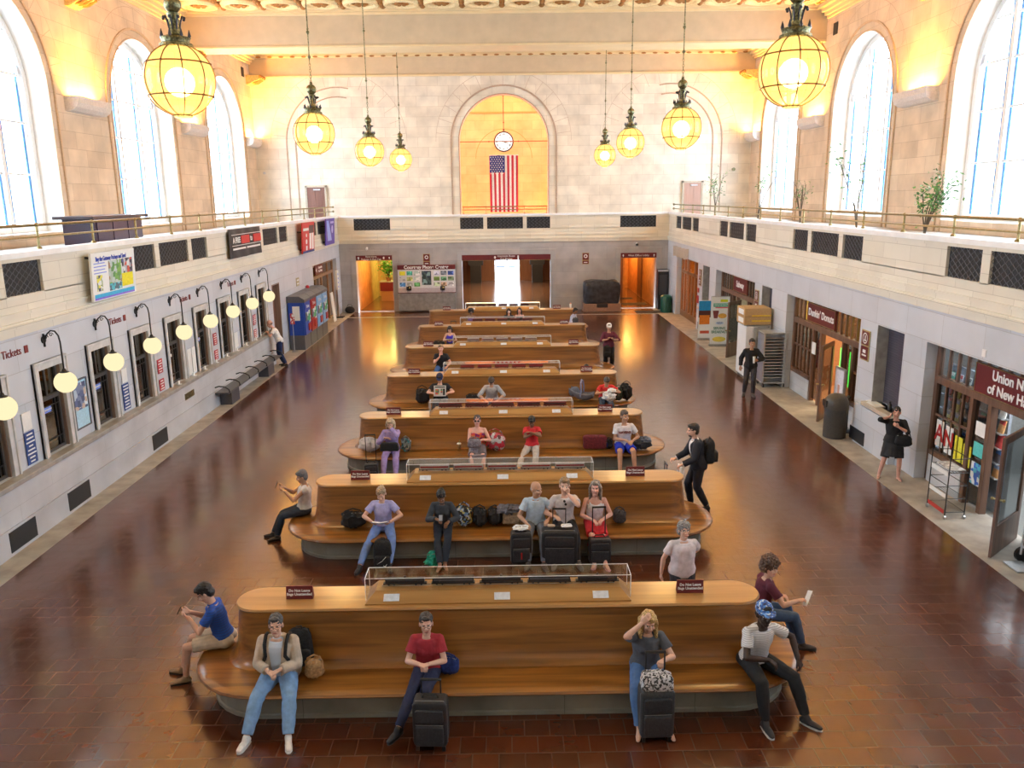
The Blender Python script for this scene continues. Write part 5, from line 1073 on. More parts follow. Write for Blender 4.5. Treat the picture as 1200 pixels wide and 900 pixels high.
# potted trees on the right balcony
for i, (y, h, n, ns, sp_, lf, lab) in enumerate(((19.5, 1.6, 560, 7, .8, .055, 'bushy leafy young tree behind right railing, nearest of five'), (23.3, 2.5, 150, 3, .65, .055, 'tall sparse bare-branched tree behind right railing, second of five'), (27.8, 1.65, 120, 6, .4, .045, 'small sparse sapling behind right railing, third of five'), (32.5, 2.5, 120, 3, .45, .055, 'tall thin bare tree behind right railing, fourth of five'), (39.2, 2.25, 150, 3, .35, .06, 'thin leafy sapling near the far end of the right balcony'))):
    leafy('potted_tree', (9.95, y, 5.0), h, sp_, n, ns, lab, 'tree', leaf=lf, col=(.06, .20, .05), seed=31+i*7, group='young trees on the right balcony', lo=.45)
tag(MB().tube([(-12.9, YB-.1, 7.6), (-12.9, YB, 7.6)], .07, 10).build('wall_sensor', M_steel), 'small round grey device on back wall near left corner', 'sensor'); tag(MB().tube([(12.4, YB-.1, 7.5), (12.4, YB, 7.5)], .09, 10).build('wall_sensor', M_bronze), 'small round bronze device on back wall near right corner', 'sensor')
for i, (s, y) in enumerate(((-1, 44.1), (1, 44.1), (1, 34.6))): tag(MB().box(*sorted((s*UX, s*(UX-.03))), y-.2, y+.2, 12.35, 12.8).build('air_vent', M_dark), ['small dark square vent high at the far end of left wall', 'small dark square vent high at the far end of right wall', 'small dark square vent high beside ceiling beam, right wall'][i], 'vent')
# horizontal cable across the hall
# ================================================================ BENCHES
BC = -.15; BY = [9.6, 14.1, 18.65, 23.15, 27.7, 32.3, 36.85]
def stadium(hl, r, z, n=14):
    P = []
    for k in range(n+1): a = -PI/2+PI*k/n; P.append((hl+r*math.cos(a), r*math.sin(a), z))
    for k in range(n+1): a = PI/2+PI*k/n; P.append((-hl+r*math.cos(a), r*math.sin(a), z))
    return P
BN = ['nearest bench of the seven', 'second bench from the camera', 'third bench from the camera', 'middle bench, fourth of seven', 'fifth bench from the camera', 'sixth bench from the camera', 'farthest bench of the seven']
M_basestone = blocks('bench_base_stone', (.33, .32, .27), (.38, .37, .32), (.2, .19, .17), 'y', 1.6, .9, .55, noise=.3)
M_glasscase = glass('acrylic', (.95, .96, .95), .07); M_edge = plain('edge_highlight', (.75, .78, .8), .2)  # pale edge colour paints the thin highlights on the acrylic cover
bp = empty('waiting_bench', (BC, BY[0], 0))
MB().rings([stadium(2.9, .80, 0), stadium(2.9, .80, .05), stadium(2.9, .78, .06), stadium(2.9, .78, .37)]).build('stone_base', M_basestone, bp)
MB().rings([stadium(2.93, r, z) for r, z in ((.82, .355), (.92, .357), (.96, .372), (.975, .395), (.96, .422), (.92, .436), (.85, .442), (.75, .446), (.5, .445), (.3, .445))]).build('seat', M_oak, bp, True)
MB().rings([stadium(3.05, r, z) for r, z in ((.46, .45), (.40, .48), (.365, .55), (.34, .65), (.30, .95), (.275, 1.15))]).build('backrest', M_oak, bp, True)
MB().rings([stadium(3.05, r, z) for r, z in ((.27, 1.15), (.30, 1.155), (.315, 1.175), (.30, 1.2), (.2, 1.202))]).build('top_ledge', M_oak2, bp, True)
KM = {}
for c in bpy.data.objects:
    if c.parent: KM.setdefault(c.parent.name, []).append(c)
for i, y in enumerate(BY):
    o = bp if i == 0 else copy_tree(bp, None, KM)
    o.location = (BC, y, 0); tag(o, 'long double-sided oak bench with rounded ends on stone base, '+BN[i], 'bench', 'oak waiting benches')
CW = 1.68
M_red = plain('train_red', (.35, .02, .03), .4); M_silver = plain('train_silver', (.5, .5, .52), .3, .5); M_tblack = plain('train_black', (.02, .02, .025), .4); M_tmar = plain('train_maroon', (.16, .02, .03), .4)
M_tag = plain('card_silver', (.62, .66, .74), .4)
for i, y in enumerate(BY):
    o = empty('display_case', (BC, y, 1.2), 0, 'clear acrylic model train case on wooden plinth, '+BN[i].replace('bench', 'case').replace(' of the seven', '').replace(', fourth of seven', ' of the seven'), 'display case', 'model train cases on the benches')
    a = [(-CW, -.235, .002), (CW, -.235, .002), (CW, .235, .002), (-CW, .235, .002)]; b = [(-CW+.12, -.09, .13), (CW-.12, -.09, .13), (CW-.12, .20, .13), (-CW+.12, .20, .13)]
    MB().rings([a, [(x, yy, .02) for x, yy, _ in a], b]).build('plinth', M_oak2, o)
    g = MB(); X0, X1, Ya, Yb, H = -CW-.01, CW+.01, -.10, .22, .30
    g.quad((X0, Ya, .0), (X1, Ya, .0), (X1, Ya, H), (X0, Ya, H)).quad((X0, Yb, 0), (X1, Yb, 0), (X1, Yb, H), (X0, Yb, H)).quad((X0, Ya, 0), (X0, Yb, 0), (X0, Yb, H), (X0, Ya, H)).quad((X1, Ya, 0), (X1, Yb, 0), (X1, Yb, H), (X1, Ya, H)).quad((X0, Ya, H), (X1, Ya, H), (X1, Yb, H), (X0, Yb, H))
    g.build('acrylic_cover', M_glasscase, o)
    t = .005; e = MB()
    for (p, q) in (((X0, Ya, H), (X1, Ya, H)), ((X0, Yb, H), (X1, Yb, H)), ((X0, Ya, H), (X0, Yb, H)), ((X1, Ya, H), (X1, Yb, H)), ((X0, Ya, 0), (X0, Ya, H)), ((X1, Ya, 0), (X1, Ya, H)), ((X0, Yb, 0), (X0, Yb, H)), ((X1, Yb, 0), (X1, Yb, H))): e.tube([p, q], t, 4)
    e.build('cover_edge_highlights', M_edge, o)
    for x in (-1.35, .05, 1.3): MB()._add([(x-.1, -.215, .045), (x+.1, -.215, .045), (x+.1, -.135, .106), (x-.1, -.135, .106)], [(0, 1, 2, 3)]).build('label_card', M_tag, o)
    n = 5; ln = .56 if i in (0, 1, 2) else .42
    MB().box(-1.5, 1.5, .03, .035, .13, .136).box(-1.5, 1.5, .07, .075, .13, .136).build('track', M_steel, o)
    for k in range(n):
        x = -1.5+.3+k*.62 if ln > .5 else -1.0+k*.5; bc = [M_tblack, M_silver, M_tmar, M_tmar, M_silver, M_tmar, M_tblack][i]; b2 = [M_tblack, M_red, M_tblack, M_red, M_tmar, M_tblack, M_tmar][i]
        c = empty('model_train_car', (BC+x, y+.05, 1.337), 0, '%s model railway car, %s from the left, %s' % (['black', 'silver and red', 'maroon and black', 'red', 'silver', 'maroon', 'black'][i], ORD[k], BN[i].replace('of the seven', '').replace(', fourth of seven', '').replace('bench', 'case').strip()), 'model train', 'model train cars in the cases')
        s = ln/2
        tank = (i == 0 and k % 2 == 0)
        if tank: MB().tube([(-s*.9, 0, .065), (s*.9, 0, .065)], .038, 12).lathe([(.018, .1), (.015, .125)], n=10).build('body', bc, c, True)
        else: MB().prism([(-.035, .03), (.035, .03), (.035, .095), (.022, .115), (-.022, .115), (-.035, .095)], 'x', -s*.95, s*.95).build('body', bc, c)
        MB().box(-s, s, -.03, .03, .018, .032).build('underframe', M_tblack, c)
        if not tank: MB().box(-s*.9, s*.9, -.037, -.0352, .06, .085).build('window_band', b2 if i else M_kgrey, c)
        w_ = MB()
        for xx in (-s*.75, -s*.5, s*.5, s*.75):
            for yy in (-.026, .02): w_.tube([(xx, yy, .012), (xx, yy+.006, .012)], .012, 8)
        w_.build('wheels', M_tblack, c)
    for j, x in enumerate((-2.55, 2.47)):
        s_ = empty('bench_sign', (BC+x, y, 1.202), 0, 'small maroon Do Not Leave Bags Unattended sign, %s end of %s' % (['left', 'right'][j], BN[i].split(',')[0]), 'sign', 'Do Not Leave Bags Unattended signs')
        MB().prism([(-.04, 0), (.05, 0), (.05, .015), (-.0, .17), (-.015, .17), (-.04, .015)], 'x', -.17, .17).build('board', M_maroon, s_); text('Do Not Leave\nBags Unattended', (0, -.031, .088), (math.radians(80), 0, 0), .047, M_wtext, s_, bold=.0012, ext=.001)
# ================================================================ PEOPLE
from mathutils import noise as _noise
import numpy as np
V = Vector
_used = []
def cap_mesh(mb, p, q, r0, r1, n=12, flat=False, mid=None, sq=None):
    """tapered limb from p to q; round ends unless flat; sq = (axis, factor) flattens along an axis"""
    p, q = V(p), V(q); d = q-p; L_ = d.length
    if L_ < 1e-6: d = V((0, 0, 1)); L_ = 1e-6
    d = d/L_; a = d.orthogonal().normalized(); b = d.cross(a)
    prof = []
    if not flat or flat == 'end':
        for k in range(1, 4): t_ = PI/2*(1-k/4); prof.append((-r0*math.sin(t_), r0*math.cos(t_)))
    prof.append((0, r0))
    if mid: prof.append((L_*mid[0], mid[1]))
    prof.append((L_, r1))
    if not flat:
        for k in range(1, 4): t_ = PI/2*k/4; prof.append((L_+r1*math.sin(t_), r1*math.cos(t_)))
    rs = []
    for z, r in prof:
        ring = []
        for i in range(n):
            o = (a*math.cos(2*PI*i/n)+b*math.sin(2*PI*i/n))*r
            if sq: ax, k = sq; o = o-ax*(o.dot(ax))*(1-k)
            ring.append(p+d*z+o)
        rs.append(ring)
    mb.rings(rs)
def ell(mb, c, rx, ry, rz, R=None, n=16, m=10):
    rs = []
    for i in range(m+1):
        t_ = PI*i/m; s_ = max(.02, math.sin(t_)); ring = []
        for k in range(n):
            v = V((rx*s_*math.cos(2*PI*k/n), ry*s_*math.sin(2*PI*k/n), -rz*math.cos(t_))); ring.append(V(c)+(R@v if R else v))
        rs.append(ring)
    mb.rings(rs)
def loft(mb, rs_, n=20):
    """rings: (centre, xaxis, yaxis, rx, ry)"""
    mb.rings([[V(c)+xa*(rx*math.cos(2*PI*k/n))+ya*(ry*math.sin(2*PI*k/n)) for k in range(n)] for c, xa, ya, rx, ry in rs_])
def ik(A, T, l1, l2, pole):
    A, T = V(A), V(T); d = T-A; L_ = d.length; mx_ = (l1+l2)*.995
    if L_ > mx_: T = A+d*(mx_/L_); d = T-A; L_ = mx_
    L_ = max(L_, abs(l1-l2)+.01); u = d.normalized(); x = (l1*l1-l2*l2+L_*L_)/(2*L_); h = math.sqrt(max(1e-6, l1*l1-x*x))
    p = V(pole); p = p-u*p.dot(u)
    if p.length < 1e-4: p = u.orthogonal()
    return A+u*x+p.normalized()*h, T
def remesh(mb, name, mats, parent, vox, smooth=2, noise_amp=0, noise_scale=30, paint=None):
    me = bpy.data.meshes.new('tmp'); me.from_pydata(mb.v, [], mb.f); me.update()
    bm = bmesh.new(); bm.from_mesh(me); bmesh.ops.recalc_face_normals(bm, faces=bm.faces); bm.to_mesh(me); bm.free()
    o = bpy.data.objects.new('tmp', me); COL.objects.link(o)
    r = o.modifiers.new('r', 'REMESH'); r.mode = 'VOXEL'; r.voxel_size = vox; r.use_smooth_shade = True
    if smooth: s = o.modifiers.new('s', 'SMOOTH'); s.factor = .5; s.iterations = smooth
    dg = bpy.context.evaluated_depsgraph_get(); nm = bpy.data.meshes.new_from_object(o.evaluated_get(dg))
    bpy.data.objects.remove(o); bpy.data.meshes.remove(me)
    nm.name = name; nm.materials.clear()
    for m in (mats if isinstance(mats, (list, tuple)) else [mats]): nm.materials.append(m)
    if noise_amp:
        n_ = len(nm.vertices); co = np.empty(n_*3, 'f'); no = np.empty(n_*3, 'f'); nm.vertices.foreach_get('co', co); nm.vertices.foreach_get('normal', no)
        nz_ = np.array([_noise.noise(V(c)*noise_scale) for c in co.reshape(-1, 3)]); co += (no.reshape(-1, 3)*(nz_*noise_amp)[:, None]).astype('f').ravel(); nm.vertices.foreach_set('co', co); nm.update()
    if paint:
        for p in nm.polygons:
            k = paint(p.center)
            if k: p.material_index = k
    nm.polygons.foreach_set('use_smooth', [True]*len(nm.polygons))
    ob = bpy.data.objects.new(name, nm); COL.objects.link(ob)
    if parent is not None: ob.parent = parent
    return ob
SKIN = {'light': (.66, .40, .30), 'tan': (.50, .28, .18), 'brown': (.22, .11, .065), 'dark': (.045, .022, .015), 'pink': (.70, .38, .30)}
def skin(k): return plain('skin_'+k, SKIN[k], .5, noise=.04, scale=12)
def cloth(col, name=None, **k): return plain(name or 'cloth_%02d_%02d_%02d' % tuple(int(c*99) for c in col), col, .8, noise=.08, scale=14, bump=.25, **k)
def hair_mat(col): return plain('hair_%02d_%02d_%02d' % tuple(int(c*99) for c in col), col, .5, noise=.35, scale=70, bump=.3)
def stripes(name, c1, c2, sc_=60, axis='Z', w=.3, rough=.8):
    if name in _M: return _M[name]
    m, nt, b = new_mat(name); N = nt.nodes.new; L = nt.links.new
    t = N('ShaderNodeTexCoord'); wv = N('ShaderNodeTexWave'); wv.bands_direction = axis; wv.inputs['Scale'].default_value = sc_/6.28; wv.inputs['Distortion'].default_value = .6; L(t.outputs['Object'], wv.inputs[0])
    r = N('ShaderNodeValToRGB'); r.color_ramp.elements[0].position = w; r.color_ramp.elements[0].color = (*c1, 1); r.color_ramp.elements[1].position = w+.1; r.color_ramp.elements[1].color = (*c2, 1)
    L(wv.outputs['Fac'], r.inputs[0]); L(r.outputs[0], b.inputs['Base Color']); b.inputs['Roughness'].default_value = rough; _M[name] = m; return m

def person(loc, yaw, label, h=1.7, wd=1.0, sit=True, seat=.45, lean=8, side=0, twist=0, feet=None, knees=None, hands=None, head=(0, 0), sk='light', hair=('short', (.05, .03, .02)),
           top=('tee', (.5, .5, .5)), bottom=('pants', (.05, .07, .15)), shoes=('shoe', (.02, .02, .02)), vox=.008, glasses=None, hat=None, jacket=None, belly=0, toes=None, group=None, legs=True, bust=0, tight=0):
    s = h/1.72
    root = empty('person', loc, yaw, label, 'person', group)
    hz = seat+.10*s+.01 if sit else .925*s
    H = V((0, 0, hz)); ph, sd = math.radians(lean), math.radians(side)
    D = V((math.sin(sd), -math.sin(ph), math.cos(ph)*math.cos(sd))).normalized(); tw = math.radians(twist)
    XA = V((math.cos(tw), math.sin(tw), 0)); XA = (XA-D*XA.dot(D)).normalized(); YA = D.cross(XA).normalized()     # YA points to the back (+y)
    if YA.y < 0 and abs(twist) < 90: YA = -YA
    X0, Y0 = V((1, 0, 0)), V((0, 1, 0))
    at = lambda t_: H+D*(t_*s)
    shc = at(.438); shl = {k: shc+XA*(sg*.160*wd**.5*s)-YA*.0 for k, sg in (('R', -1), ('L', 1))}
    hp = {k: H+X0*(sg*.088*s) for k, sg in (('R', -1), ('L', 1))}
    nb = at(.50)
    hy, hpch = math.radians(head[0]), math.radians(head[1])
    hr = math.radians(head[2]) if len(head) > 2 else 0
    RH = Matrix.Rotation(hy, 3, 'Z') @ Matrix.Rotation(hpch, 3, 'X') @ Matrix.Rotation(hr, 3, 'Y')
    nd = (D*1.1+V((0, -.35, 1))*.6+RH@V((0, 0, 1))*.5).normalized()
    hc = nb+nd*(.135*s)+RH@V((0, -.015, .035))*s
    fs = s*1.07
    HP = lambda x, y, z: hc+RH@(V((x, y, z))*fs)
    if feet is None: feet = {'R': (-.11, -.58, .085), 'L': (.11, -.58, .085)} if sit else {'R': (-.09, .02, .085), 'L': (.09, -.02, .085)}
    kn, an = {}, {}
    for k, sg in (('R', -1), ('L', 1)):
        pole = (knees or {}).get(k, (sg*.12, -1, .9 if sit else .1)); kn[k], an[k] = ik(hp[k], V(feet[k])*1.0, .445*s, .44*s, pole)
    if hands is None: hands = {'R': dict(w=(-.05, -.30, hz+.15)), 'L': dict(w=(.05, -.28, hz+.155))}
    el, wr, hf = {}, {}, {}
    for k, sg in (('R', -1), ('L', 1)):
        hd = hands[k]; el[k], wr[k] = ik(shl[k], hd['w'], .285*s, .25*s, hd.get('p', (sg*.8, .5, -.6)))
        d = V(hd['d']).normalized() if 'd' in hd else (wr[k]-el[k]).normalized(); n_ = V(hd.get('n', (0, 0, -1))); n_ = (n_-d*n_.dot(d))
        if n_.length < .05: n_ = d.orthogonal()
        n_.normalize(); hf[k] = (d, n_, d.cross(n_)*(1 if k == 'R' else -1), hd.get('c', .5))
    tor = [(-.10, .10, .085), (-.04, .145, .105), (.03, .155, .11), (.13, .13+belly*.3, .095+belly*.5), (.2, .135+belly*.2, .10+belly*.4), (.30, .15, .11), (.38, .155, .105), (.43, .145, .09), (.47, .10, .07), (.50, .06, .058)]
    W_ = wd
    def torso(mb, off, t0, t1, rt=None, flare=0):
        rg = []
        ts = sorted({t0, t1, *[q[0] for q in tor if t0 < q[0] < t1]}); ts = [q for q in ts if tor[0][0] <= q <= tor[-1][0]] if t0 > -.15 else [q[0] for q in tor]
        for t_ in ts:
            i_ = max(0, min(len(tor)-2, sum(1 for q in tor if q[0] <= t_)-1)); f1, f2 = tor[i_], tor[i_+1]; u_ = (t_-f1[0])/(f2[0]-f1[0]); rx, ry = f1[1]+(f2[1]-f1[1])*u_, f1[2]+(f2[2]-f1[2])*u_
            c = at(t_); k = W_ if t_ < .44 else W_**.5
            fl = flare*max(0, (.15-t_))
            f_ = -YA*(belly*.35*s) if .08 < t_ < .25 else V((0, 0, 0))
            rg.append((c+f_, XA, YA, (rx*k)*s+off+fl, (ry*k)*s+off+fl))
        loft(mb, rg)
        if bust and t1 > .3:
            for sg in (-1, 1): ell(mb, at(.32)+XA*(sg*.06*s)-YA*(.068*s*W_), (.064+off)*s, (.05+off)*s, (.068+off)*s, n=12, m=8)
    # ---- body, one continuous surface
    b = MB(); torso(b, 0, -.2, .6)
    for k, sg in (('R', -1), ('L', 1)):
        cap_mesh(b, hp[k], kn[k], .083*s*W_**.7, .056*s, mid=(.45, .075*s*W_**.6)); cap_mesh(b, kn[k], an[k], .055*s, .036*s, mid=(.3, .056*s))
        ell(b, shl[k]-D*.015*s, .050*s, .050*s, .054*s); cap_mesh(b, shl[k], el[k], .045*s*W_**.5, .038*s); cap_mesh(b, el[k], wr[k], .038*s, .026*s, mid=(.25, .040*s))
        cap_mesh(b, nb-D*.03*s+XA*sg*.02*s, shl[k]-XA*sg*.02*s, .040*s, .042*s)
        if sit: ell(b, hp[k]+V((0, .03*s, -.015*s)), .09*s*W_**.5, .10*s, .082*s)
        # foot
        fd = V(toes[k]) if toes and k in toes else V((sg*.25, -1, 0)); fd.normalize(); fs_ = V((-fd.y, fd.x, 0)) if abs(fd.z) < .7 else V((1, 0, 0))
        up = fs_.cross(fd); up = up if up.z > 0 else -up
        hl = an[k]-up*.045*s-fd*.025*s; cap_mesh(b, hl, hl+fd*.12*s+up*.004, .034*s, .033*s, sq=(up, .8)); cap_mesh(b, hl+fd*.12*s, hl+fd*.185*s-up*.008*s, .036*s, .026*s, sq=(up, .6)); cap_mesh(b, an[k], hl+fd*.09*s+up*.0, .034*s, .03*s)
        # hand
        d, n_, th, cu = hf[k]; w0 = wr[k]; t_ = th
        for i in range(4):
            o = (i-1.5)*-.0195*s; kb = w0+d*.085*s*(1-.04*abs(i-1))+t_*o; cap_mesh(b, w0+d*.01*s+t_*o*.6, kb, .0145*s, .0125*s, 8)
            ln = (.066, .075, .07, .056)[i]*s; c1 = cu*(1.0+.08*i); d1 = d*math.cos(c1)+n_*math.sin(c1); c2 = cu*2.1; d2 = d*math.cos(c2)+n_*math.sin(c2)
            m1 = kb+d1*ln*.55; cap_mesh(b, kb, m1, .0105*s, .0095*s, 8); cap_mesh(b, m1, m1+d2*ln*.5, .0095*s, .008*s, 8)
        tb = w0+d*.022*s+t_*.026*s; tm = tb+(t_*.6+d*.75+n_*.25).normalized()*.038*s; cap_mesh(b, w0+d*.01*s+t_*.01*s, tb, .016*s, .015*s, 8); cap_mesh(b, tb, tm, .0135*s, .0115*s, 8); cap_mesh(b, tm, tm+(d*.9+t_*.1+n_*.5).normalized()*.032*s, .0115*s, .009*s, 8)
    cap_mesh(b, nb-nd*.05*s, hc-RH@V((0, -.01, .05))*s, .054*s, .052*s)
    e = lambda x, y, z, a, c, f: ell(b, HP(x, y, z), a*fs, c*fs, f*fs, RH)
    e(0, .012, .035, .076, .094, .095); e(0, -.022, -.035, .061, .070, .082); e(0, -.05, -.095, .032, .034, .026); e(0, -.01, -.06, .056, .06, .05)
    cap_mesh(b, HP(0, -.082, .018), HP(0, -.106, -.022), .009*fs, .014*fs, 8); cap_mesh(b, HP(-.034, -.074, .026), HP(.034, -.074, .026), .013*fs, .013*fs, 8)
    for sg in (-1, 1): e(sg*.036, -.07, -.025, .022, .02, .022); e(sg*.077, .01, -.008, .010, .020, .031); e(sg*.015, -.1, -.026, .01, .012, .009)
    cap_mesh(b, HP(-.018, -.086, -.058), HP(.018, -.086, -.058), .009*fs, .009*fs, 8)
    RI = RH.transposed()
    def paint(c):
        q = RI@(c-hc)/fs
        if q.length > .16 or q.y > -.055: return 0
        ax = abs(q.x)
        if abs(ax-.031) < .0065 and abs(q.z-.006) < .0065: return 2
        if abs(ax-.031) < .0155 and abs(q.z-.006) < .006: return 1
        if abs(ax-.032) < .020 and .020 < q.z < .029: return 3
        if ax < .023 and -.067 < q.z < -.051 and q.y < -.075: return 4
        return 0
    hcol = hair[1]
    remesh(b, 'body', [skin(sk), plain('eye_white', (.7, .68, .65), .3), plain('eye_dark', (.02, .015, .01), .3), hair_mat(tuple(c*.7 for c in hcol)), plain('lips_'+sk, tuple(a_*b_ for a_, b_ in zip(SKIN[sk], (.85, .5, .5))), .4)], root, vox, paint=paint)
    vc = max(vox, .008)
    # ---- hair
    if hair[0] != 'none':
        hm = MB(); E = lambda x, y, z, a, c, f: ell(hm, HP(x, y, z), a*fs, c*fs, f*fs, RH)
        st = hair[0]; amp, scl = .008, 45
        if st == 'balding':
            E(0, .032, -.002, .080, .070, .040)
        elif st == 'afro': E(0, .022, .06, .125, .12, .10); E(0, .05, -.01, .125, .09, .09); amp, scl = .03, 38
        elif st == 'curly': E(0, .02, .052, .094, .105, .092); E(0, .05, -.015, .092, .07, .08); amp, scl = .018, 40
        elif st == 'bun': E(0, .018, .045, .082, .098, .090); E(0, .05, -.01, .07, .055, .07); E(0, .12, .04, .04, .035, .04)
        else:
            E(0, .022, .050, .084, .099, .092); E(0, .055, -.01, .074, .056, .075); E(0, -.05, .092, .055, .04, .03)
            if st in ('long', 'bob'):
                ln = .11 if st == 'bob' else .20
                for sg in (-1, 1):
                    for yy in (-.02, .02, .055): cap_mesh(hm, HP(sg*.07, yy, .04), HP(sg*.085, yy+.01, .0), .024*fs, .026*fs); cap_mesh(hm, HP(sg*.085, yy+.01, 0), HP(sg*.09, yy+.015, .0)-V((0, 0, ln*s)), .026*fs, .02*fs)
                cap_mesh(hm, HP(0, .075, .03), HP(0, .085, 0)-V((0, 0, (ln+.02)*s)), .07*fs, .06*fs, sq=(RH@Y0, .5)); amp, scl = .012, 30
        remesh(hm, 'hair', hair_mat(hcol), root, max(vox, .0065), 1, amp, scl)
    if hat:
        cm_ = MB(); ell(cm_, HP(0, .012, .060), .090*fs, .106*fs, .088*fs, RH); br = MB()
        cpm = remesh(cm_, 'cap', hat if not isinstance(hat, tuple) else cloth(hat), root, vc, 1)
        P = []
        for k in range(13): a_ = PI*k/12; P.append((.08*math.cos(a_), -.075-.085*math.sin(a_), .058-.02*math.sin(a_)))
        bm_ = MB(); bm_.rings([[HP(*p) for p in P], [HP(p[0], p[1], p[2]+.012) for p in P]]); bm_.build('cap_brim', hat if not isinstance(hat, tuple) else cloth(hat), cpm)
    if glasses:
        g = MB(); gm = M_black
        for sg in (-1, 1):
            pts = [HP(sg*.032+.023*math.cos(2*PI*k/14), -.100, .004+.016*math.sin(2*PI*k/14)) for k in range(15)]; g.tube(pts, .0022 if glasses == 'clear' else .003, 5); g.tube([HP(sg*.055, -.098, .006), HP(sg*.079, -.03, .006), HP(sg*.08, .01, .0)], .002, 4)
            if glasses == 'dark': g._add([p for p in pts[:-1]], [tuple(range(14))])
        g.tube([HP(-.01, -.102, .006), HP(.01, -.102, .006)], .002, 4); g.build('glasses', gm, root)
    # ---- clothes
    def arm_cover(mb, k, t_, off, fl=.0):
        """sleeve to parameter t_: 0..1 upper arm, 1..2 forearm"""
        A, E_, W2 = shl[k], el[k], wr[k]
        ell(mb, A-D*.015*s, .050*s+off, .050*s+off, .054*s+off)
        e1 = A+(E_-A)*min(1, t_); cap_mesh(mb, A, e1, .047*s*W_**.5+off, (.049-.008*min(1, t_))*s+off+fl, flat='end' if t_ < 1 else False)
        if t_ > 1: cap_mesh(mb, E_, E_+(W2-E_)*min(1, t_-1), .043*s+off, .032*s+off+fl*.5, flat='end')
        sg = -1 if k == 'R' else 1; cap_mesh(mb, nb-D*.045*s+XA*sg*.035*s, A-XA*sg*.01, .042*s+off, .044*s+off)
    def leg_cover(mb, t_, off, hem, fl=0):
        for k in ('R', 'L'):
            e1 = hp[k]+(kn[k]-hp[k])*min(1, t_); cap_mesh(mb, hp[k], e1, .086*s*W_+off, (.083+(.060-.083)*min(1, t_))*s*W_**.8+off+(fl if t_ <= 1 else 0), flat='end' if t_ <= 1 else False, mid=(.45, .078*s*W_**.9+off))
            if sit: ell(mb, hp[k]+V((0, .03*s, -.012*s)), .092*s*W_**.5+off, .10*s+off, .082*s+off*.5)
            if t_ > 1: q = kn[k]+(an[k]-kn[k])*min(1, t_-1); cap_mesh(mb, kn[k], q, .059*s*W_**.6+off, hem*W_**.8, flat='end', mid=(.3, .060*s*W_**.7+off*1.2))
    tk = top[0]; tm = top[1] if not isinstance(top[1], tuple) else cloth(top[1])
    bk = bottom[0]; bm2 = bottom[1] if not isinstance(bottom[1], tuple) else cloth(bottom[1])
    if legs:
        q = MB(); off = .008+.006*(1-tight)
        if bk == 'pants': torso(q, off, -.12, .14); leg_cover(q, 1.93, off, .055*s)
        elif bk == 'shorts': torso(q, off, -.12, .14); leg_cover(q, .82, off+.006, 0, .012)
        elif bk in ('skirt', 'dress'):
            torso(q, off, -.12, .14); leg_cover(q, .95, off+.004, 0, .01); m_ = (kn['R']+kn['L'])/2; wd_ = abs(kn['L'].x-kn['R'].x)/2+.06
            loft(q, [(H, X0, V((0, 0, 1)) if sit else Y0, .19*s*W_, .10*s if sit else .14*s), ((H+m_)/2, X0, V((0, 0, 1)) if sit else Y0, .18*s, .085*s if sit else .16*s), (m_+(V((0, .03, -.02)) if sit else V((0, 0, .08))), X0, V((0, 0, 1)) if sit else Y0, wd_ if sit else .2*s, .07*s if sit else .17*s)])
            if sit: loft(q, [(m_+V((0, .0, .03)), X0, Y0, wd_, .08), (m_+V((0, -.03, -.16)), X0, Y0, wd_+.02, .075)])
        ob = remesh(q, {'pants': 'trousers', 'shorts': 'shorts', 'skirt': 'skirt', 'dress': 'skirt'}[bk], bm2, root, vc, 1, .006, 14)
    q = MB(); off = .012+.006*(1-tight)
    torso(q, off+.004, .04 if sit else -.09, .472, flare=.16 if sit else .08)
    if tk == 'tank':
        q = MB(); torso(q, off, .03, .385)
        for sg in (-1, 1): cap_mesh(q, at(.37)+XA*sg*.085*s-YA*.09*s, at(.468)+XA*sg*.095*s, .022*s, .02*s); cap_mesh(q, at(.468)+XA*sg*.095*s, at(.37)+XA*sg*.085*s+YA*.09*s, .02*s, .022*s)
    else:
        for k in ('R', 'L'): arm_cover(q, k, {'tee': .62, 'sleeveless': .12, 'long': 1.93, 'polo': .6, 'elbow': 1.0, 'rolled': 1.1}[tk], off-.003, .012 if tk in ('tee', 'polo') else .004)
    ob = remesh(q, 'shirt', tm, root, vc, 1, .005, 16)
    if tk == 'polo' or tk == 'long': 
        cmb = MB(); cap_mesh(cmb, nb-nd*.02*s, nb+nd*.012*s, .068*s, .063*s, flat=True); cmb.build('collar', tm, ob, True)
    if jacket:
        q = MB(); torso(q, off+.018, -.05 if sit else -.1, .485, flare=.1)
        for k in ('R', 'L'): arm_cover(q, k, jacket[1] if len(jacket) > 1 else 1.9, off+.008, .006)
        jm = cloth(jacket[0]) if isinstance(jacket[0], tuple) else jacket[0]
        o2 = remesh(q, 'jacket', jm, root, vc, 1, .008, 14)
        # open front: drop faces near the centre line in front
        me = o2.data; bmm = bmesh.new(); bmm.from_mesh(me); XI = XA
        kill = []
        for f_ in bmm.faces:
            v = f_.calc_center_median()-H; t_ = v.dot(D)/s; x = v.dot(XA)/s; y = v.dot(YA)/s
            if -.2 < t_ < .52 and y < -.03 and abs(x) < (.035+.05*min(1, max(0, (t_+.05)/.5))): kill.append(f_)
        bmesh.ops.delete(bmm, geom=kill, context='FACES'); bmm.to_mesh(me); bmm.free()
        sm = o2.modifiers.new('thick', 'SOLIDIFY'); sm.thickness = .004
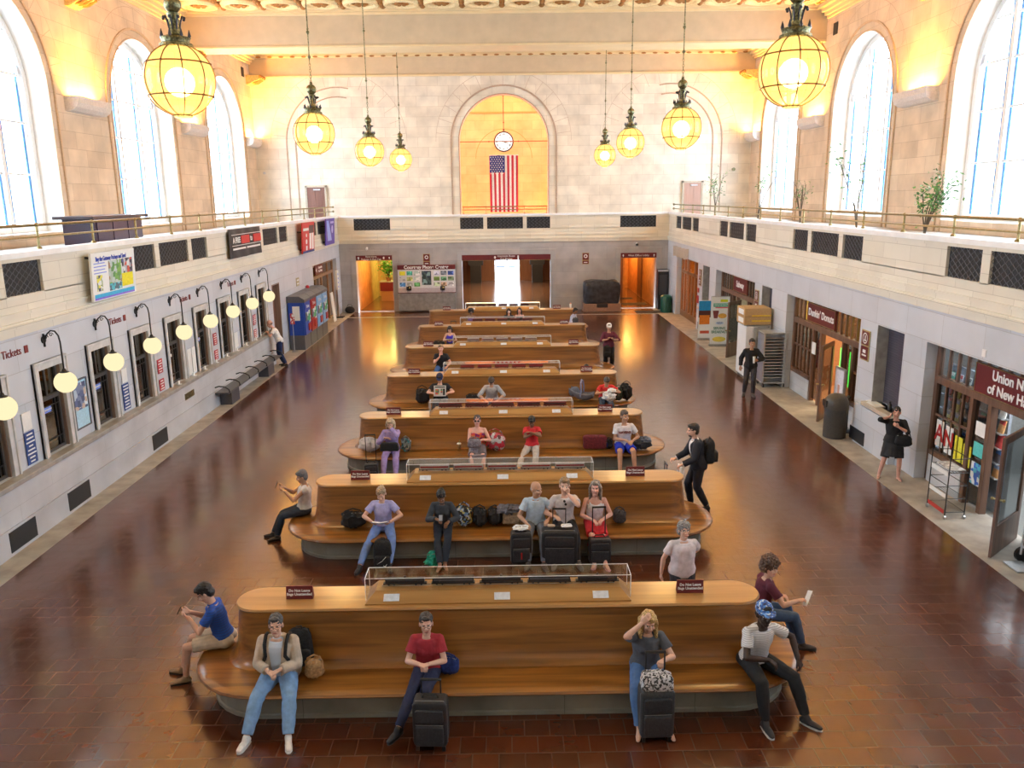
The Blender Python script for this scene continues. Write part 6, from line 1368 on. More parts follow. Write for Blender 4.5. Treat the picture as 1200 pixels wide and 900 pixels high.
    if shoes and legs:
        for k, sg in (('R', -1), ('L', 1)):
            fd = V(toes[k]) if toes and k in toes else V((sg*.25, -1, 0)); fd.normalize(); fs_ = V((-fd.y, fd.x, 0)) if abs(fd.z) < .7 else V((1, 0, 0)); up = fs_.cross(fd); up = up if up.z > 0 else -up
            hl = an[k]-up*.045*s-fd*.03*s; mt = shoes[1] if not isinstance(shoes[1], tuple) else plain('shoe_%02d_%02d_%02d' % tuple(int(c*99) for c in shoes[1]), shoes[1], .5)
            if shoes[0] == 'shoe':
                q = MB(); cap_mesh(q, hl, hl+fd*.12*s, .042*s, .042*s, sq=(up, .85)); cap_mesh(q, hl+fd*.12*s, hl+fd*.20*s-up*.008, .046*s, .034*s, sq=(up, .65)); cap_mesh(q, an[k]+up*.0, hl+fd*.07*s, .044*s, .042*s)
                so = remesh(q, 'shoe', mt, root, vc, 1)
                q = MB(); c0 = hl-up*.034*s; P = [(c0+fd*(.215*s*(t_))+fs_*(w_*s)) for t_, w_ in ((-.16, 0), (-.1, .03), (.1, .038), (.5, .044), (.85, .042), (1.05, .02), (1.08, 0), (1.05, -.02), (.85, -.042), (.5, -.044), (.1, -.038), (-.1, -.03))]
                q.rings([[p for p in P], [p-up*.013 for p in P]]); q.build('sole', plain('sole_'+('w' if len(shoes) > 2 else 'd'), (.75, .75, .75) if len(shoes) > 2 else (.03, .03, .03), .6), so)
            elif shoes[0] == 'flip':
                q = MB(); c0 = hl-up*.026*s; P = [(c0+fd*(.21*s*t_)+fs_*(w_*s)) for t_, w_ in ((-.12, 0), (0, .036), (.5, .042), (.9, .042), (1.1, 0), (.9, -.042), (.5, -.042), (0, -.036))]
                q.rings([P, [p-up*.014 for p in P]]); q.tube([c0+fd*.08+fs_*.04+up*.01, c0+fd*.14+up*.05, c0+fd*.08-fs_*.04+up*.01], .006, 5); q.build('sandal', mt, root)
    info = dict(root=root, H=H, D=D, XA=XA, YA=YA, at=at, sh=shl, el=el, wr=wr, hf=hf, kn=kn, an=an, hc=hc, RH=RH, s=s, HP=HP, nb=nb)
    return info
def wpt(P, v):
    r = P['root']; return Matrix.Translation(r.location) @ Matrix.Rotation(r.rotation_euler.z, 4, 'Z') @ V(v)
# ================================================================ BAGS AND CASES
def rbox(mb, c, hx, hy, hz, k=.35, n=28, rings_=10, R=None, wob=0, top=1.0):
    """soft box (superellipsoid)"""
    rs = []
    for i in range(rings_+1):
        t_ = -PI/2+PI*i/rings_; cz = math.copysign(abs(math.sin(t_))**k, math.sin(t_)); cr = max(.01, abs(math.cos(t_))**k); rg = []
        for j in range(n):
            a = 2*PI*j/n; x = math.copysign(abs(math.cos(a))**k, math.cos(a)); y = math.copysign(abs(math.sin(a))**k, math.sin(a)); tp = 1+(top-1)*(cz+1)/2
            v = V((hx*cr*x*tp, hy*cr*y*tp, hz*cz))
            if wob: v += v.normalized()*wob*_noise.noise(V((x*2+c[0]*3, y*2+c[1]*3, cz*2)))
            rg.append(V(c)+(R@v if R else v))
        rs.append(rg)
    mb.rings(rs); return mb
def suitcase(loc, rz, w_, d, h, label, col=(.015, .015, .018), handle=.35, group='wheeled suitcases', pockets=2, tilt=0, accent=None):
    o = empty('suitcase', loc, rz, label, 'suitcase', group); o.rotation_euler = (tilt, 0, rz); m = plain('case_%02d_%02d_%02d' % tuple(int(c*99) for c in col), col, .6, noise=.15, scale=40, bump=.15)
    rbox(MB(), (0, 0, .05+h/2), w_/2, d/2, h/2, .22).build('shell', m, o, True)
    m2 = plain('case_pocket', tuple(min(1, c*1.6+.004) for c in col), .65, noise=.15, scale=40)
    if pockets >= 1: rbox(MB(), (0, -d/2-.01, .05+h*.30), w_*.40, .03, h*.22, .25).build('pocket', m2, o, True)
    if pockets >= 2: rbox(MB(), (0, -d/2-.008, .05+h*.72), w_*.40, .022, h*.14, .25).build('pocket', m2, o, True)
    z = MB()
    for zz in ((.05+h*.53,) if pockets else ()): z.tube([(-w_*.4, -d/2-.012, zz), (w_*.4, -d/2-.012, zz)], .004, 4)
    z.tube([(-w_*.49, -d*.28, .1), (-w_*.49, -d*.28, h), (-w_*.40, -d*.28, h+.048), (w_*.40, -d*.28, h+.048), (w_*.49, -d*.28, h), (w_*.49, -d*.28, .1)], .005, 4); z.build('zipper', plain('zip_grey', (.25, .25, .26), .4, .5), o)
    MB().tube([(-.09, 0, .05+h), (-.07, 0, .09+h), (.07, 0, .09+h), (.09, 0, .05+h)], .012, 6).build('carry_handle', M_black, o)
    if handle: MB().tube([(-.11, d*.38, h), (-.11, d*.38, h+handle), (.11, d*.38, h+handle), (.11, d*.38, h)], .011, 6).tube([(-.12, d*.38, h+handle), (.12, d*.38, h+handle)], .017, 8).build('telescopic_handle', M_black, o)
    for x in (-w_*.38, w_*.38): MB().tube([(x-.015, d*.3, .038), (x+.015, d*.3, .038)], .038, 12).build('wheel', M_black, o); MB().box(x-.02, x+.02, -d*.42, -d*.32, 0, .06).build('foot', M_black, o)
    if accent: MB().box(-.012, .012, -d/2-.05, -d/2-.038, .05+h*.2, .05+h*.42).build('accent', plain('accent_red', accent, .5), o)
    return o
def backpack(loc, rz, label, w_=.32, d=.2, h=.45, col=(.012, .012, .014), rx=0, group='backpacks', mark=None):
    o = empty('backpack', loc, rz, label, 'backpack', group); o.rotation_euler = (rx, 0, rz); m = plain('pack_%02d_%02d_%02d' % tuple(int(c*99) for c in col), col, .8, noise=.3, scale=30, bump=.3)
    rbox(MB(), (0, 0, h/2), w_/2, d/2, h/2, .45, wob=.03, top=.8).build('main_bag', m, o, True); rbox(MB(), (0, -d/2, h*.3), w_*.38, .05, h*.22, .4).build('front_pocket', m, o, True)
    for x in (-w_*.28, w_*.28): MB().tube([(x, d*.4, h*.9), (x*1.1, d*.62, h*.6), (x*1.1, d*.45, h*.12)], .018, 6).build('strap', m, o, True)
    MB().tube([(-.04, 0, h*.97), (-.03, 0, h*1.07), (.03, 0, h*1.07), (.04, 0, h*.97)], .009, 6).build('grab_loop', m, o)
    if mark: MB().tube([(-.09, -d/2-.045, h*.25), (.0, -d/2-.052, h*.36), (.07, -d/2-.05, h*.52)], .004, 4).tube([(.02, -d/2-.05, h*.2), (.05, -d/2-.052, h*.16), (.1, -d/2-.04, h*.3)], .006, 4).build('reflective_mark', M_paper, o)
    return o
def bag(loc, rz, label, w_, d, h, mat, wob=.04, k=.6, strap=True, cat='bag', group=None, name='shoulder_bag', top=.85):
    o = empty(name, loc, rz, label, cat, group); mat = mat if not isinstance(mat, tuple) else plain('bag_%02d_%02d_%02d' % tuple(int(c*99) for c in mat), mat, .75, noise=(.2 if max(mat) < .4 else .03), scale=25, bump=.25)
    rbox(MB(), (0, 0, h/2), w_/2, d/2, h/2, k, wob=wob, top=top, n=32, rings_=14).build('bag_body', mat, o, True)
    if strap: MB().tube([(-w_*.38, 0, h*.8), (-w_*.3, -.02, h*1.15), (0, -.03, h*1.3), (w_*.3, -.02, h*1.12), (w_*.38, 0, h*.8)], .012, 6).build('strap', mat, o, True)
    MB().tube([(-w_*.38, -d*.1, h*.93), (0, -d*.12, h*.985), (w_*.38, -d*.1, h*.93)], .006, 5).build('zipper', plain('zip_grey', (.25, .25, .26), .4, .5), o)
    return o
def held(name, mb, mat, P, label, cat, loc, rot=(0, 0, 0), parts=()):
    """a thing held by or lying on a person, placed in that person's local frame"""
    r = P['root']; w_ = wpt(P, loc); o = empty(name, tuple(w_), 0, label, cat); o.rotation_euler = (Matrix.Rotation(r.rotation_euler.z, 3, 'Z') @ Matrix.Rotation(rot[2], 3, 'Z') @ Matrix.Rotation(rot[1], 3, 'Y') @ Matrix.Rotation(rot[0], 3, 'X')).to_euler()
    mb.build('body' if name != 'book' else 'cover', mat, o)
    for nm, m2, mt in parts: m2.build(nm, mt, o)
    return o
def phone(P, loc, rot, label): return held('mobile_phone', MB().box(-.034, .034, -.006, .006, -.06, .06), M_black, P, label, 'phone', loc, rot, [('screen', MB().box(-.030, .030, -.008, -.006, -.05, .05), plain('phone_screen', (.3, .34, .4), .2))])
def bx_(i, x, dy=-.605): return (x, BY[i]+dy, 0)
JEAN = (.10, .20, .42); DJEAN = (.02, .03, .06)
def lap(w1, w2, z=.72, y=-.29, **k): return {'R': dict(w=(w1, y, z), **k), 'L': dict(w=(w2, y, z), **k)}
# ---- nearest bench
P1 = person(bx_(0, -2.83), 0, 'grey-haired woman in beige jacket and light jeans, hands clasped, nearest bench', 1.66, 1.34, lean=6, belly=.03, bust=1, feet={'R': (-.27, -.66, .09), 'L': (.22, -.66, .09)}, knees={'R': (-.5, -1, .9), 'L': (.45, -1, .9)},
    hands={'R': dict(w=(-.06, -.33, .74), d=(.8, -.4, -.3), c=.7), 'L': dict(w=(.07, -.32, .745), d=(-.8, -.4, -.3), c=.7)}, head=(6, -4), sk='light', hair=('short', (.07, .065, .065)), top=('polo', stripes('blue_stripe', (.42, .55, .72), (.60, .68, .78), 240)), bottom=('pants', (.20, .36, .62)), shoes=('shoe', (.75, .75, .75), 1), jacket=((.50, .42, .34), 1.85), glasses='clear', vox=.0055)
P2 = person(bx_(0, -1.02), 0, 'woman in red tee and navy trousers, legs crossed, nearest bench', 1.62, 1.0, lean=5, bust=.8, feet={'R': (-.30, -.70, .20), 'L': (-.02, -.50, .085)}, knees={'R': (.5, -1, 1.5), 'L': (-.2, -1, .6)},
    hands={'R': dict(w=(-.07, -.33, .80), d=(.8, -.3, -.2), c=.7), 'L': dict(w=(.05, -.31, .79), d=(-.8, -.4, -.1), c=.7)}, head=(5, -2), sk='light', hair=('short', (.03, .022, .018)), top=('tee', (.33, .02, .035)), bottom=('pants', (.012, .018, .06)), shoes=('shoe', (.015, .015, .02)), glasses='clear', toes={'R': (-.7, -.8, -.25), 'L': (0, -1, 0)}, vox=.0055)
P3 = person(bx_(0, 1.66), 0, 'blonde woman in grey top resting her forehead on one hand, nearest bench', 1.68, 1.08, lean=10, bust=1, feet={'R': (-.16, -.60, .085), 'L': (.18, -.60, .085)}, knees={'R': (-.4, -1, .9), 'L': (.4, -1, .9)},
    hands={'R': dict(w=(-.10, -.26, 1.25), d=(.65, .05, .75), n=(.3, .8, -.2), c=.35, p=(-1, -.2, -.8)), 'L': dict(w=(.14, -.42, .86), d=(-.5, -.8, 0), c=.9)}, head=(4, 14), sk='light', hair=('long', (.50, .32, .12)), top=('tee', (.085, .095, .12)), bottom=('pants', (.07, .16, .36)), shoes=None, vox=.0055)
P4 = person((3.02, 9.06, 0), math.radians(14), 'dark-skinned man in white striped tee and blue cap, right end of nearest bench', 1.84, 1.0, lean=14, feet={'R': (-.16, -.58, .09), 'L': (.36, -.62, .09)}, knees={'R': (-.2, -1, .9), 'L': (.5, -1, .9)},
    hands={'R': dict(w=(.0, -.34, .74), d=(.7, -.5, -.5), p=(-1, .1, -.3), c=.6), 'L': dict(w=(.42, -.30, .66), d=(.25, -.5, -.8), p=(1, .4, 0), c=.7)}, head=(-6, 2), sk='dark', hair=('short', (.008, .007, .006)), hat=patches('cap_pattern', [(.03, .12, .45), (.1, .3, .7), (.02, .03, .1), (.5, .6, .7), (.03, .1, .35)], 45), top=('tee', stripes('white_stripe', (.42, .42, .45), (.74, .74, .76), 95, 'Z', .22)), bottom=('pants', (.010, .011, .014)), shoes=('shoe', (.015, .015, .015), 1), toes={'R': (-.1, -1, 0), 'L': (.55, -1, 0)}, vox=.0055)
P5 = person((-3.80, 9.78, 0), math.radians(-84), 'young man in blue polo and khaki shorts on phone, left end, nearest bench', 1.74, .95, lean=12, feet={'R': (-.10, -.60, .085), 'L': (.12, -.50, .085)}, knees={'R': (-.2, -1, 1), 'L': (.2, -1, 1)},
    hands={'R': dict(w=(-.06, -.42, .92), d=(.3, -.8, .3), n=(.5, 0, .6), c=.7, p=(-.6, .3, -1)), 'L': dict(w=(.08, -.40, .91), d=(-.3, -.8, .3), n=(-.5, 0, .6), c=.7, p=(.6, .3, -1))}, head=(4, 34), sk='light', hair=('short', (.01, .009, .009)), top=('polo', stripes('blue_polo', (.02, .06, .30), (.012, .085, .48), 60, 'Z', .3)), bottom=('shorts', (.52, .45, .36)), shoes=('shoe', (.30, .20, .12)), vox=.0055)
phone(P5, (.01, -.52, 1.0), (-.5, 0, 0), 'black phone in the hands of young man in blue polo')
P6 = person((3.47, 10.25, 0), math.radians(95), 'curly-haired young man in maroon tee glancing back, far right end of nearest bench', 1.72, .95, lean=8, feet={'R': (-.12, -.58, .085), 'L': (.12, -.56, .085)}, hands={'R': dict(w=(-.22, -.42, .80), d=(-.2, -.9, .2), c=.6), 'L': dict(w=(.08, -.30, .74), c=.6)}, head=(-70, 6), sk='light', hair=('afro', (.09, .05, .035)), top=('tee', (.10, .012, .03)), bottom=('pants', (.06, .11, .22)), shoes=('shoe', (.05, .04, .04)), vox=.0055)
held('paper_sheet', MB().box(-.07, .07, -.002, .002, -.11, .11), M_paper, P6, 'folded white paper in hand of curly-haired young man', 'paper', (-.24, -.55, .84), (.5, .4, 0))
P7 = person((2.52, 10.95, 0), math.radians(6), 'grey-haired woman in white blouse standing behind the nearest bench', 1.60, 1.2, sit=False, lean=2, bust=1, belly=.02, hands={'R': dict(w=(-.30, .03, .80), p=(-1, .5, 0)), 'L': dict(w=(.10, .20, .95), p=(1, .3, 0), d=(-1, 0, 0))}, head=(0, -8), sk='light', hair=('curly', (.22, .21, .21)), top=('polo', (.68, .62, .66)), bottom=('pants', (.03, .03, .04)), shoes=('shoe', (.05, .05, .05)), glasses='clear', vox=.006)
# ---- second bench
P8 = person((-3.83, 14.35, 0), math.radians(-78), 'grey-haired woman in white sleeveless top with phone, left end, second bench', 1.62, 1.05, lean=-4, bust=.8, feet={'R': (-.08, -.60, .085), 'L': (.08, -.52, .085)}, hands={'R': dict(w=(-.10, -.34, .96), d=(.2, -.8, .4), n=(.3, 0, .7), c=.7, p=(-.6, .3, -1)), 'L': dict(w=(.10, -.32, .95), d=(-.2, -.8, .3), n=(-.3, 0, .7), c=.7, p=(.6, .3, -1))}, head=(0, 16), sk='tan', hair=('short', (.10, .10, .11)), top=('sleeveless', (.68, .66, .68)), bottom=('pants', (.025, .035, .055)), shoes=('shoe', (.03, .025, .025)), vox=.0065)
phone(P8, (-.02, -.47, 1.06), (-.4, 0, 0), 'phone held up by the woman in white sleeveless top')
P9 = person(bx_(1, -2.22), 0, 'young woman in lavender tee and flared jeans reading a book, second bench', 1.66, .98, lean=6, bust=.8, feet={'R': (-.34, -.66, .085), 'L': (.16, -.62, .085)}, knees={'R': (-.9, -1, 1), 'L': (.7, -1, 1)}, hands={'R': dict(w=(-.15, -.30, .74), d=(.4, -.8, -.1), n=(.6, 0, .6), c=.5, p=(-1, .3, -.4)), 'L': dict(w=(.17, -.30, .74), d=(-.4, -.8, -.1), n=(-.6, 0, .6), c=.5, p=(1, .3, -.4))}, head=(-2, 30), sk='light', hair=('bun', (.33, .24, .15)), top=('tee', (.38, .38, .68)), bottom=('pants', (.16, .26, .58)), shoes=('shoe', (.015, .015, .02)), vox=.0065)
held('book', MB()._add([(-.14, -.1, .02), (0, -.1, -.0), (0, .1, -.0), (-.14, .1, .02), (-.14, -.1, .026), (0, -.1, .006), (0, .1, .006), (-.14, .1, .026)], [(0, 1, 2, 3), (4, 5, 6, 7), (0, 1, 5, 4), (3, 2, 6, 7), (0, 3, 7, 4)])._add([(.14, -.1, .02), (0, -.1, -.0), (0, .1, -.0), (.14, .1, .02), (.14, -.1, .026), (0, -.1, .006), (0, .1, .006), (.14, .1, .026)], [(0, 1, 2, 3), (4, 5, 6, 7), (0, 1, 5, 4), (3, 2, 6, 7), (0, 3, 7, 4)]), M_navy, P9, 'open book on the lap of the woman in lavender tee', 'book', (0, -.40, .75), (-.3, 0, 0),
    [('pages', MB()._add([(-.13, -.095, .032), (0, -.095, .014), (0, .095, .014), (-.13, .095, .032)], [(0, 1, 2, 3)])._add([(.13, -.095, .032), (0, -.095, .014), (0, .095, .014), (.13, .095, .032)], [(0, 1, 2, 3)]), M_paper)])
P10 = person(bx_(1, -1.17), 0, 'dark-skinned woman in charcoal top and dark jeans looking at phone, second bench', 1.60, .95, lean=12, bust=.6, feet={'R': (-.02, -.66, .085), 'L': (.06, -.60, .085)}, knees={'R': (-.35, -1, 1), 'L': (.35, -1, 1)}, hands={'R': dict(w=(-.08, -.36, .80), d=(.6, -.6, 0), c=.6), 'L': dict(w=(.12, -.30, .72), d=(-.4, -.7, -.2), c=.6)}, head=(-4, 38), sk='brown', hair=('bun', (.008, .007, .008)), top=('long', (.035, .042, .055)), bottom=('pants', (.012, .018, .032)), shoes=None, vox=.0065)
phone(P10, (-.0, -.44, .85), (-.6, 0, 0), 'phone held by the woman in charcoal top')
P11 = person(bx_(1, .47), 0, 'bald man in pale blue shirt looking to his left, second bench', 1.74, 1.0, lean=10, belly=.02, feet={'R': (-.15, -.62, .085), 'L': (.12, -.66, .085)}, hands={'R': dict(w=(-.16, -.34, .68), d=(.2, -.8, -.5), c=.5), 'L': dict(w=(.22, -.26, .72), c=.5)}, head=(40, 4), sk='tan', hair=('balding', (.25, .22, .2)), top=('polo', (.46, .58, .70)), bottom=('pants', (.15, .17, .22)), shoes=('shoe', (.06, .05, .05)), vox=.0065)
P12 = person(bx_(1, .98), 0, 'fair-haired man in white tee with hand at his chin, second bench', 1.82, 1.0, lean=6, feet={'R': (-.2, -.60, .085), 'L': (.2, -.62, .085)}, hands={'R': dict(w=(-.20, -.30, .80), c=.4), 'L': dict(w=(.05, -.22, 1.17), d=(-.3, -.1, .9), n=(-.3, .8, 0), c=.9, p=(1, -.3, -1))}, head=(-4, -2), sk='light', hair=('short', (.26, .16, .08)), top=('tee', (.70, .66, .69)), bottom=('pants', (.02, .02, .025)), shoes=('shoe', (.1, .09, .09)), vox=.0065)
held('sunglasses', MB().ball((-.03, 0, 0), .026, 10, 6, (1, .2, .8)).ball((.03, 0, 0), .026, 10, 6, (1, .2, .8)), M_black, P12, 'dark sunglasses hooked on the white tee of fair-haired man', 'sunglasses', (.0, -.2, 1.0), (0, 1.2, 0))
P13 = person(bx_(1, 1.52), 0, 'smiling woman in white tank top and red skirt, second bench', 1.70, 1.0, lean=6, bust=.9, feet={'R': (-.06, -.60, .085), 'L': (.12, -.66, .085)}, hands={'R': dict(w=(-.08, -.32, .73), d=(.6, -.6, -.2), c=.6), 'L': dict(w=(.12, -.30, .73), d=(-.6, -.6, -.2), c=.6)}, head=(-12, -4), sk='pink', hair=('long', (.24, .20, .17)), top=('tank', (.72, .70, .74)), bottom=('skirt', (.55, .02, .03)), shoes=('flip', (.6, .3, .35)), vox=.0065)
P14 = person((3.80, 15.4, 0), math.radians(-90), 'bearded man in dark suit walking left beside second bench', 1.80, 1.05, sit=False, lean=10, feet={'R': (-.09, -.10, .085), 'L': (.09, .18, .10)}, knees={'R': (0, -1, 0), 'L': (0, -1, 0)}, hands={'R': dict(w=(-.20, -.42, 1.02), p=(-.5, .8, -.8), d=(.1, -1, -.1), c=.9), 'L': dict(w=(.22, -.38, 1.02), p=(.5, .8, -.8), d=(-.1, -.9, -.4), c=.9)}, head=(0, 6), sk='light', hair=('short', (.03, .02, .018)), top=('long', (.7, .7, .72)), bottom=('pants', (.010, .012, .022)), shoes=('shoe', (.02, .02, .02)), jacket=((.010, .013, .028), 1.9), vox=.0065)
ell_b = MB(); ell(ell_b, P14['HP'](0, -.05, -.082), .052, .045, .04, P14['RH']); ell_b.build('beard', hair_mat((.03, .02, .018)), P14['root'], True)
# ---- third bench
P15 = person(bx_(2, -2.68), 0, 'blonde woman in lavender shirt and trousers, hand over mouth, third bench', 1.64, .98, lean=10, bust=.7, feet={'R': (-.15, -.60, .085), 'L': (.14, -.60, .085)}, hands={'R': dict(w=(-.12, -.26, .88), d=(.9, -.2, 0), c=.4, p=(-.8, 0, -1)), 'L': dict(w=(.02, -.22, 1.10), d=(-.3, -.05, .9), n=(0, 1, 0), c=.8, p=(1, -.3, -1))}, head=(-4, 22), sk='light', hair=('bob', (.42, .33, .22)), top=('long', (.36, .28, .56)), bottom=('pants', (.38, .28, .58)), shoes=('flip', (.4, .3, .4)), vox=.008)
P16 = person(bx_(2, -.70), 0, 'woman in red floral sleeveless top and sunglasses, third bench', 1.68, 1.12, lean=6, bust=1, feet={'R': (-.12, -.58, .085), 'L': (.14, -.60, .085)}, hands={'R': dict(w=(-.02, -.34, .80), d=(.7, -.6, -.3), c=.5), 'L': dict(w=(.12, -.30, .82), d=(-.8, -.4, -.2), c=.5)}, head=(0, -4), sk='pink', hair=('bun', (.06, .04, .03)), top=('tank', patches('floral_red', [(.65, .04, .03), (.75, .18, .04), (.3, .02, .15), (.7, .08, .05), (.1, .25, .12)], 22)), bottom=('skirt', (.22, .19, .21)), shoes=('flip', (.1, .08, .08)), glasses='dark', vox=.008)
P17 = person(bx_(2, .56), 0, 'boy in red polo with arms crossed and head bowed, third bench', 1.62, .92, lean=0, feet={'R': (-.36, -.62, .085), 'L': (.02, -.62, .085)}, knees={'R': (-1, -1, 1), 'L': (.2, -1, 1)}, hands={'R': dict(w=(.05, -.22, .93), d=(1, .1, .1), c=.5, p=(-1, -.2, -.5)), 'L': dict(w=(-.04, -.25, .96), d=(-1, .1, .05), c=.5, p=(1, -.2, -.5))}, head=(-6, 40), sk='brown', hair=('short', (.01, .009, .01)), top=('polo', (.55, .015, .03)), bottom=('pants', (.50, .46, .42)), shoes=('shoe', (.1, .1, .1)), vox=.008)
P18 = person(bx_(2, 2.68), 0, 'man in white lettered tee and bright blue shorts, right of third bench', 1.80, 1.08, lean=6, feet={'R': (-.15, -.60, .09), 'L': (.20, -.56, .09)}, hands={'R': dict(w=(-.02, -.30, .76), d=(.8, -.5, -.2), c=.6), 'L': dict(w=(.18, -.28, .74), d=(-.5, -.7, -.2), c=.6)}, head=(22, 0), sk='tan', hair=('short', (.10, .07, .05)), top=('tee', (.72, .70, .75)), bottom=('shorts', (.01, .04, .58)), shoes=('shoe', (.02, .02, .02)), vox=.008)
text('NAVENS', tuple(P18['at'](.33)+V((0, -.155, 0))), (PI/2+.1, 0, 0), .075, M_rtext, P18['root'], 'shirt_lettering', bold=.002)
# ---- fourth bench
P19 = person(bx_(3, -1.90), 0, 'man in navy cap and black tee reading a newspaper, middle bench', 1.76, 1.2, lean=8, belly=.03, feet={'R': (-.15, -.60, .085), 'L': (.2, -.60, .085)}, hands={'R': dict(w=(-.16, -.42, .86), d=(.3, -.8, .3), c=.8, p=(-1, .3, -.4)), 'L': dict(w=(.22, -.42, .86), d=(-.1, -.8, .3), c=.8, p=(1, .3, -.4))}, head=(0, 26), sk='light', hair=('short', (.03, .02, .02)), hat=(.012, .02, .07), top=('tee', (.012, .012, .015)), bottom=('pants', (.03, .04, .07)), shoes=('shoe', (.02, .02, .02)), vox=.009)
held('newspaper', MB().box(-.17, .0, -.004, .004, -.15, .15).box(.0, .17, -.004, .004, -.15, .15), plain('newsprint_grey', (.5, .5, .5), .8), P19, 'open newspaper held by man in navy cap', 'newspaper', (.03, -.55, .96), (-.35, 0, 0), [('picture', MB().box(-.13, -.02, -.007, -.004, -.10, .05).box(.02, .07, -.007, -.004, -.06, .06), patches('news_pic', [(.1, .3, .08), (.5, .08, .05), (.1, .1, .12), (.3, .5, .1)], 18)), ('print', MB().box(-.14, .14, -.006, -.004, .09, .12).box(.08, .14, -.006, -.004, -.12, .06), M_black)])
P20 = person(bx_(3, -.44), 0, 'man in grey shirt bent forward with head bowed, middle bench', 1.76, 1.05, lean=26, feet={'R': (-.18, -.60, .085), 'L': (.18, -.60, .085)}, hands={'R': dict(w=(-.18, -.48, .66), p=(-1, .3, -.2)), 'L': dict(w=(.18, -.48, .66), p=(1, .3, -.2))}, head=(0, 52), sk='tan', hair=('short', (.05, .035, .03)), top=('rolled', (.45, .44, .45)), bottom=('pants', (.06, .08, .14)), shoes=('shoe', (.03, .03, .03)), vox=.009)
P21 = person(bx_(3, 2.80), 0, 'woman in bright red tee bent over a white cloth, middle bench', 1.66, 1.05, lean=28, bust=.5, feet={'R': (-.15, -.58, .085), 'L': (.15, -.58, .085)}, hands={'R': dict(w=(-.08, -.45, .84), p=(-1, .2, -.4), d=(.6, -.6, 0), c=.7), 'L': dict(w=(.18, -.45, .84), p=(1, .2, -.4), d=(-.6, -.6, 0), c=.7)}, head=(0, 45), sk='tan', hair=('short', (.07, .05, .035)), top=('tee', (.70, .03, .03)), bottom=('pants', (.05, .07, .10)), shoes=('shoe', (.03, .03, .03)), vox=.009)
o = bag(tuple(wpt(P21, (.05, -.56, .62))), 0, 'white cloth bundle on lap of woman in bright red tee', .36, .2, .22, (.70, .70, .72), .1, .8, False, 'cloth', name='cloth_bundle')
o = bag(tuple(wpt(P21, (.12, -.54, .84))), 0, 'white hat held by the woman in bright red tee', .26, .18, .12, (.78, .78, .76), .03, .8, False, 'hat', name='white_hat')
# ---- fifth bench
P22 = person(bx_(4, -2.22), 0, 'man in black printed tee with hands pressed together, fifth bench', 1.76, 1.1, lean=10, feet={'R': (-.2, -.6, .085), 'L': (.2, -.6, .085)}, hands={'R': dict(w=(-.04, -.26, .98), d=(.15, -.1, 1), n=(1, 0, 0), c=.15, p=(-1, 0, -1)), 'L': dict(w=(.22, -.36, .68))}, head=(0, -4), sk='pink', hair=('short', (.2, .15, .1)), top=('tee', (.015, .014, .016)), bottom=('pants', (.05, .12, .32)), shoes=('shoe', (.05, .05, .05)), vox=.010)
P23 = person((3.68, 28.8, 0), math.radians(-3), 'man in white cap and maroon tee standing by right end of fifth bench', 1.74, 1.15, sit=False, lean=3, feet={'R': (-.1, 0, .085), 'L': (.12, -.02, .085)}, hands={'R': dict(w=(-.05, -.24, 1.20), d=(.3, -.3, .8), p=(-1, .2, -.5), c=.8), 'L': dict(w=(.14, -.24, 1.18), d=(-.2, -.3, .8), p=(1, .2, -.5), c=.8)}, head=(0, 8), sk='tan', hair=('short', (.06, .05, .04)), hat=(.7, .68, .66), top=('elbow', (.11, .012, .03)), bottom=('pants', (.012, .012, .015)), shoes=('shoe', (.03, .03, .03)), vox=.010)
# ---- sixth and farthest benches
P24 = person(bx_(5, -2.22), 0, 'black-haired woman in violet blue tank top reading, sixth bench', 1.62, .95, lean=10, bust=.5, hands={'R': dict(w=(-.1, -.34, .76), c=.6), 'L': dict(w=(.1, -.34, .76), c=.6)}, head=(0, 30), sk='light', hair=('bob', (.01, .01, .012)), top=('tank', (.06, .04, .50)), bottom=('pants', (.03, .03, .05)), shoes=('shoe', (.05, .05, .05)), vox=.011)
P25 = person(bx_(6, -1.57), 0, 'woman with big black curls and violet top, farthest bench', 1.70, 1.0, lean=6, bust=.5, head=(0, 10), sk='brown', hair=('afro', (.012, .01, .01)), top=('tank', (.22, .14, .42)), bottom=('pants', (.05, .05, .08)), vox=.011)
P26 = person(bx_(6, .12), 0, 'long-haired woman in black top, left of two side by side, farthest bench', 1.66, 1.0, lean=4, bust=.5, head=(8, 4), sk='light', hair=('long', (.03, .02, .02)), top=('tee', (.02, .02, .025)), bottom=('pants', (.02, .02, .03)), vox=.011)
P27 = person(bx_(6, .60), 0, 'long-haired woman in black tank top and red skirt, farthest bench', 1.70, 1.0, lean=0, bust=.5, head=(-4, -8), sk='pink', hair=('long', (.05, .03, .03)), top=('tank', (.02, .02, .025)), bottom=('skirt', (.6, .03, .03)), shoes=None, vox=.011)
P28 = person((2.95, BY[6]-.56, 0), math.radians(60), 'person in blue and white striped shirt at right end of farthest bench', 1.66, 1.0, lean=14, head=(25, 20), sk='brown', hair=('short', (.012, .012, .015)), top=('long', stripes('bw_stripe', (.15, .22, .5), (.65, .68, .75), 70)), bottom=('pants', (.05, .07, .12)), vox=.011)
P0 = person((2.38, BY[3]+.56, 0), PI, 'black-haired person on back seat of middle bench, only crown of head showing', 1.58, 1.0, lean=6, head=(0, 10), sk='brown', hair=('short', (.012, .012, .015)), top=('tee', (.03, .03, .04)), bottom=('pants', (.02, .02, .03)), vox=.011)
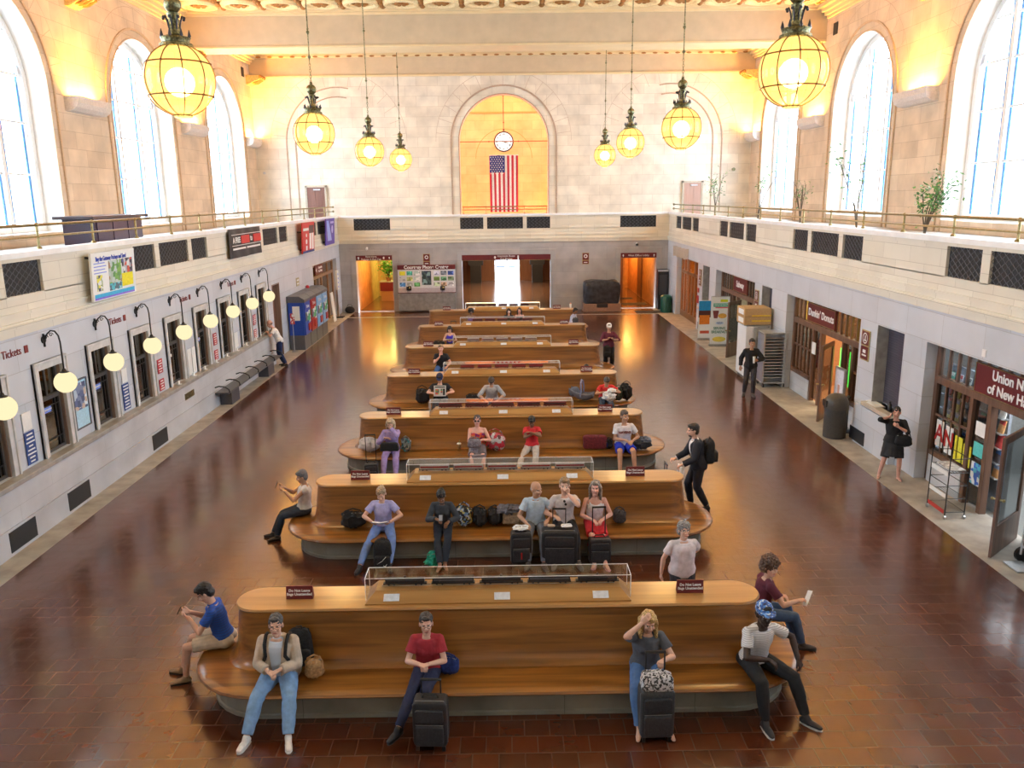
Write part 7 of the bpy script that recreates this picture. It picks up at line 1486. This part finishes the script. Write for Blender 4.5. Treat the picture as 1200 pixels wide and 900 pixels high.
# ---- by the walls
P29 = person((-8.62, 30.5, 0), math.radians(-72), 'man in white tee and navy trousers leaning at the ticket counter', 1.84, 1.05, sit=False, lean=24, feet={'R': (-.1, .12, .085), 'L': (.1, .18, .085)}, hands={'R': dict(w=(-.12, -.42, 1.33), p=(-1, .4, -.4), c=.5), 'L': dict(w=(.14, -.42, 1.33), p=(1, .4, -.4), c=.5)}, head=(0, 24), sk='pink', hair=('balding', (.2, .12, .08)), top=('tee', (.74, .73, .74)), bottom=('pants', (.012, .025, .09)), shoes=('shoe', (.01, .01, .012)), vox=.009)
P30 = person((7.62, 24.8, 0), math.radians(-12), 'man in open black jacket walking with a white cup, right aisle', 1.82, 1.0, sit=False, lean=3, feet={'R': (-.16, .02, .085), 'L': (.10, -.12, .09)}, knees={'R': (0, -1, 0), 'L': (0, -1, 0)}, hands={'R': dict(w=(-.30, .04, .93), p=(-.6, 1, 0)), 'L': dict(w=(.16, -.24, 1.18), p=(1, .4, -.6), d=(-.4, -.8, .1), n=(-1, 0, 0), c=.8)}, head=(10, 6), sk='tan', hair=('short', (.012, .012, .014)), top=('tee', (.012, .012, .014)), bottom=('pants', (.022, .027, .032)), shoes=('shoe', (.09, .10, .11)), jacket=((.012, .013, .016), 1.9), vox=.008)
held('paper_cup', MB().lathe([(.032, -.1), (.042, .08), (.045, .085), (.04, .10)], n=16), M_paper, P30, 'white paper cup carried by man in black jacket', 'cup', (.06, -.36, 1.22), (0, 0, 0), [('cup_lid', MB().lathe([(.046, .085), (.045, .1), (.03, .105)], n=16), M_white)])
P31 = person((8.50, 17.08, 0), math.radians(-16), 'woman in black dress talking on phone, standing below the hatch shelf', 1.64, 1.22, sit=False, lean=2, bust=1, feet={'R': (-.24, -.02, .07), 'L': (.14, -.10, .07)}, hands={'R': dict(w=(-.14, -.09, 1.42), d=(.35, .1, .9), n=(1, 0, 0), c=.8, p=(-1, -.1, -.8)), 'L': dict(w=(.02, -.26, 1.25), d=(-.7, -.2, .5), n=(0, 1, 0), c=.7, p=(1, -.1, -.8))}, head=(-8, 4), sk='pink', hair=('bun', (.015, .012, .012)), top=('elbow', (.014, .014, .018)), bottom=('dress', (.018, .018, .024)), shoes=('flip', (.015, .012, .012)), vox=.0075)
phone(P31, (-.10, -.10, 1.50), (0, 0, 1.3), 'phone at the ear of the woman in black dress')
# ================================================================ LUGGAGE AND OTHER BELONGINGS
def onP(P, v): return tuple(wpt(P, v))
backpack((BC-2.50+.02, BY[0]-.42, .5), .15, 'black backpack behind the shoulder of the woman in beige jacket', .34, .17, .5)
for k, sg in (('R', -1), ('L', 1)):
    s_ = P1['sh'][k]; MB().tube([s_+V((-sg*.04, .07, .06)), s_+V((-sg*.045, -.02, .085)), s_+V((-sg*.05, -.12, .02)), s_+V((-sg*.06, -.155, -.12)), s_+V((-sg*.0, -.10, -.26))], .022, 8).build('pack_strap', M_blackfab, P1['root'], True)
bag((BC-2.26, BY[0]-.66, .485), .3, 'tan leather shoulder bag beside the woman in beige jacket', .24, .16, .24, (.36, .21, .09), .03)
bag((BC-.62, BY[0]-.62, .485), -.2, 'navy blue shoulder bag beside the woman in red tee', .28, .16, .22, (.012, .03, .16), .02)
suitcase((-.93, 8.26, 0), -.05, .40, .24, .58, 'black upright suitcase beside the woman in red tee', handle=.22)
suitcase((1.68, 8.36, 0), .03, .40, .26, .62, 'grey suitcase in front of the blonde woman on nearest bench', (.035, .04, .046), handle=.42, pockets=2)
o = bag((1.68, 8.33, .60+.05), 0, 'black and white leopard print bag strapped on the grey suitcase', .40, .2, .20, patches('leopard', [(.02, .02, .02), (.62, .62, .64), (.7, .7, .7), (.05, .05, .05), (.5, .5, .52)], 55), .02, .35)
# second bench
bag((-2.78, 13.62, .485), .2, 'black duffel bag left of the woman reading a book', .44, .22, .27, (.012, .012, .014), .07)
backpack((-2.17, 12.98, 0), 0, 'black backpack with white marks between the feet of the reading woman', .36, .24, .50, mark=1)
bag((-1.30, 12.98, 0), .2, 'green plastic bag on the floor by the barefoot woman', .34, .2, .24, (.02, .35, .24), .1, .8, False, top=.4)
random.seed(2)
bag((-.80, 13.62, .485), 0, 'black bag with white and blue pattern beside woman in charcoal top', .28, .2, .34, patches('pattern_bag', [(.02, .02, .03), (.015, .02, .03), (.6, .65, .75), (.02, .02, .02), (.2, .35, .6), (.6, .55, .2)], 26), .08)
bag((-.52, 13.62, .485), .1, 'black handbag with teal and white trim, second bench', .26, .22, .30, (.012, .012, .014), .08)
bag((-.25, 13.66, .485), 0, 'black leather holdall left of the bald man', .28, .24, .28, (.018, .018, .02), .05)
o = bag((.05, 13.66, .485), 0, 'tan canvas bag left of the bald man', .36, .2, .22, (.38, .28, .17), .02, .35)
bag((.0, 13.62, .70), .2, 'folded grey clothing on top of the tan canvas bag', .42, .22, .13, (.13, .13, .16), .1, .7, False, 'clothing', name='folded_clothing')
suitcase((.20, 13.00, 0), .05, .36, .24, .56, 'black suitcase with a white cloth on it before the bald man', handle=0, accent=(.4, .01, .01))
bag((.20, 12.98, .655), .1, 'white cloth lying on the suitcase before the bald man', .26, .18, .06, (.78, .8, .82), .05, .8, False, 'cloth', name='white_cloth')
suitcase((.86, 12.96, 0), -.04, .62, .3, .62, 'largest black suitcase, before the man in white tee', handle=.36)
bag((.98, 12.94, .715), .1, 'folded white paper on the largest black suitcase', .2, .14, .03, (.78, .78, .8), .01, .5, False, 'paper', name='folded_paper'); bag((.72, 12.94, .715), .1, 'small tan wallet on the largest black suitcase', .14, .08, .03, (.5, .36, .25), .01, .4, False, 'wallet', name='wallet')
suitcase((1.55, 12.98, 0), .04, .38, .24, .44, 'small dark brown suitcase before the woman in red skirt', (.025, .017, .018), handle=.56)
bag((1.98, 13.62, .485), -.2, 'dark grey shoulder bag right of the woman in red skirt', .24, .16, .24, (.06, .055, .06), .04)
# suit man: backpack, pulled case, hung shoes
backpack(tuple(wpt(P14, (0, .20, .98))), P14['root'].rotation_euler.z+PI, 'black backpack worn by the man in dark suit', .34, .22, .50)
suitcase((3.22, 15.35, 0), PI/2, .36, .22, .55, 'dark suitcase pushed by the man in suit, handle raised', handle=.45)
for i, dy in enumerate((-.06, .12)):
    o = empty('sports_shoe', (3.40, 15.12+dy, .98), 0, ['white sports shoe hanging from suit man hand, nearer one', 'white sports shoe hanging from suit man hand, farther one'][i], 'shoe', 'pair of shoes carried by the suited man'); o.rotation_euler = (1.2, .2, 0)
    q = MB(); cap_mesh(q, (0, 0, 0), (0, -.15, 0), .04, .045, sq=(V((0, 0, 1)), .8)); cap_mesh(q, (0, -.15, 0), (0, -.22, -.01), .045, .032, sq=(V((0, 0, 1)), .6)); q.build('upper', plain('shoe_pale', (.55, .52, .5), .6), o, True); MB().box(-.04, .04, -.24, .04, -.04, -.028).build('sole', M_white, o)
# third bench
o = bag((-3.22, 18.12, .485), .1, 'white plastic bag left of the woman in lavender shirt', .48, .26, .28, (.62, .60, .62), .10, .8, False)
suitcase((-3.08, 17.42, 0), .1, .30, .22, .36, 'low black trolley case with raised handle before the white bag', handle=.68)
bag((-2.73, 17.55, .5), 0, 'black laptop case on lap of the woman in lavender shirt', .44, .1, .2, (.01, .01, .012), .01, .25, False, 'case', name='laptop_case').location = tuple(wpt(P15, (0, -.42, .62)))
bag((-2.36, 18.05, .485), 0, 'grey and teal patterned bag right of the woman in lavender shirt', .22, .18, .28, patches('teal_bag', [(.05, .08, .08), (.2, .25, .24), (.05, .25, .28), (.35, .33, .3), (.12, .1, .1)], 20), .08)
o = empty('drink_cup', (-1.13, 18.0, .48), 0, 'clear plastic cup with straw on third bench', 'cup'); MB().lathe([(.035, 0), (.048, .16), (.05, .165)], n=16).build('cup_body', glass('clear_cup', (.85, .88, .86), .15), o, True); MB().lathe([(.05, .165), (.045, .185), (.02, .19)], n=16).build('cup_lid', M_white, o, True); MB().tube([(0, 0, .1), (.01, 0, .26)], .004).build('straw', plain('straw_green', (.05, .35, .1), .4), o)
bag(tuple(wpt(P16, (-.06, -.38, .66))), 0, 'grey handbag on lap of the woman in sunglasses', .34, .16, .20, (.20, .18, .21), .02, .5, True)
bag((-.28, 18.02, .485), -.2, 'red and white floral tote right of the woman in sunglasses', .46, .26, .40, patches('floral_bag', [(.5, .03, .06), (.6, .6, .6), (.12, .05, .06), (.55, .1, .12), (.3, .3, .3), (.5, .02, .04)], 14), .05, .7)
o = bag((2.02, 18.02, .485), 0, 'dark red leather briefcase left of the man in blue shorts', .56, .16, .32, (.13, .012, .02), .02, .3, False, 'briefcase', name='briefcase', top=1.0)
bag((2.34, 18.05, .485), 0, 'small black bag with water bottle, left of the man in blue shorts', .2, .16, .2, (.015, .015, .018), .06)
o = empty('water_bottle', (2.28, 17.98, .48), 0, 'clear water bottle standing by the small black bag', 'bottle'); MB().lathe([(.032, 0), (.034, .15), (.015, .2)], n=14).build('bottle_body', glass('bottle_clear', (.8, .84, .86), .2), o, True); MB().lathe([(.016, .2), (.016, .225)], n=10).build('cap', M_white, o)
bag((3.10, 18.0, .485), .3, 'black and grey backpack right of the man in blue shorts', .50, .3, .2, (.015, .018, .028), .06, .6); bag((3.16, 18.02, .60), .2, 'blue grey jacket on the backpack on third bench', .34, .22, .14, (.12, .14, .2), .06, .7, False, 'jacket', name='folded_jacket')
# fourth bench
bag((-2.42, 22.56, .485), 0, 'round black bag left of the newspaper reader', .40, .28, .40, (.01, .01, .012), .06); bag((-.98, 22.6, .485), 0, 'low black bag between the two men on middle bench', .44, .24, .20, (.012, .012, .014), .06)
bag((3.08+.10, 22.6, .485), .1, 'dark green bag right of the woman in bright red tee', .26, .24, .34, (.035, .05, .035), .06); bag((3.42, 22.68, .485), .2, 'bulky black bag at right end of middle bench', .34, .3, .42, (.012, .014, .018), .12, .8)
cs = empty('car_seat', (2.13, 22.52, .485), -.3, 'grey infant car seat with raised blue-grey handle, middle bench', 'car seat')
q = MB(); n = 16; rs = []
for i in range(9):
    u = i/8; x = -.34+.68*u; w_ = .20-.05*abs(u-.4); z0 = .08+.22*(1-u)**2+.10*u**3
    rs.append([(x, w_*math.cos(PI*k/(n-1)), z0+.02-.20*math.sin(PI*k/(n-1))*(.7+.3*math.sin(PI*u))+.06) for k in range(n)]+[(x, w_*.75*math.cos(PI*(n-1-k)/(n-1)), z0+.04-.12*math.sin(PI*(n-1-k)/(n-1))+.06) for k in range(n)])
q.rings(rs); q.build('shell', plain('seat_grey', (.14, .15, .18), .6), cs, True)
rbox(MB(), (-.22, 0, .26), .15, .17, .13, .8, R=Matrix.Rotation(-.6, 3, 'Y')).build('hood', stripes('hood_stripe', (.06, .06, .08), (.18, .19, .23), 120, 'X', .5), cs, True); rbox(MB(), (.1, 0, .14), .18, .13, .05, .6).build('cushion', plain('seat_cushion', (.38, .38, .42), .8), cs, True)
MB().tube([(.0, -.2, .16), (.02, -.2, .35), (.0, -.16, .55), (-.01, 0, .62), (.0, .16, .55), (.02, .2, .35), (.0, .2, .16)], .022, 8).build('handle', plain('handle_blue', (.18, .22, .36), .5), cs, True)
# fifth bench man with pack, and others
backpack((3.60, 28.55, .55), .0, 'black backpack hung in front of the man in white cap', .32, .18, .42)
bag((-2.68, 31.74, .485), 0, 'black bag left of the woman in violet blue tank top', .5, .24, .17, (.012, .012, .014), .05); 
o = empty('paper_sheet', tuple(wpt(P24, (0, -.42, .80))), 0, 'open white book in hands of woman in violet blue tank top', 'book'); o.rotation_euler = (-.3, 0, 0); MB().box(-.16, .16, -.1, .1, 0, .012).build('pages', M_paper, o)
suitcase((-2.35, 35.75, 0), 0, .3, .2, .4, 'small suitcase with raised handle before farthest bench', handle=.45); backpack((3.1, 36.0, .5), .9, 'dark grey backpack beside person in striped shirt', .3, .2, .4, (.05, .05, .06))
o = empty('drink_cup', (2.95, BY[6]+.1, 1.203), 0, 'tall white cup on the farthest bench ledge', 'cup'); MB().lathe([(.035, 0), (.05, .18), (.05, .2)], n=14).build('cup_body', M_paper, o, True); MB().lathe([(.05, .2), (.03, .24), (.01, .25)], n=14).build('cup_lid', plain('lid_red', (.5, .2, .15), .5), o, True)
bag(tuple(wpt(P31, (.16, -.19, .80))), P31['root'].rotation_euler.z, 'black shoulder bag carried by the woman in black dress', .36, .16, .26, (.008, .008, .01), .03)
